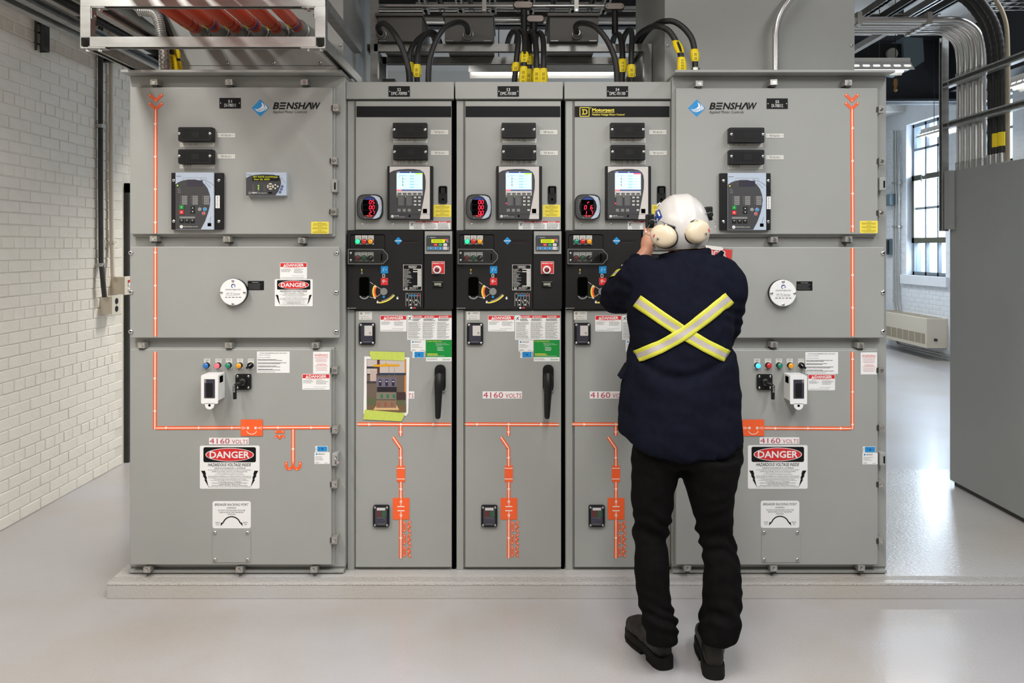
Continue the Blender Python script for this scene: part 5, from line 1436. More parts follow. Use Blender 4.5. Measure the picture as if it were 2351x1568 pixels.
# ================================================================ OVERHEAD: pull boxes, strut frames, cables, conduits, lights
def channel(b, p, q, o, s=.041, m=None, slot=.011):      # steel strut channel from p to q, its open side facing o
    m = m or gal
    p, q, o = Vector(p), Vector(q), Vector(o)
    d = (q - p).normalized()
    u = d.cross(o).normalized()
    h, t = s / 2, .003
    pr = [(-h, -h), (h, -h), (h, h), (slot, h), (slot, h - t), (h - t, h - t), (h - t, -h + t), (-h + t, -h + t), (-h + t, h - t), (-slot, h - t), (-slot, h), (-h, h)]
    return b.rings([[c + u * x + o * y for x, y in pr] for c in (p, q)], m)
def one(name, label, cat, b, smooth=False, group=None, bevel=0, loc=None):
    c = Vector(loc) if loc is not None else Vector([sum(v[i] for v in b.v) / len(b.v) for i in range(3)])
    b.v = [tuple(Vector(v) - c) for v in b.v]
    o = part(name, b, None, label, cat, group, smooth=smooth, bevel=bevel)
    o.location = c
    WL[o] = c
    return o
darkbox = mat('charcoal_box', (92, 90, 87), 0.55, bump=(400, .1, .0006))
castm = mat('cast_iron', (70, 64, 60), .5, .4)
castl = mat('cast_cover', (136, 126, 120), .4, .6)
ambm = mat('amber_plastic', (150, 110, 50), .4)
Z1 = 2.389
def pull_box(label, x0, x1, seam, y0=4.05, y1=5.0):
    C = thing('pull_box', label, 'pull box', ((x0 + x1) / 2, y0 + .4, Z1), 'pull boxes above the outer cabinets')
    t = MB(); t.box(x0, x1, y0 + .004, y1, Z1, 3.6, grey); part('enclosure', t, C)
    t = MB(); t.box(x0, x1, y0, y0 + .004, seam, 3.6, grey); fp = part('front_cover', t, C, bevel=.001)
    t = MB(); t.box(x0, x1, y0 + .001, y0 + .004, Z1, seam - .004, grey); part('lower_cover', t, C)
    n = 4
    for k in range(n): inst('screw', BBOLT, (x0 + (x1 - x0) * (k + .5) / n, y0, seam + .012), C, scale=(.8, .8, .8))
    for z in (2.60, 2.88, 3.15):
        for x in (x0 + .015, x1 - .015): inst('screw', BBOLT, (x, y0, z), C, scale=(.8, .8, .8))
    return C
pull_box('grey pull box above the wall end cabinet with orange conduits entering its front', -1.776, -.848, 2.499)
pull_box('grey pull box above the cabinet nearest the open aisle with a steel conduit in front', .768, 1.722, 2.41)
# ---- strut frame over the first cabinet
fy = 3.27
P = Plane(fy)
C = thing('conduit_support', 'galvanised strut frame jutting forward above the wall end cabinet around orange conduits', 'frame', (P.x(470), fy + .3, Z1 + .003))
xl, xr, zl, zu = P.x(202), P.x(738), Z1 + .024, P.z(6)
def rail(nm, p, q, o, par=C):
    t = MB(); channel(t, p, q, o); return part(nm, t, par)
rail('rail', (xl + .021, fy, zl), (xr - .021, fy, zl), (0, 0, -1))
rail('rail', (xl - .02, fy, zu), (xr + .02, fy, zu), (0, 0, -1))
rail('upright', (xl, fy, zl + .021), (xl, fy, zu - .021), (0, 1, 0))
rail('upright', (xr, fy, zl + .021), (xr, fy, zu - .021), (0, 1, 0))
rail('depth_rail', (xl, fy - .02, zl), (xl, 4.04, zl), (0, 0, -1))
rail('depth_rail', (xr, fy - .02, zl), (xr, 4.04, zl), (0, 0, -1))
rail('depth_rail', (xl, fy + .021, zu), (xl, 4.04, zu), (1, 0, 0))
rail('depth_rail', (xr, fy + .021, zu), (xr, 4.04, zu), (-1, 0, 0))
for x, s in ((xl, 1), (xr, -1)):
    t = MB(); x2 = x + s * .021
    t.box(x2, x2 + s * .004, fy - .018, fy + .018, zu - .07, zu - .022, gal); t.box(x2, x2 + s * .055, fy - .018, fy + .018, zu - .025, zu - .021, gal)
    t.cyl((x2 + s * .004, fy, zu - .055), (s, 0, 0), .008, .008, chrome, 6); t.cyl((x2 + s * .03, fy, zu - .025), (0, 0, -1), .008, .01, chrome, 6)
    part('corner_bracket', t, C)
    t = MB(); t.box(x - s * .02, x + s * .08, fy - .02, fy + .02, zl - .0255, zl - .0215, gal)
    for dx in (0, .05): t.cyl((x + s * dx, fy, zl - .0255), (0, 0, -1), .008, .009, chrome, 6)
    part('base_bracket', t, C)
# ---- six red orange conduits entering the first pull box
for k, (px, py) in enumerate([(466, 76), (509, 73), (556, 75), (600, 73), (647, 76), (693, 72)]):
    e = at(px, py, 4.05)
    nth = ['first', 'second', 'third', 'fourth', 'fifth', 'sixth'][k]
    C = thing('orange_conduit', 'red orange jacketed conduit into the grey pull box, %s of six from the brick wall' % nth, 'conduit', e, 'orange conduits into the pull box')
    r = .031
    t = MB(); t.cyl(e + Vector((0, -.07, 0)), (0, -1, 0), r, 2.2, redcond, 20); part('jacket', t, C, smooth=True)
    t = MB(); t.lathe(e, (0, -1, 0), [(r * 1.42, 0), (r * 1.42, .018), (r * 1.25, .02), (r * 1.25, .045), (r * 1.38, .047), (r * 1.38, .068), (r * 1.05, .09), (r * 1.02, .1)], gal, 20); part('connector', t, C, smooth=True)
    for m, yy in ((ink, .135), (ink, .20)) + (((navy, .15),) if k % 2 else ()):
        t = MB(); t.cyl(e + Vector((0, -yy, 0)), (0, -1, 0), r * 1.015, .005 if m is ink else .02, m, 20); part('band', t, C, smooth=True)
    t = MB()
    for j in range(5):
        a0, a1 = math.radians(196 + 14 * j), math.radians(210 + 14 * j)
        q = [e + Vector((r * 1.03 * math.cos(a), y, r * 1.03 * math.sin(a))) for a, y in ((a0, -.165), (a1, -.165), (a1, -.235), (a0, -.235))]
        t.poly(q, ytag)
    part('yellow_tag', t, C)
# ---- cables with yellow tags
def cable(label, pts, r, tag=None, gland=None, foot=None, m=None, group='black flexible cables into the cabinet tops', ribs=None, dense=8):
    m = m or rubber
    W = [at(*p) for p in pts]
    sp = spline(W, dense)
    C = thing('flexible_cable', label, 'cable', W[-1], group)
    t = MB(); t.tube(sp, r, m, 12, ribs=ribs); part('sheath', t, C, smooth=True, ang=80)
    pys = [CY - (v.z - H) * F / v.y for v in sp]
    for y0, y1 in (tag or []):
        seg = [v for v, q in zip(sp, pys) if y0 <= q <= y1]
        best = []
        run = []
        for v, q in zip(sp, pys):
            if y0 <= q <= y1: run.append(v)
            else:
                if len(run) > len(best): best = run
                run = []
        if len(run) > len(best): best = run
        if len(best) < 2: continue
        n = len(best)
        t = MB()
        rs = []
        for i, v in enumerate(best):
            k = 1 + .35 * math.sin(PI * i / (n - 1))
            rs.append([v + Vector((r * 1.18 * k * math.cos(a), r * 1.12 * math.sin(a), 0)) for a in [2 * PI * j / 12 for j in range(12)]])
        t.rings(rs, ytag)
        for dx in (-.35, .1):
            for i in range(n - 1):
                a, c = best[i], best[i + 1]
                if i == 0: continue
                q0, q1 = a.lerp(c, .1), a.lerp(c, .8)
                o = Vector((dx * r, -r * 1.16, 0))
                t.poly([q0 + o, q0 + o + Vector((r * .16, 0, 0)), q1 + o + Vector((r * .16, 0, 0)), q1 + o], ink)
        part('yellow_tag', t, C, 'yellow cable tag', smooth=True, ang=80)
    if gland:
        c = W[0]
        t = MB(); t.lathe(c, (0, -1, 0), [(r * 2.0, 0), (r * 2.0, .008), (r * 1.75, .010), (r * 1.6, .025), (r * 1.1, .032)], gal, 20); part('gland', t, C, smooth=True)
    if foot:
        c = Vector((W[-1].x, W[-1].y, foot[0]))
        t = MB(); t.lathe(c, (0, 0, 1), [(r * 1.9, 0), (r * 1.9, foot[1] * .5), (r * 1.5, foot[1] * .55), (r * 1.5, foot[1]), (r * 1.05, foot[1] * 1.1)], chrome, 12); part('foot_connector', t, C, smooth=True)
    return C
ZS = 2.357                       # top of the narrow cabinets
pyt = lambda y: CY - (ZS - H) * F / y
r_ = .0145
cable('black cable arching from the first ceiling box to the left narrow cabinet', [(876, 80, 4.36), (868, 62, 4.22), (882, 54, 4.1), (906, 78, 4.0), (928, 122, 3.98), (938, 162, 3.97), (940, pyt(3.97), 3.97)], r_, gland=1)
cable('black cable arching from the middle ceiling box to the left narrow cabinet', [(1075, 80, 4.36), (1070, 58, 4.22), (1050, 51, 4.12), (1020, 66, 4.04), (1000, 97, 4.0), (986, 142, 3.97), (983, pyt(3.97), 3.97)], r_, gland=1)
cable('tagged black cable furthest back on top of the left narrow cabinet', [(1002, 112, 4.62), (994, 82, 4.46), (971, 82, 4.31), (945, 112, 4.22), (941, 150, 4.2), (944, pyt(4.2), 4.2)], .0155, [(140, 174)], foot=(ZS, .03))
cable('tagged black cable with a taped bend on the left narrow cabinet', [(1014, 112, 4.55), (1003, 82, 4.4), (985, 74, 4.28), (965, 98, 4.18), (958, 140, 4.12), (958, pyt(4.12), 4.12)], .0145, [(146, 188)], foot=(ZS, .02))
grp = 'tagged cables on the middle narrow cabinet'
for k, (pts, tg, ft) in enumerate([
        ([(1162, 112, 4.6), (1170, 84, 4.42), (1180, 72, 4.28), (1190, 86, 4.17), (1186, 135, 4.1), (1178, pyt(4.1), 4.1)], [(137, 175)], (ZS, .03)),
        ([(1184, 112, 4.55), (1188, 82, 4.4), (1195, 71, 4.28), (1204, 86, 4.18), (1204, 135, 4.06), (1198, pyt(4.06), 4.06)], [(119, 150), (152, 200)], None),
        ([(1206, 112, 4.66), (1210, 84, 4.52), (1212, 76, 4.40), (1215, 92, 4.30), (1215, 140, 4.19), (1213, pyt(4.19), 4.19)], [(119, 150), (152, 200)], None),
        ([(1212, 112, 4.55), (1214, 84, 4.42), (1220, 73, 4.28), (1228, 92, 4.18), (1232, 140, 4.08), (1232, pyt(4.08), 4.08)], [(152, 200)], None),
        ([(1230, 112, 4.55), (1231, 86, 4.42), (1239, 75, 4.28), (1247, 92, 4.18), (1248, 140, 4.08), (1247, pyt(4.08), 4.08)], [(156, 200)], None)]):
    lab = ['tagged black cable standing on a bright nut, leftmost on the middle narrow cabinet', 'tagged black cable with two tags, nearer of the close pair on the middle narrow cabinet', 'tagged black cable tucked behind the close pair on the middle narrow cabinet',
           'second tagged black cable from the right on the middle narrow cabinet', 'rightmost tagged black cable on the middle narrow cabinet'][k]
    cable(lab, pts, .0145, tg, foot=ft, group=grp)
cable('black cable arching from the third ceiling box to the lettered narrow cabinet', [(1325, 78, 4.36), (1322, 60, 4.22), (1337, 53, 4.12), (1367, 62, 4.04), (1395, 95, 4.0), (1413, 142, 3.97), (1418, pyt(3.97), 3.97)], r_, gland=1)
cable('tagged black cable behind the arching one on the lettered narrow cabinet', [(1404, 112, 4.6), (1410, 86, 4.45), (1421, 80, 4.32), (1428, 104, 4.22), (1429, 150, 4.15), (1426, pyt(4.15), 4.15)], .0155, [(134, 172)], foot=(ZS, .03))
cable('tagged black cable with a taped bend on the lettered narrow cabinet', [(1426, 112, 4.6), (1434, 82, 4.42), (1446, 68, 4.28), (1451, 86, 4.18), (1449, 140, 4.1), (1451, pyt(4.1), 4.1)], .0145, [(146, 186)], foot=(ZS, .02))
Z5 = 2.389
pz5 = lambda y: CY - (Z5 - H) * F / y
cable('double tagged black cable curving onto the cabinet nearest the aisle', [(1452, 112, 4.62), (1462, 86, 4.42), (1480, 69, 4.2), (1506, 60, 3.98), (1534, 70, 3.92), (1553, 98, 3.9), (1564, 132, 3.85), (1566, pz5(3.85), 3.85)], r_, [(92, 126), (128, 190)])
cable('black cable on a silver socket beside the double tagged one', [(1460, 112, 4.66), (1484, 74, 4.3), (1506, 56, 4.07), (1526, 49, 3.98), (1550, 51, 3.95), (1577, 72, 3.92), (1593, 106, 3.9), (1597, pz5(3.87), 3.87)], r_, [(107, 143)], foot=(Z5, .055))
t = MB(); t.box(at(1563, 0, 3.87).x, at(1636, 0, 3.87).x, 3.80, 3.95, Z5, Z5 + .005, gal); one('gland_plate', 'flat metal gland plate under the two cables at the aisle end', 'plate', t)
t = MB(); c = at(1781, 170, 3.98); t.tube(spline([(c.x, c.y, Z5), (c.x, c.y, Z5 + .2), (c.x + .002, c.y, Z5 + .27), (c.x + .02, c.y, Z5 + .34), (c.x + .07, c.y, Z5 + .42), (c.x + .2, c.y, Z5 + .58)], 6), .0175, pipe_m, 18)
one('steel_conduit', 'bright steel conduit rising and bending in front of the pull box at the aisle end', 'conduit', t, True)
# ribbed grey flexible conduit and two tagged cables on the first cabinet
yy = 3.86
C = cable('fat ribbed grey flexible conduit onto the wall end cabinet', [(322, 26, 3.98), (352, 30, 3.95), (364, 48, 3.92), (370, 80, 3.9), (377, 120, 3.88), (381, CY - (Z1 - H) * F / 3.88, 3.88)], .0245, None, foot=(Z1, .02), m=gal, group='cables on the wall end cabinet', ribs=.80, dense=20)
cable('black cable with a split yellow tag, next to the ribbed conduit', [(364, 12, 4.03), (374, 58, 4.0), (389, 105, 3.96), (397, 135, 3.93), (405, CY - (Z1 - H) * F / 3.93, 3.93)], .012, [(126, 190)], group='cables on the wall end cabinet')
cable('black cable with two yellow tags against the pull box face', [(362, 12, 4.02), (384, 58, 4.0), (402, 108, 3.98), (408, 135, 3.97), (414, CY - (Z1 - H) * F / 3.97, 3.97)], .012, [(112, 136), (138, 190)], group='cables on the wall end cabinet')
# ---- strut frame with three ceiling boxes over the narrow cabinets
C = thing('box_support', 'strut frame carrying three dark boxes above the narrow cabinets', 'frame', (.0, 4.5, ZS))
za, ya, yb2 = 2.676, 4.42, 4.72
xa, xb = at(860, 0, ya).x, at(1486, 0, ya).x
rail('rail', (xa, ya, za), (xb - .02, ya, za), (0, 0, -1), C)
rail('rail', (xa, yb2, za), (xb - .02, yb2, za), (0, 0, -1), C)
for x in (xa, xb):
    for y in (ya, yb2):
        rail('upright', (x, y, ZS), (x, y, za + (.02 if x > 0 or y > 4.6 else .9)), (0, 1, 0), C)
for px in (852, 1010, 1150, 1245, 1385, 1470):
    x = at(px, 0, ya).x
    rail('cross_rail', (x, ya - .02, za + .0), (x, yb2 + .02, za), (0, 0, -1), C) if px in (852, 1470) else None
t = MB(); t.box(xb - .11, xb - .03, 4.44, 4.60, ZS, ZS + .17, darkst); t.cyl((xb - .07, 4.44, ZS + .12), (0, -1, 0), .02, .01, chrome); part('mounting_block', t, C)
t = MB(); t.box(xa + .03, xa + .10, 4.5, 4.60, ZS, ZS + .17, darkst); t.cyl((xa + .09, 4.5, ZS + .1), (0, -1, 0), .02, .02, chrome); part('mounting_block', t, C)
for k, (x0, x1, lb) in enumerate(((867, 969, 'dark grey ceiling box nearest the brick wall, cable looping from its front'), (1021, 1132, 'dark grey ceiling box in the middle of the three'), (1262, 1374, 'dark grey ceiling box furthest from the brick wall'))):
    a, c = at(x0, 0, 4.36).x, at(x1, 0, 4.36).x
    z0, z1 = 2.699, 1.58 + (570 - 38) / F * 4.36
    B_ = thing('junction_box', lb, 'junction box', ((a + c) / 2, 4.5, z0), 'ceiling boxes on the strut frame')
    t = MB(); t.box(a, c, 4.362, 4.76, z0, z1, darkbox); part('body', t, B_, bevel=.002)
    t = MB(); t.box(a - .012, c + .006, 4.345, 4.77, z1 + .0005, z1 + .016, darkbox); part('lid', t, B_, bevel=.001)
    for x in (a + .025, c - .03):
        t = MB(); t.box(x - .02, x + .02, 4.352, 4.362, z0, z0 + .004, gal); part('foot', t, B_)
# ---- rigid pipe with cast fittings
zp, yp_ = 1.58 + (570 - 14) / F * 4.55, 4.55
C = thing('overhead_pipe', 'horizontal steel pipe with two oval cast fittings above the dark boxes', 'pipe', (0, yp_, zp))
a, c = at(852, 0, yp_).x, at(1432, 0, yp_).x
t = MB(); t.cyl((a, yp_, zp), (1, 0, 0), .0115, c - a, pipe_m, 14); part('pipe', t, C, smooth=True)
Q = Plane(yp_ - .022)
for x0, x1, y0, y1 in ((1178, 1224, 2, 20), (1388, 1434, 6, 23)):
    t = MB(); t.prr(Q, x0, y0, x1, y1, 8, castm, -.04, .04); t.prr(Q, x0 + 1.5, y0 + 1.5, x1 - 1.5, y1 - 1.5, 7, castl, 0, .006); o = part('cast_fitting', t, C, bevel=.002)
    screws(o, Q, [(x0 + 6, (y0 + y1) / 2), (x1 - 6, (y0 + y1) / 2)], .006, sc=.7)
    t = MB(); t.cyl((Q.x((x0 + x1) / 2 + 2), yp_, Q.z(y1)), (0, 0, -1), .018, .13, rubber, 12); part('drop_sleeve', t, C, smooth=True)
for px in (1112, 1323):
    t = MB(); x = at(px, 0, yp_).x; t.box(x - .012, x + .012, yp_ - .016, yp_ + .02, zp - .035, zp + .04, nick); t.cyl((x, yp_ - .016, zp - .028), (0, -1, 0), .007, .006, chrome, 6); part('pipe_clamp', t, C)
C = thing('cast_fitting', 'third oval cast fitting hanging lower, between the middle and far dark boxes', 'conduit fitting', at(1228, 43, 4.6))
Q = Plane(4.58)
t = MB(); t.prr(Q, 1208, 34, 1250, 52, 8, castm, -.05, .05); t.prr(Q, 1209.5, 35.5, 1248.5, 50.5, 7, castl, 0, .006); part('body', t, C, bevel=.002)
t = MB(); t.cyl((Q.x(1225), 4.6, Q.z(52)), (0, 0, -1), .022, .17, rubber, 12); part('drop_sleeve', t, C, smooth=True)
t = MB(); t.cyl((Q.x(1040), 4.62, Q.z(43)), (1, 0, 0), .02, Q.x(1208) - Q.x(1040), pipe_m, 12); part('pipe', t, C, smooth=True)
# ---- slotted cable ladder under the dark roof zone
C = thing('cable_ladder', 'overhead cable ladder of slotted channels above the narrow cabinets', 'cable ladder', (0, 5.2, 3.34))
for k, x in enumerate((-.64, -.52, -.38, -.30, -.14, .06, .14, .30, .45, .58, .68)):
    t = MB(); channel(t, (x, 3.7, 3.36), (x, 6.05, 3.36), (0, 0, -1), .035 if k % 2 else .05, darkst if k % 2 else gal)
    if k % 2 == 0:
        for j in range(14): t.box(x - .012, x + .012, 4.9 + .08 * j, 4.94 + .08 * j, 3.3335, 3.3345, hole)
    part('channel', t, C)
for y in (4.6, 6.05):
    t = MB(); channel(t, (-.72, y, 3.402), (.74, y, 3.402), (0, 0, 1), .041); part('rail', t, C)
for k, z in enumerate((3.36, 3.42, 3.48)):
    t = MB(); t.cyl((-1.6, 6.3 + .05 * k, z), (1, 0, 0), .025, 3.2, darkst if k % 2 else pipe_m, 12)
    t.cyl((-.2, 6.3 + .05 * k, z), (0, 0, 1), .006, ZC - z, darkst, 6)
    one('overhead_pipe', 'dark horizontal run of pipe behind the dark boxes, %s of three' % ['lowest', 'middle', 'highest'][k], 'pipe', t, True, 'pipes behind the ceiling boxes')
# ---- light fittings that can be seen
def fitting(label, p, q, w_=.12, slots=True):
    p, q = Vector(p), Vector(q)
    d = (q - p).normalized()
    u = d.cross(Vector((0, 0, 1))).normalized()
    C = thing('strip_light_fitting', label, 'light', (p + q) / 2, 'strip light fittings')
    prof = [(-w_, -.005), (-w_ * .35, .075), (-w_ * .35, .11), (w_ * .35, .11), (w_ * .35, .075), (w_, -.005), (w_ * .97, -.008), (w_ * .3, .068), (-w_ * .3, .068), (-w_ * .97, -.008)]
    t = MB(); t.rings([[c + u * x + Vector((0, 0, z)) for x, z in prof] for c in (p, q)], white); part('reflector', t, C)
    L = (q - p).length
    for s in (-1, 1):
        t = MB(); t.cyl(p + d * .02 + u * (s * .045) + Vector((0, 0, .02)), d, .016, L - .04, tubem, 12); part('tube', t, C, smooth=True)
    t = MB()
    n = int(L / .085)
    for s in (-1, 1):
        for k in range(n):
            c = p + d * (L * (k + .5) / n) + u * (s * w_ * .70) + Vector((0, 0, .0335))
            e = Vector((0, 0, .012)) - u * (s * w_ * .098)
            o = u * (s * .0015) + Vector((0, 0, .0012))
            t.poly([c - d * .026 - e * .5 + o, c + d * .026 - e * .5 + o, c + d * .026 + e * .5 + o, c - d * .026 + e * .5 + o], tubem)
    if slots: part('uplight_slots', t, C)
    for k in (.2, .8):
        t = MB(); c = p.lerp(q, k); t.cyl(c + Vector((0, 0, .11)), (0, 0, 1), .004, ZC - c.z - .11, darkst, 6); part('hanger_chain', t, C)
tubem = mat('lit_tube', (255, 250, 240), .4, emit=5.0)
fitting('glowing strip light seen behind the tagged cables above the narrow cabinets', (-.35, 6.6, 3.005), (.856, 6.6, 3.005), slots=False)
fitting('strip light hanging behind the aisle end pull box', (2.2, 7.0, 3.115), (3.44, 7.0, 3.115))
fitting('strip light high over the far side of the side cabinet', (4.74, 7.7, 3.08), (4.74, 6.3, 3.08))
fitting('strip light in the distance in front of the tall window', (5.52, 10.8, 3.06), (5.52, 9.5, 3.06))
# ---- pipes, struts and trays at the right
for k in range(5):
    y = 5.08 - .06 * k
    lab = 'bright vertical conduit turning to the %s of the row on the side cabinet' % ['far end', 'second place', 'middle', 'fourth place', 'near end'][k]
    C = thing('bent_conduit', lab, 'conduit', (2.825, y, RZ1), 'bright conduits on the side cabinet')
    z = 2.95
    t = MB(); t.tube([(1.75, y, z)] + spline([(2.55, y, z), (2.68, y, z), (2.76, y, z - .035), (2.81, y, z - .10), (2.825, y, z - .2), (2.825, y, z - .3)], 5) + [(2.825, y, RZ1)], .021 if k != 3 else .026, pipe_m, 14); part('pipe', t, C, smooth=True)
    t = MB(); t.cyl((2.825, y, z - .27), (0, 0, -1), .026, .05, gal, 14); part('coupling', t, C, smooth=True)
    t = MB(); t.cyl((2.825, y, RZ1), (0, 0, 1), .028, .05, gal, 12); part('foot_connector', t, C, smooth=True)
    for x in (2.08, 2.5):
        t = MB(); t.box(x - .014, x + .014, y - .024, y + .024, z - .03, z + .045, nick); part('pipe_clamp', t, C)
for k in range(3):
    y = 4.77 - .055 * k
    C = thing('flexible_cable', 'black ribbed cable dropping onto the side cabinet, %s of three' % ['furthest back', 'middle one', 'nearest'][k], 'cable', (2.83, y, RZ1), 'black cables on the side cabinet')
    t = MB(); t.tube([(2.835, y, RZ1 + .0)] + spline([(2.835, y, 2.2), (2.835, y, 2.6), (2.82, y, 2.8), (2.76, y, 2.95), (2.64, y + .02, 3.08), (2.4, y + .05, 3.14)], 14), .021, rubber, 12, ribs=.92); part('sheath', t, C, smooth=True)
    t = MB(); t.lathe((2.835, y, RZ1), (0, 0, 1), [(.026, 0), (.026, .04), (.023, .06)], gal, 12); part('foot_connector', t, C, smooth=True)
    if k: 
        t = MB(); t.cyl((2.835, y, RZ1 + .1), (0, 0, 1), .0235, .08, ytag, 10); part('yellow_tag', t, C)
C = thing('flexible_cable', 'thin beige braided cable nearest the picture edge on the side cabinet', 'cable', (2.83, 4.6, RZ1))
t = MB(); t.tube([(2.83, 4.60, RZ1)] + spline([(2.83, 4.6, 2.3), (2.83, 4.6, 2.7), (2.81, 4.6, 2.9), (2.72, 4.6, 3.04), (2.55, 4.6, 3.16)], 8), .012, beiged, 10); part('sheath', t, C, smooth=True)
C = thing('pipe_support', 'strut post with two rails holding the bright conduits at the side cabinet', 'frame', (2.765, 5.165, 1.7))
rail('post', (2.768, 5.165, 1.69), (2.768, 5.165, 2.93), (-1, 0, 0), C)
rail('rail', (2.768, 3.72, 2.62), (2.768, 5.14, 2.62), (-1, 0, 0), C)
rail('rail', (2.768, 3.72, 2.36), (2.768, 5.14, 2.36), (-1, 0, 0), C)
t = MB(); t.box(2.745, 2.789, 3.72, 3.76, RZ1, 2.64, gal); part('post', t, C)
C = thing('cable_ladder', 'overhead cable ladder with black rungs over the conduits by the side cabinet', 'cable ladder', (2.6, 4.8, 3.2))
for k, x in enumerate((2.42, 2.58, 2.74, 2.86)):
    t = MB(); channel(t, (x, 3.6, 3.19), (x, 5.6, 3.19), (0, 0, -1), .045, darkst if k % 2 else gal)
    if k == 0:
        for j in range(9): t.box(x - .012, x + .012, 5.0 + .065 * j, 5.035 + .065 * j, 3.1665, 3.1672, hole)
    part('rung', t, C)
t = MB(); channel(t, (1.75, 5.62, 3.19), (2.98, 5.62, 3.19), (0, -1, 0), .041); part('rail', t, C)
t = MB(); channel(t, (1.75, 4.2, 3.235), (2.98, 4.2, 3.235), (0, -1, 0), .041); part('rail', t, C)
C = thing('slotted_strut', 'short slotted strut arm reaching back beside the aisle end pull box', 'strut', (2.1, 6, 2.9))
t = MB(); channel(t, (2.50, 5.2, 3.03), (2.50, 6.4, 3.03), (1, 0, 0), .041); part('arm', t, C)
t = MB(); t.cyl((2.50, 6.2, 3.05), (0, 0, 1), .005, ZC - 3.05, darkst, 6); part('hanger_rod', t, C)
C = thing('basket_tray', 'wire basket tray near the ceiling at the top corner over the side cabinet', 'cable tray', (4.4, 6.3, 3.5))
for k in range(9):
    t = MB(); t.box(3.75, 5.4, 5.7 + .1 * k, 5.706 + .1 * k, 3.5, 3.506, gal); part('long_wire', t, C)
for k in range(16):
    t = MB(); t.box(3.78 + .1 * k, 3.80 + .1 * k, 5.7, 6.5, 3.506, 3.53, darkst); part('cross_wire', t, C)
C = thing('unit_heater', 'blue grey box of a unit heater hanging near the black roof beam', 'heater', (4.5, 9.2, 3.5))
Q = Plane(9.0)
t = MB(); t.pp(Q, [(2074, 85), (2119, 87), (2122, 140), (2097, 157), (2083, 155), (2076, 140)], unith, -.5, .5); part('outlet_hood', t, C)
t = MB(); t.box(Q.x(2000), Q.x(2074), 9.05, 9.5, Q.z(135), Q.z(98), black); t.cyl((Q.x(2050), 9.05, Q.z(122)), (0, -1, 0), .06, .05, nick); part('fan_housing', t, C)
t = MB(); t.box(Q.x(2090), Q.x(2095), 9.2, 9.3, Q.z(86), ZC, darkst); part('hanger_rod', t, C)
t = MB(); c = at(2056, 180, 8.9); t.lathe(c, (0, 0, -1), [(.004, -.0), (.018, .01), (.022, .06), (.014, .1), (.02, .13), (.004, .15)], ambm, 12); t.cyl(c, (0, 0, 1), .004, ZC - c.z, black, 6)
one('hanging_plug', 'small amber plug on a hanging cord beyond the aisle end cabinet', 'plug', t, True, loc=c)
# ---- rails along the top of the brick wall
for k, (x, z) in enumerate(((-2.475, 2.80), (-2.40, 2.815))):
    t = MB(); channel(t, (x, 2.6, z), (x, 5.75, z), (1, 0, 0) if k else (-1, 0, 0), .05)
    one('strut_rail', ['outer', 'inner'][k] + ' galvanised rail running along the top of the brick wall', 'strut', t, group='strut rails along the brick wall')
for k, y in enumerate((4.85, 5.62)):
    C = thing('wall_bracket', ['dark hanging bracket on the brick wall under the rails', 'dark bracket on the brick wall above the two wall conduits'][k], 'bracket', (XL + .1, y, 2.85), 'brackets on the brick wall')
    if k == 0:
        t = MB(); channel(t, (XL + .03, y, 2.765), (XL + .03, y, 3.05), (0, -1, 0), .06, darkst); part('upright', t, C)
        t = MB(); channel(t, (XL, y + .01, 2.95), (-2.3, y + .01, 2.95), (0, 0, -1), .045, darkst); part('arm', t, C)
    else:
        t = MB(); channel(t, (XL, y, 2.90), (-2.25, y, 2.90), (0, -1, 0), .045, darkst); part('arm', t, C)
        t = MB(); channel(t, (XL, y + .1, 2.93), (-2.0, y + .1, 2.93), (0, -1, 0), .045, darkst); part('rear_arm', t, C)
for k in range(3):
    x = -2.46 + .09 * k
    t = MB(); t.cyl((x, 2.7, 2.935 + .02 * (k == 1)), (0, 1, 0), .026, 3.1, [darkst, greyd, pipe_m][k], 14)
    one('ceiling_pipe', 'pipe on the rails along the brick wall, %s' % ['next to the wall', 'middle of three', 'furthest from the wall'][k], 'pipe', t, True, 'pipes along the brick wall')
t = MB(); t.tube(spline([(-2.26, 3.3, 2.96), (-2.2, 4.2, 2.95), (-2.12, 5.0, 2.85), (-2.05, 5.4, 2.82)], 6), .03, greyd, 14)
one('ceiling_pipe', 'fat grey pipe seen through the left of the strut frame', 'pipe', t, True)
t = MB(); t.tube(spline([(-2.3, 5.3, 2.75), (-2.0, 5.4, 2.70), (-1.75, 5.4, 2.74), (-1.6, 5.4, 2.9)], 6), .02, pipe_m, 12)
one('ceiling_pipe', 'curved bright pipe behind the ribbed conduit', 'pipe', t, True)
t = MB(); t.box(-2.3, -1.9, 5.7, 6.2, 2.86, 3.3, darkst); t.box(-2.1, -1.85, 5.65, 5.7, 2.9, 3.2, greyd)
one('control_box', 'dark control box hung behind the strut frame near the brick wall', 'box', t)
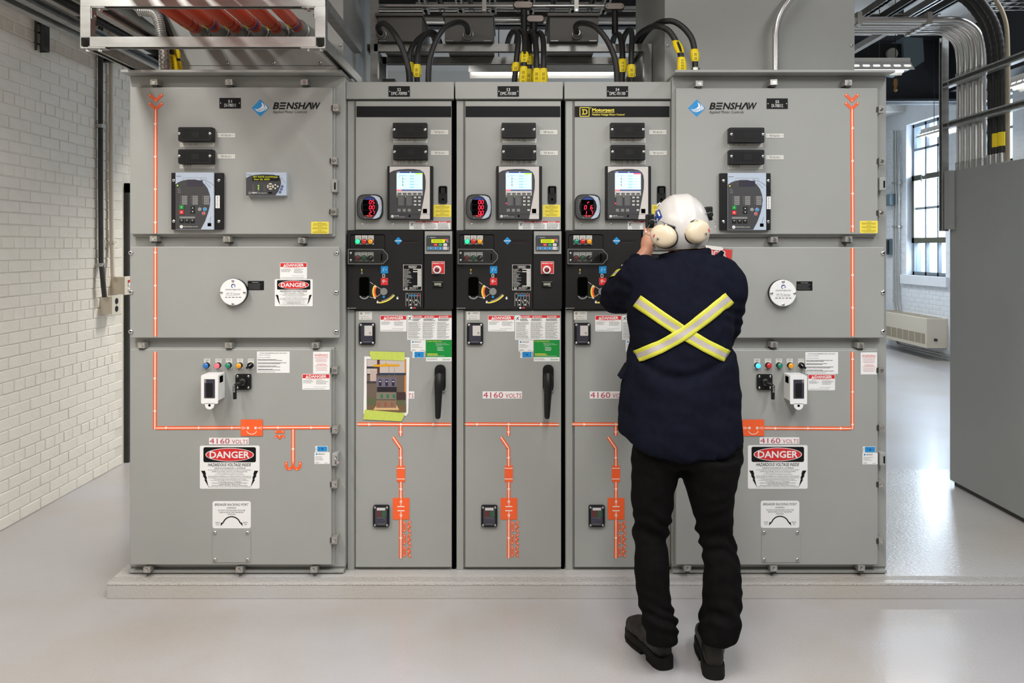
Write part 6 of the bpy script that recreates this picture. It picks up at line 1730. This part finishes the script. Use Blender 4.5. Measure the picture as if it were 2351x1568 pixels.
# ================================================================ THE WORKER, seen from behind, photographing the gear
YP = 3.05
def el(cx, cy, cz, hx, hy, n=28, k=1.0, tilt=None):        # a horizontal ring, k<1 squares it off
    o = []
    for i in range(n):
        a = 2 * PI * i / n
        c, s = math.cos(a), math.sin(a)
        c = math.copysign(abs(c) ** k, c)
        s = math.copysign(abs(s) ** k, s)
        o.append(Vector((cx + hx * c, cy + hy * s, cz + (tilt(c, s) if tilt else 0))))
    return o
def pring(py, xl, xr, yc, hy, k=.85, tilt=None, Y=YP):
    a, c = at(xl, py, Y), at(xr, py, Y)
    return el((a.x + c.x) / 2, yc, a.z, (c.x - a.x) / 2, hy, 28, k, tilt)
def fuse(name, b, voxel, sm, m, disp=None):               # one continuous skin out of overlapping closed lofts
    me = mesh_of(name, b)
    o = bpy.data.objects.new(name, me)
    COL.objects.link(o)
    md = o.modifiers.new('r', 'REMESH')
    md.mode = 'VOXEL'
    md.voxel_size = voxel
    if sm:
        s = o.modifiers.new('s', 'SMOOTH')
        s.factor = .5
        s.iterations = sm
    dg = bpy.context.evaluated_depsgraph_get()
    out = bpy.data.meshes.new_from_object(o.evaluated_get(dg))
    bpy.data.objects.remove(o)
    bpy.data.meshes.remove(me)
    out.name = name
    out.materials.clear()
    out.materials.append(m)
    if disp:
        nn = [v.normal.copy() for v in out.vertices]
        for v, q in zip(out.vertices, nn):
            v.co += disp(v.co, q)
    out.polygons.foreach_set('use_smooth', [True] * len(out.polygons))
    out.polygons.foreach_set('material_index', [0] * len(out.polygons))
    out.update()
    return out
def putmesh(name, me, par, label=None):
    o = bpy.data.objects.new(name, me)
    if label: o['label'] = label
    return put(o, par)
def limb(b, pts, rad, m, n=14, dense=5):
    sp = spline(pts, dense)
    rs = []
    k = len(rad) - 1
    for i in range(len(sp)):
        t = i / (len(sp) - 1) * k
        j = min(int(t), k - 1)
        rs.append(rad[j] + (rad[j + 1] - rad[j]) * (t - j))
    b.tube(sp, 0, m, n, rad=rs)
def pxy(v): return CX + v.x * F / v.y, CY - (v.z - H) * F / v.y
W_ = thing('person', 'worker in navy jacket with lime cross and white helmet, standing with raised camera', 'person', (.66, 3.0, 0))
LS = [at(1508, 628, 3.09), at(1478, 640, 3.085), at(1443, 668, 3.18), at(1413, 682, 3.31), at(1436, 648, 3.36), at(1464, 610, 3.40), at(1473, 598, 3.41)]
RS = [at(1625, 630, 3.09), at(1660, 643, 3.075), at(1668, 700, 3.08), at(1655, 772, 3.15), at(1642, 735, 3.28), at(1622, 680, 3.40), at(1614, 655, 3.43)]
LLEG = [(1040, 1446, 1565), (1080, 1448, 1556), (1130, 1452, 1549), (1180, 1457, 1543), (1215, 1459, 1538), (1245, 1454, 1535), (1300, 1457, 1537), (1360, 1463, 1537), (1395, 1470, 1540), (1425, 1478, 1553), (1450, 1484, 1556), (1468, 1486, 1555), (1476, 1488, 1553)]
RLEG = [(1040, 1558, 1693), (1080, 1560, 1690), (1130, 1578, 1686), (1180, 1593, 1682), (1215, 1603, 1683), (1245, 1611, 1690), (1300, 1615, 1698), (1360, 1616, 1704), (1395, 1614, 1702), (1420, 1606, 1699), (1440, 1603, 1694), (1460, 1604, 1690), (1469, 1607, 1687)]
# -- body: head with a face, neck, trunk, arms, hands, legs in one skin
b = MB()
hc = Vector((at(1566, 0, 3.19).x, 3.19, 1.655))
b.sphere(hc, .074, .092, .112, skin_m, 20, 14)
b.sphere(hc + Vector((-.004, .05, -.065)), .05, .05, .05, skin_m)                      # jaw
b.tube([hc + Vector((-.004, .088, .0)), hc + Vector((-.006, .108, -.03)), hc + Vector((-.006, .098, -.038))], .012, skin_m, rad=[.008, .014, .010])
b.sphere(hc + Vector((-.004, .088, -.066)), .024, .012, .010, skin_m)                  # mouth
for s in (-1, 1):
    b.sphere(hc + Vector((s * .030 - .004, .082, .004)), .014, .010, .010, skin_m)    # eyes
    b.sphere(hc + Vector((s * .078, -.005, -.03)), .012, .022, .034, skin_m)           # ears
b.tube([hc + Vector((0, -.015, -.05)), hc + Vector((.004, -.045, -.13)), Vector((.675, 3.09, 1.47))], .056, skin_m, rad=[.056, .054, .075])
b.rings([pring(py, xl, xr, yc, hy) for py, xl, xr, yc, hy in ((1040, 1500, 1640, 3.0, .06), (1020, 1485, 1655, 3.0, .09), (980, 1475, 1660, 3.01, .10), (880, 1478, 1655, 3.03, .10), (760, 1475, 1660, 3.05, .11), (670, 1480, 1665, 3.08, .10), (625, 1505, 1650, 3.09, .07))], skin_m)
lw, rw_ = at(1485, 575, 3.415), at(1610, 635, 3.445)
limb(b, [LS[1], LS[2], LS[3], LS[4], at(1466, 604, 3.40), lw], [.042, .04, .036, .036, .032, .027], skin_m)
limb(b, [RS[1], RS[2], RS[3], RS[4], at(1620, 672, 3.41), rw_], [.042, .04, .036, .036, .032, .027], skin_m)
def hand(b, w, palm, tips, thumb, sx):
    d = (palm - w).normalized()
    limb(b, [w, w.lerp(palm, .5), palm, palm + d * .03], [.027, .034, .036, .028], skin_m, 14)
    for k, (q0, q1, q2, r) in enumerate(tips): b.tube(spline([palm, q0, q1, q2], 4), 0, skin_m, 10, rad=[r * 1.25] * 4 + [r] * 5 + [r * .92] * 3 + [r * .75])
    b.tube(spline(thumb, 4), 0, skin_m, 10, rad=[.016] * 4 + [.0125] * 4 + [.0095])
pl = at(1492, 552, 3.43)
ft = []
for k, (dx, up, dy) in enumerate(((-.020, .052, .0), (-.012, .062, .018), (-.004, .064, .036), (.004, .054, .052))):
    q0 = pl + Vector((dx * .9, dy * .7 - .012, .034))
    q1 = pl + Vector((dx + .002, dy, up))
    q2 = pl + Vector((dx + .018, dy + .028, up + .012))
    ft.append((q0, q1, q2, .0088 if k < 3 else .0078))
hand(b, lw, pl, ft, [pl + Vector((.016, -.004, -.02)), pl + Vector((.042, .006, -.012)), pl + Vector((.062, .03, .004))], 1)
pr2 = at(1600, 588, 3.46)
ft = []
for k, (dx, up, dy) in enumerate(((.024, .05, .0), (.016, .06, .016), (.007, .062, .032), (-.002, .052, .046))):
    ft.append((pr2 + Vector((dx, dy * .7 - .01, .034)), pr2 + Vector((dx - .003, dy, up)), pr2 + Vector((dx - .024, dy + .02, up + .012)), .0088 if k < 3 else .0078))
hand(b, rw_, pr2, ft, [pr2 + Vector((-.014, -.004, -.02)), pr2 + Vector((-.04, .0, -.006)), pr2 + Vector((-.056, .012, .014))], -1)
for LG in (LLEG, RLEG):
    b.rings([pring(py, xl + (xr - xl) * .25, xr - (xr - xl) * .25, 3.0, (xr - xl) * .3 * YP / F, 1.0, None, 2.985) for py, xl, xr in LG], skin_m)
body = putmesh('body', fuse('body', b, .0045, 3, skin_m), W_)
# -- jacket
b = MB()
J = [(578, 1545, 1622, 3.105, .065), (592, 1515, 1648, 3.10, .085), (604, 1490, 1668, 3.095, .10), (620, 1464, 1688, 3.09, .112), (648, 1450, 1694, 3.08, .125), (700, 1443, 1690, 3.07, .145), (760, 1445, 1686, 3.055, .152), (810, 1441, 1686, 3.04, .152),
     (850, 1432, 1688, 3.03, .152), (900, 1423, 1692, 3.022, .155), (950, 1417, 1696, 3.016, .16), (985, 1415, 1699, 3.012, .165)]
b.rings([pring(*q) for q in J] + [pring(1030, 1424, 1696, 3.008, .165, .85, lambda c, s: .045 * abs(c) ** 2.5 + (.018 if c < 0 else 0) * abs(c) ** 2)], cloth_j)
limb(b, LS, [.075, .088, .084, .064, .060, .054, .049], cloth_j, 20)
limb(b, RS, [.075, .086, .077, .064, .058, .052, .048], cloth_j, 20)
def jdisp(v, n):
    px, py = pxy(v)
    o = 0.0
    if n.y < .2:
        u = (px - 1566) / 105.0
        c = 884 - 52 * u * u
        if abs(u) < 1.35:
            t = (py - c) / 7.0
            o += .012 / (1 + math.exp(-max(-30, min(30, t)))) * max(0, 1 - abs(u) / 1.4)      # hanging tail over the waist
            o -= .012 * math.exp(-((py - c + 14) / 12.0) ** 2)
            o += .005 * math.exp(-((py - c + 34) / 9.0) ** 2) * math.cos(u * 3)
    p = v * 9.0
    o += .012 * noise.noise(Vector((p.x * 1.0, p.y, p.z * .5)) + Vector((3, 1, 7)))
    o += .005 * noise.noise(Vector((p.x * 1.6 + p.z * .8, p.y * 1.6, p.z * 2.2)))
    if px < 1450 or px > 1655: o += .003 * math.sin(v.z * 80 + v.x * 50 + 9 * noise.noise(v * 6)) * (1 if py < 790 else .3)
    return n * o
jm = fuse('jacket', b, .009, 6, cloth_j, jdisp)
jacket = putmesh('jacket', jm, W_, 'navy jacket')
bv = BVHTree.FromPolygons([v.co for v in jm.vertices], [tuple(p.vertices) for p in jm.polygons])
eye = Vector((0, 0, H))
def onto(px, py, off):
    d = (at(px, py, 3.0) - eye).normalized()
    h = bv.ray_cast(eye, d)
    return (h[0] + h[1] * off) if h[0] is not None else at(px, py, 2.9)
def ribbon(name, c, wd, off, par, label=None):           # c: centre line in photo measurements on the cloth
    n = 36
    t = MB()
    L = [c[0]]
    pts = []
    for i in range(n + 1):
        s = i / n * (len(c) - 1)
        j = min(int(s), len(c) - 2)
        a, e = c[j], c[j + 1]
        q = (a[0] + (e[0] - a[0]) * (s - j), a[1] + (e[1] - a[1]) * (s - j))
        dx, dy = e[0] - a[0], e[1] - a[1]
        Ln = math.hypot(dx, dy)
        pts.append((q, (-dy / Ln, dx / Ln)))
    fr = [-.5, -.34, -.19, 0, .19, .34, .5]
    G = [[onto(q[0] + nx * f * wd, q[1] + ny * f * wd, off) for f in fr] for q, (nx, ny) in pts]
    ky, kg = t.mi(tape_y), t.mi(tape_g)
    t.v = [tuple(v) for row in G for v in row]
    for i in range(n):
        for j in range(6):
            t.f.append((i * 7 + j, i * 7 + 7 + j, i * 7 + 8 + j, i * 7 + 1 + j))
            t.m.append(kg if j in (2, 3) else ky)
    o = part(name, t, par, label, smooth=True, ang=80)
    md = o.modifiers.new('s', 'SOLIDIFY')
    md.thickness = .0012
    return o
ribbon('reflective_strip', [(1464, 691), (1520, 731), (1572, 766), (1620, 794), (1668, 818)], 30, .004, jacket, 'lime and silver reflective strip')
ribbon('reflective_strip', [(1672, 685), (1620, 728), (1572, 765), (1516, 797), (1463, 819)], 30, .0065, jacket, 'lime and silver reflective strip')
ax = (LS[5] - LS[3]).normalized()
for k, m in enumerate((tape_y, tape_g, tape_y)):
    t = MB(); cc = LS[3].lerp(LS[5], .30 + .075 * k)
    u = ax.orthogonal().normalized(); w2 = ax.cross(u)
    rs = []
    for d_, rr_ in ((0, .0665 - .001 * k), (.0185, .0650 - .001 * k)):
        rs.append([cc + ax * d_ + u * (rr_ * math.cos(2 * PI * i / 32)) + w2 * (rr_ * math.sin(2 * PI * i / 32)) for i in range(32)])
    t.rings(rs, m, cap=False)
    part('arm_band', t, jacket, smooth=True)
t = MB()                                             # standing collar
cr = []
for h_, gx, gy, dz in ((1.475, .112, .092, 0), (1.52, .104, .088, .0), (1.562, .098, .086, .004), (1.566, .090, .078, .004), (1.52, .092, .076, 0), (1.475, .098, .08, 0)):
    cr.append(el(.668, 3.115, h_, gx, gy, 32, .95, lambda c, s, dz=dz: (.012 * c + .012 * (s < 0) * -s * 0) + dz))
t.rings(cr, cloth_j, close=True)
part('collar', t, jacket, smooth=True, ang=70)
t = MB(); a = at(1652, 588, 3.06); t.tube([a + Vector((-.03, .0, -.02)), a, a + Vector((.012, .0, .018))], 0, cloth_j, 8, rad=[.016, .013, .008]); part('collar_tab', t, jacket, smooth=True)
for px, py, s in ((1421, 866, -1), (1689, 852, 1)):
    a = at(px, py, 3.03)
    t = MB(); t.prism([(a.x, a.z), (a.x - s * .03, a.z + .05), (a.x - s * .03, a.z - .002)], 2.99, 3.08, cloth_j); part('pocket_flap', t, jacket)
# -- trousers
b = MB()
for LG, yo in ((LLEG, 3.0), (RLEG, 2.99)):
    b.rings([pring(py, xl, xr, yo + (.02 if 1200 < py < 1300 else .0) - .01 * (py > 1400), (xr - xl) * .5 * YP / F * (1.02 if py > 1150 else 1.18), .95, None, 2.985 if py > 1120 else 3.02) for py, xl, xr in LG], cloth_t)
b.rings([pring(py, xl, xr, 3.0, hy, .85) for py, xl, xr, hy in ((1052, 1447, 1692, .12), (1010, 1446, 1690, .135), (960, 1450, 1685, .13))], cloth_t)
def tdisp(v, n):
    px, py = pxy(v)
    k = .0012 + .0055 * math.exp(-((py - 1235) / 48.0) ** 2) + .0060 * math.exp(-((py - 1425) / 32.0) ** 2)
    o = k * math.sin(v.z * 88 + v.x * 40 + v.y * 25 + 13 * noise.noise(v * 5.0 + Vector((2, 5, 1))))
    o += .009 * noise.noise(v * 7.5) + .003 * noise.noise(v * 22.0)
    if n.y < 0: o += .010 * math.exp(-((py - 1052) / 28.0) ** 2) * (math.exp(-((px - 1502) / 34.0) ** 2) + math.exp(-((px - 1630) / 38.0) ** 2))
    return n * o
trousers = putmesh('trousers', fuse('trousers', b, .009, 4, cloth_t, tdisp), W_, 'black trousers')
# -- boots
def boot(hx, hy, d, label):
    d = Vector((d[0], d[1], 0)).normalized()
    s = Vector((d.y, -d.x, 0))
    o = Vector((hx, hy, 0))
    b = MB()
    rs = []
    for t_, wd, hh, zb in ((.004, .026, .10, .03), (.02, .035, .15, .028), (.06, .039, .165, .028), (.10, .039, .15, .028), (.14, .041, .122, .028), (.18, .046, .108, .03), (.22, .049, .102, .03), (.255, .046, .096, .03), (.28, .035, .082, .03), (.292, .018, .062, .034)):
        rs.append([o + d * t_ + s * (wd * c) + Vector((0, 0, zb + (hh - zb) * (.5 + .5 * q))) for c, q in [(math.copysign(abs(math.cos(a)) ** .7, math.cos(a)), math.copysign(abs(math.sin(a)) ** .8, math.sin(a))) for a in [2 * PI * i / 20 for i in range(20)]]])
    b.rings(rs, leather)
    b.tube([o + d * .062 + Vector((0, 0, .08)), o + d * .058 + Vector((0, 0, .15)), o + d * .056 + Vector((0, 0, .175))], 0, leather, 20, rad=[.044, .044, .045])
    bt = putmesh('boot', fuse('boot', b, .006, 3, leather, lambda v, n: n * (.003 * noise.noise(v * 30) + .0015 * noise.noise(v * 70))), W_, label)
    t = MB()
    ol = [(-.008, 0), (-.0055, .018), (.002, .032), (.03, .043), (.09, .042), (.13, .043), (.19, .053), (.24, .054), (.275, .042), (.297, .018), (.30, 0)]
    ring = [(a, w__) for a, w__ in ol] + [(a, -w__) for a, w__ in ol[-2:0:-1]]
    ring = [(v.x, v.y) for v in spline([Vector((a, w__ * .94, 0)) for a, w__ in ring + ring[:1]], 3)][:-1]
    P0 = lambda z, k, z2=None: [o + d * a + s * (w__ * k) + Vector((0, 0, z)) for a, w__ in ring]
    t.rings([P0(.014, .95), P0(.020, 1.0), P0(.040, 1.0), P0(.046, .94)], sole_m)
    heel = [(a, w__) for a, w__ in ring if a <= .09]
    hl = [(-.008, 0), (-.0055, .016), (.0, .028), (.01, .035), (.03, .041), (.088, .041), (.092, 0), (.088, -.041), (.03, -.041), (.01, -.035), (.0, -.028), (-.0055, -.016)]
    t.rings([[o + d * a + s * w__ + Vector((0, 0, z)) for a, w__ in hl] for z in (.0, .022)], sole_m)
    fr = [(.13, .043), (.19, .053), (.24, .054), (.275, .042), (.297, .018), (.297, -.018), (.275, -.042), (.24, -.054), (.19, -.053), (.13, -.043)]
    t.rings([[o + d * a + s * (w__ * .98) + Vector((0, 0, z)) for a, w__ in fr] for z in (.0, .014)], sole_m)
    part('sole', t, bt, smooth=True, ang=35)
    t = MB()
    for k in range(4):
        c = o + d * (.12 + .02 * k) + Vector((0, 0, .135 - .014 * k))
        t.tube([c - s * .026, c + Vector((0, 0, .008)) + d * .004, c + s * .026], .0028, black, 6)
    part('laces', t, bt)
boot(.579, 3.022, (-.30, .954), 'worn dark leather boot turned outward')
boot(.742, 2.952, (.13, 1), 'worn dark leather boot pointing at the gear')
# -- helmet, set slightly back on the head
hx, hy, hz = at(1562, 0, 3.18).x, 3.175, 1.652
def dome(rx, ry, rz, zb, off=0):
    rs = []
    for k in range(15):
        t_ = k / 14
        if k < 10:
            a = (k + .35) / 10.0 * PI / 2
            q, z = math.sin(a) ** .92, math.cos(a)
        else:
            q, z = 1 + .01 * math.sin(PI * (k - 9) / 5) - .20 * ((k - 9) / 5) ** 1.7, -(k - 9) / 5.0 * zb / rz
        ring = []
        for i in range(48):
            a2 = 2 * PI * i / 48
            x, y = q * math.cos(a2), q * math.sin(a2)
            g = 0
            if z > -.5:
                for c0 in (-.30, .22):
                    g += .05 * math.exp(-((x - c0) / .045) ** 2) * min(1, .35 + q)
                g -= .006 * math.exp(-((x + .04) / .16) ** 2)
            lo = 0
            if z < 0: lo = .012 * x * (-z)
            ring.append(Vector((hx + x * rx * (1 + g), hy + y * ry * (1 + g), hz + z * rz * (1 + g * (z > 0)) + lo)))
        rs.append(ring)
    return rs
t = MB()
t.rings(dome(.112, .135, .142, .075) + list(reversed(dome(.106, .129, .134, .073)))[:1], helm_m)
helmet = part('helmet', t, W_, 'white ridged safety helmet', smooth=True, ang=60)
t = MB()
pk = []
for k, (yy_, ww, zz_) in enumerate(((.10, .095, -.045), (.14, .088, -.052), (.175, .06, -.062), (.185, .03, -.066))):
    pk.append([Vector((hx + ww * c, hy + yy_ + .02 * (1 - c * c), hz + zz_ - .012 * c * c + dz)) for c, dz in [(-1, 0), (-.5, 0), (0, 0), (.5, 0), (1, 0), (1, .004), (.5, .004), (0, .004), (-.5, .004), (-1, .004)]])
t.rings(pk, helm_m)
part('peak', t, helmet, smooth=True, ang=50)
bvh = None
def cup(px, py, nx, tilt, rxp, ryp, label):
    n = Vector((nx, -1, .05)).normalized()
    c = at(px, py, 3.055)
    u = Vector((0, 0, 1)).cross(n).normalized()
    v = n.cross(u)
    ca, sa = math.cos(tilt), math.sin(tilt)
    u, v = u * ca + v * sa, v * ca - u * sa
    rx, ry = rxp * 3.03 / F, ryp * 3.03 / F
    ring = lambda k, d: [c + n * d + u * (rx * k * math.cos(a)) + v * (ry * k * math.sin(a)) for a in [2 * PI * i / 36 for i in range(36)]]
    o = MB(); o.rings([ring(.97, -.034), ring(1.03, -.026), ring(1.05, -.014), ring(1.02, -.006)], black)
    e = part('ear_cushion', o, muffs, smooth=True)
    o = MB(); o.rings([ring(.99, -.008), ring(1.0, .002), ring(.95, .014), ring(.82, .022), ring(.6, .027), ring(.3, .029), ring(.08, .0295)], cup_m)
    part('ear_cup', o, muffs, label, smooth=True, ang=60)
    o = MB()
    q = lambda a, b_, d: c + n * d + u * (rx * a) + v * (ry * b_)
    return c, n, u, v, rx, ry, q
muffs = bpy.data.objects.new('ear_defenders', None)
muffs['label'] = 'cream ear defenders folded back on the helmet'
put(muffs, W_, (hx, 3.06, 1.62))
for px, py, nx, tilt, s in ((1523, 542, -.42, -.35, -1), (1601, 532, .38, .45, 1)):
    c, n, u, v, rx, ry, q = cup(px, py, nx, tilt, 31.5, 27, 'cream ear cup')
    t = MB(); p0 = q(-.1 * s, .92, .004); t.tube([q(-.55 * s, 1.02, -.01), q(.1 * s, 1.0, .006), q(.18 * s, .78, .016)], .0045, black, 8); t.sphere(q(.05 * s, .94, .012), .006, .006, .005, cup_m, 8, 6); part('arm_joint', t, muffs, smooth=True)
    m0 = at(1491 if s < 0 else 1624, 505 if s < 0 else 488, 3.16)
    t = MB(); t.box(m0.x - .012, m0.x + .012, 3.12, 3.19, m0.z - .032, m0.z + .022, black); t.cyl((m0.x, 3.12, m0.z - .01), (0, -1, 0), .012, .012, black, 12); part('helmet_clip', t, muffs, bevel=.004)
    t = MB(); t.tube(spline([m0 + Vector((0, -.05, .0)), q(-.7 * s if s > 0 else .7, .8, .012) * .5 + m0 * .5 + Vector((0, -.02, .01)), q(.05 * s, .94, .012)], 6), .0016, chrome, 6)
    e0 = q(1.05 * s, .2, .01)
    t.tube(spline([m0 + Vector((s * .002, -.05, -.01)), m0 + Vector((s * .022, -.045, -.05)), q(.9 * s, -.35, .012)], 6), .0014, chrome, 6)
    part('wire_arm', t, muffs, smooth=True)
    t = MB()
    for k, (a, bb, m) in enumerate(((-.55, -.25, crim), (-.18, -.42, ink))):
        if s > 0: a = .60 - (a + .55)
        z_ = .0292
        if m is crim: t.poly([q(a - .04, bb - .14, z_ - .002 * s * 0), q(a + .05, bb - .14, z_), q(a + .05, bb + .14, z_), q(a - .04, bb + .14, z_)], m)
        else:
            for j in range(10):
                w0, w1 = 2 * PI * j / 12, 2 * PI * (j + 1) / 12
                t.poly([q(a + .14 * math.cos(w0), bb + .16 * math.sin(w0), z_ + .002), q(a + .14 * math.cos(w1), bb + .16 * math.sin(w1), z_ + .002), q(a + .11 * math.cos(w1), bb + .13 * math.sin(w1), z_ + .002), q(a + .11 * math.cos(w0), bb + .13 * math.sin(w0), z_ + .002)], inkg)
            t.poly([q(a - .03, bb - .06, z_ + .002), q(a + .05, bb - .06, z_ + .002), q(a + .03, bb + .08, z_ + .002), q(a - .05, bb + .08, z_ + .002)], m)
    part('cup_print', t, muffs)
# stickers on the helmet's left side
hm = helmet.data
bh = BVHTree.FromPolygons([v.co for v in hm.vertices], [tuple(p.vertices) for p in hm.polygons])
def onh(px, py, off=.0012):
    d = (at(px, py, 3.0) - eye).normalized()
    h = bh.ray_cast(eye, d)
    if h[0] is None: return at(px, py, 3.18)
    nn = h[1] if h[1].dot(d) < 0 else -h[1]
    return h[0] + nn * off
def hpatch(t, quad, m, off, k=6):
    (a, c, e, g_) = quad
    L = lambda p, q, s: (p[0] + (q[0] - p[0]) * s, p[1] + (q[1] - p[1]) * s)
    G = [[onh(*L(L(a, c, i / k), L(g_, e, i / k), j / k), off) for i in range(k + 1)] for j in range(k + 1)]
    for j in range(k):
        for i in range(k): t.poly([G[j][i], G[j][i + 1], G[j + 1][i + 1], G[j + 1][i]], m)
t = MB(); hpatch(t, ((1504.5, 487), (1514.5, 480.5), (1521, 498), (1510, 509)), navy, .0012); hpatch(t, ((1509.5, 487.5), (1513, 485), (1517, 495), (1514, 497)), white, .002, 2); hpatch(t, ((1509, 503), (1511, 501), (1512, 504), (1510.5, 506)), white, .002, 1); part('blue_sticker', t, helmet)
t = MB(); hpatch(t, ((1503.5, 497), (1506, 496), (1509, 511), (1506, 512)), navy, .0012, 3); part('blue_sticker', t, helmet)
t = MB(); hpatch(t, ((1508, 470), (1515, 464), (1517, 468), (1510, 475)), white, .0012, 3)
for k in range(3): hpatch(t, ((1509 + k * .3, 470.5 + k * 1.6), (1514.6 + k * .3, 465.6 + k * 1.6), (1514.8 + k * .3, 466.2 + k * 1.6), (1509.2 + k * .3, 471.1 + k * 1.6)), [navy, crim, navy][k], .002, 1)
part('small_sticker', t, helmet)
b = MB(); b.sphere(hc + Vector((0, -.012, -.012)), .077, .086, .098, mat('grey_hair', (96, 90, 84), .8, grain=(200, .3)), 20, 14)
part('hair', b, W_, 'short greying hair under the helmet', smooth=True)
t = MB()
for s in (-1, 1): t.tube(spline([hc + Vector((s * .075, .02, -.01)), hc + Vector((s * .076, .08, -.012)), hc + Vector((s * .05, .1, -.012))], 4), .002, black, 6)
t.tube([hc + Vector((-.05, .1, -.012)), hc + Vector((.05, .1, -.012))], .002, black, 6)
for s in (-1, 1): t.box(hc.x + s * .032 - .024, hc.x + s * .032 + .022, hc.y + .101, hc.y + .104, hc.z - .03, hc.z + .012, clear_m)
part('safety_glasses', t, W_, 'safety glasses with thin black arms')
t = MB(); a = at(1612, 560, 3.13); t.tube(spline([a, a + Vector((.012, .0, -.012)), a + Vector((.016, -.01, -.035)), a + Vector((-.004, -.02, -.045))], 6), .0018, black, 6); part('glasses_cord', t, W_, smooth=True)
# -- the camera in his hands
cp = at(1545, 536, 3.495)
C = thing('camera', 'black camera held up in front of the face by the helmeted worker', 'camera', cp)
t = MB(); t.box(cp.x - .062, cp.x + .062, cp.y - .018, cp.y + .018, cp.z - .04, cp.z + .04, black); part('body', t, C, bevel=.006)
t = MB(); t.cyl(cp + Vector((.01, .018, -.004)), (0, 1, 0), .03, .04, black, 24); t.cyl(cp + Vector((.01, .058, -.004)), (0, 1, 0), .024, .001, lcd_off, 20); part('lens', t, C, smooth=True)
t = MB(); t.box(cp.x - .045, cp.x + .02, cp.y - .0195, cp.y - .018, cp.z - .03, cp.z + .03, lcd_off); part('rear_display', t, C)
# -- red card in a clear sleeve on the panel in front of him
P = Plane(yD - .002)
C = thing('danger_card', 'red card in a clear plastic sleeve on the panel in front of the worker', 'card', at(1638, 610, yD - .002))
t = MB(); t.pp(P, [(1598, 566.5), (1680.5, 574), (1676, 640), (1594, 634)], mat('red_card', (238, 50, 44), .45), 0, .0012)
t.tx(P, 'DANGER', 1602, 575, 1668, 592, white, .0016, bold=.03); part('card', t, C)
t = MB(); t.pp(P, [(1596, 563), (1682, 571), (1677, 642), (1592, 636)], film_m, .002, .0005); t.pp(P, [(1598, 560.5), (1657, 567), (1661, 571.5), (1656, 575.5), (1598, 569)], offw, .0026, .0006); part('sleeve', t, C)
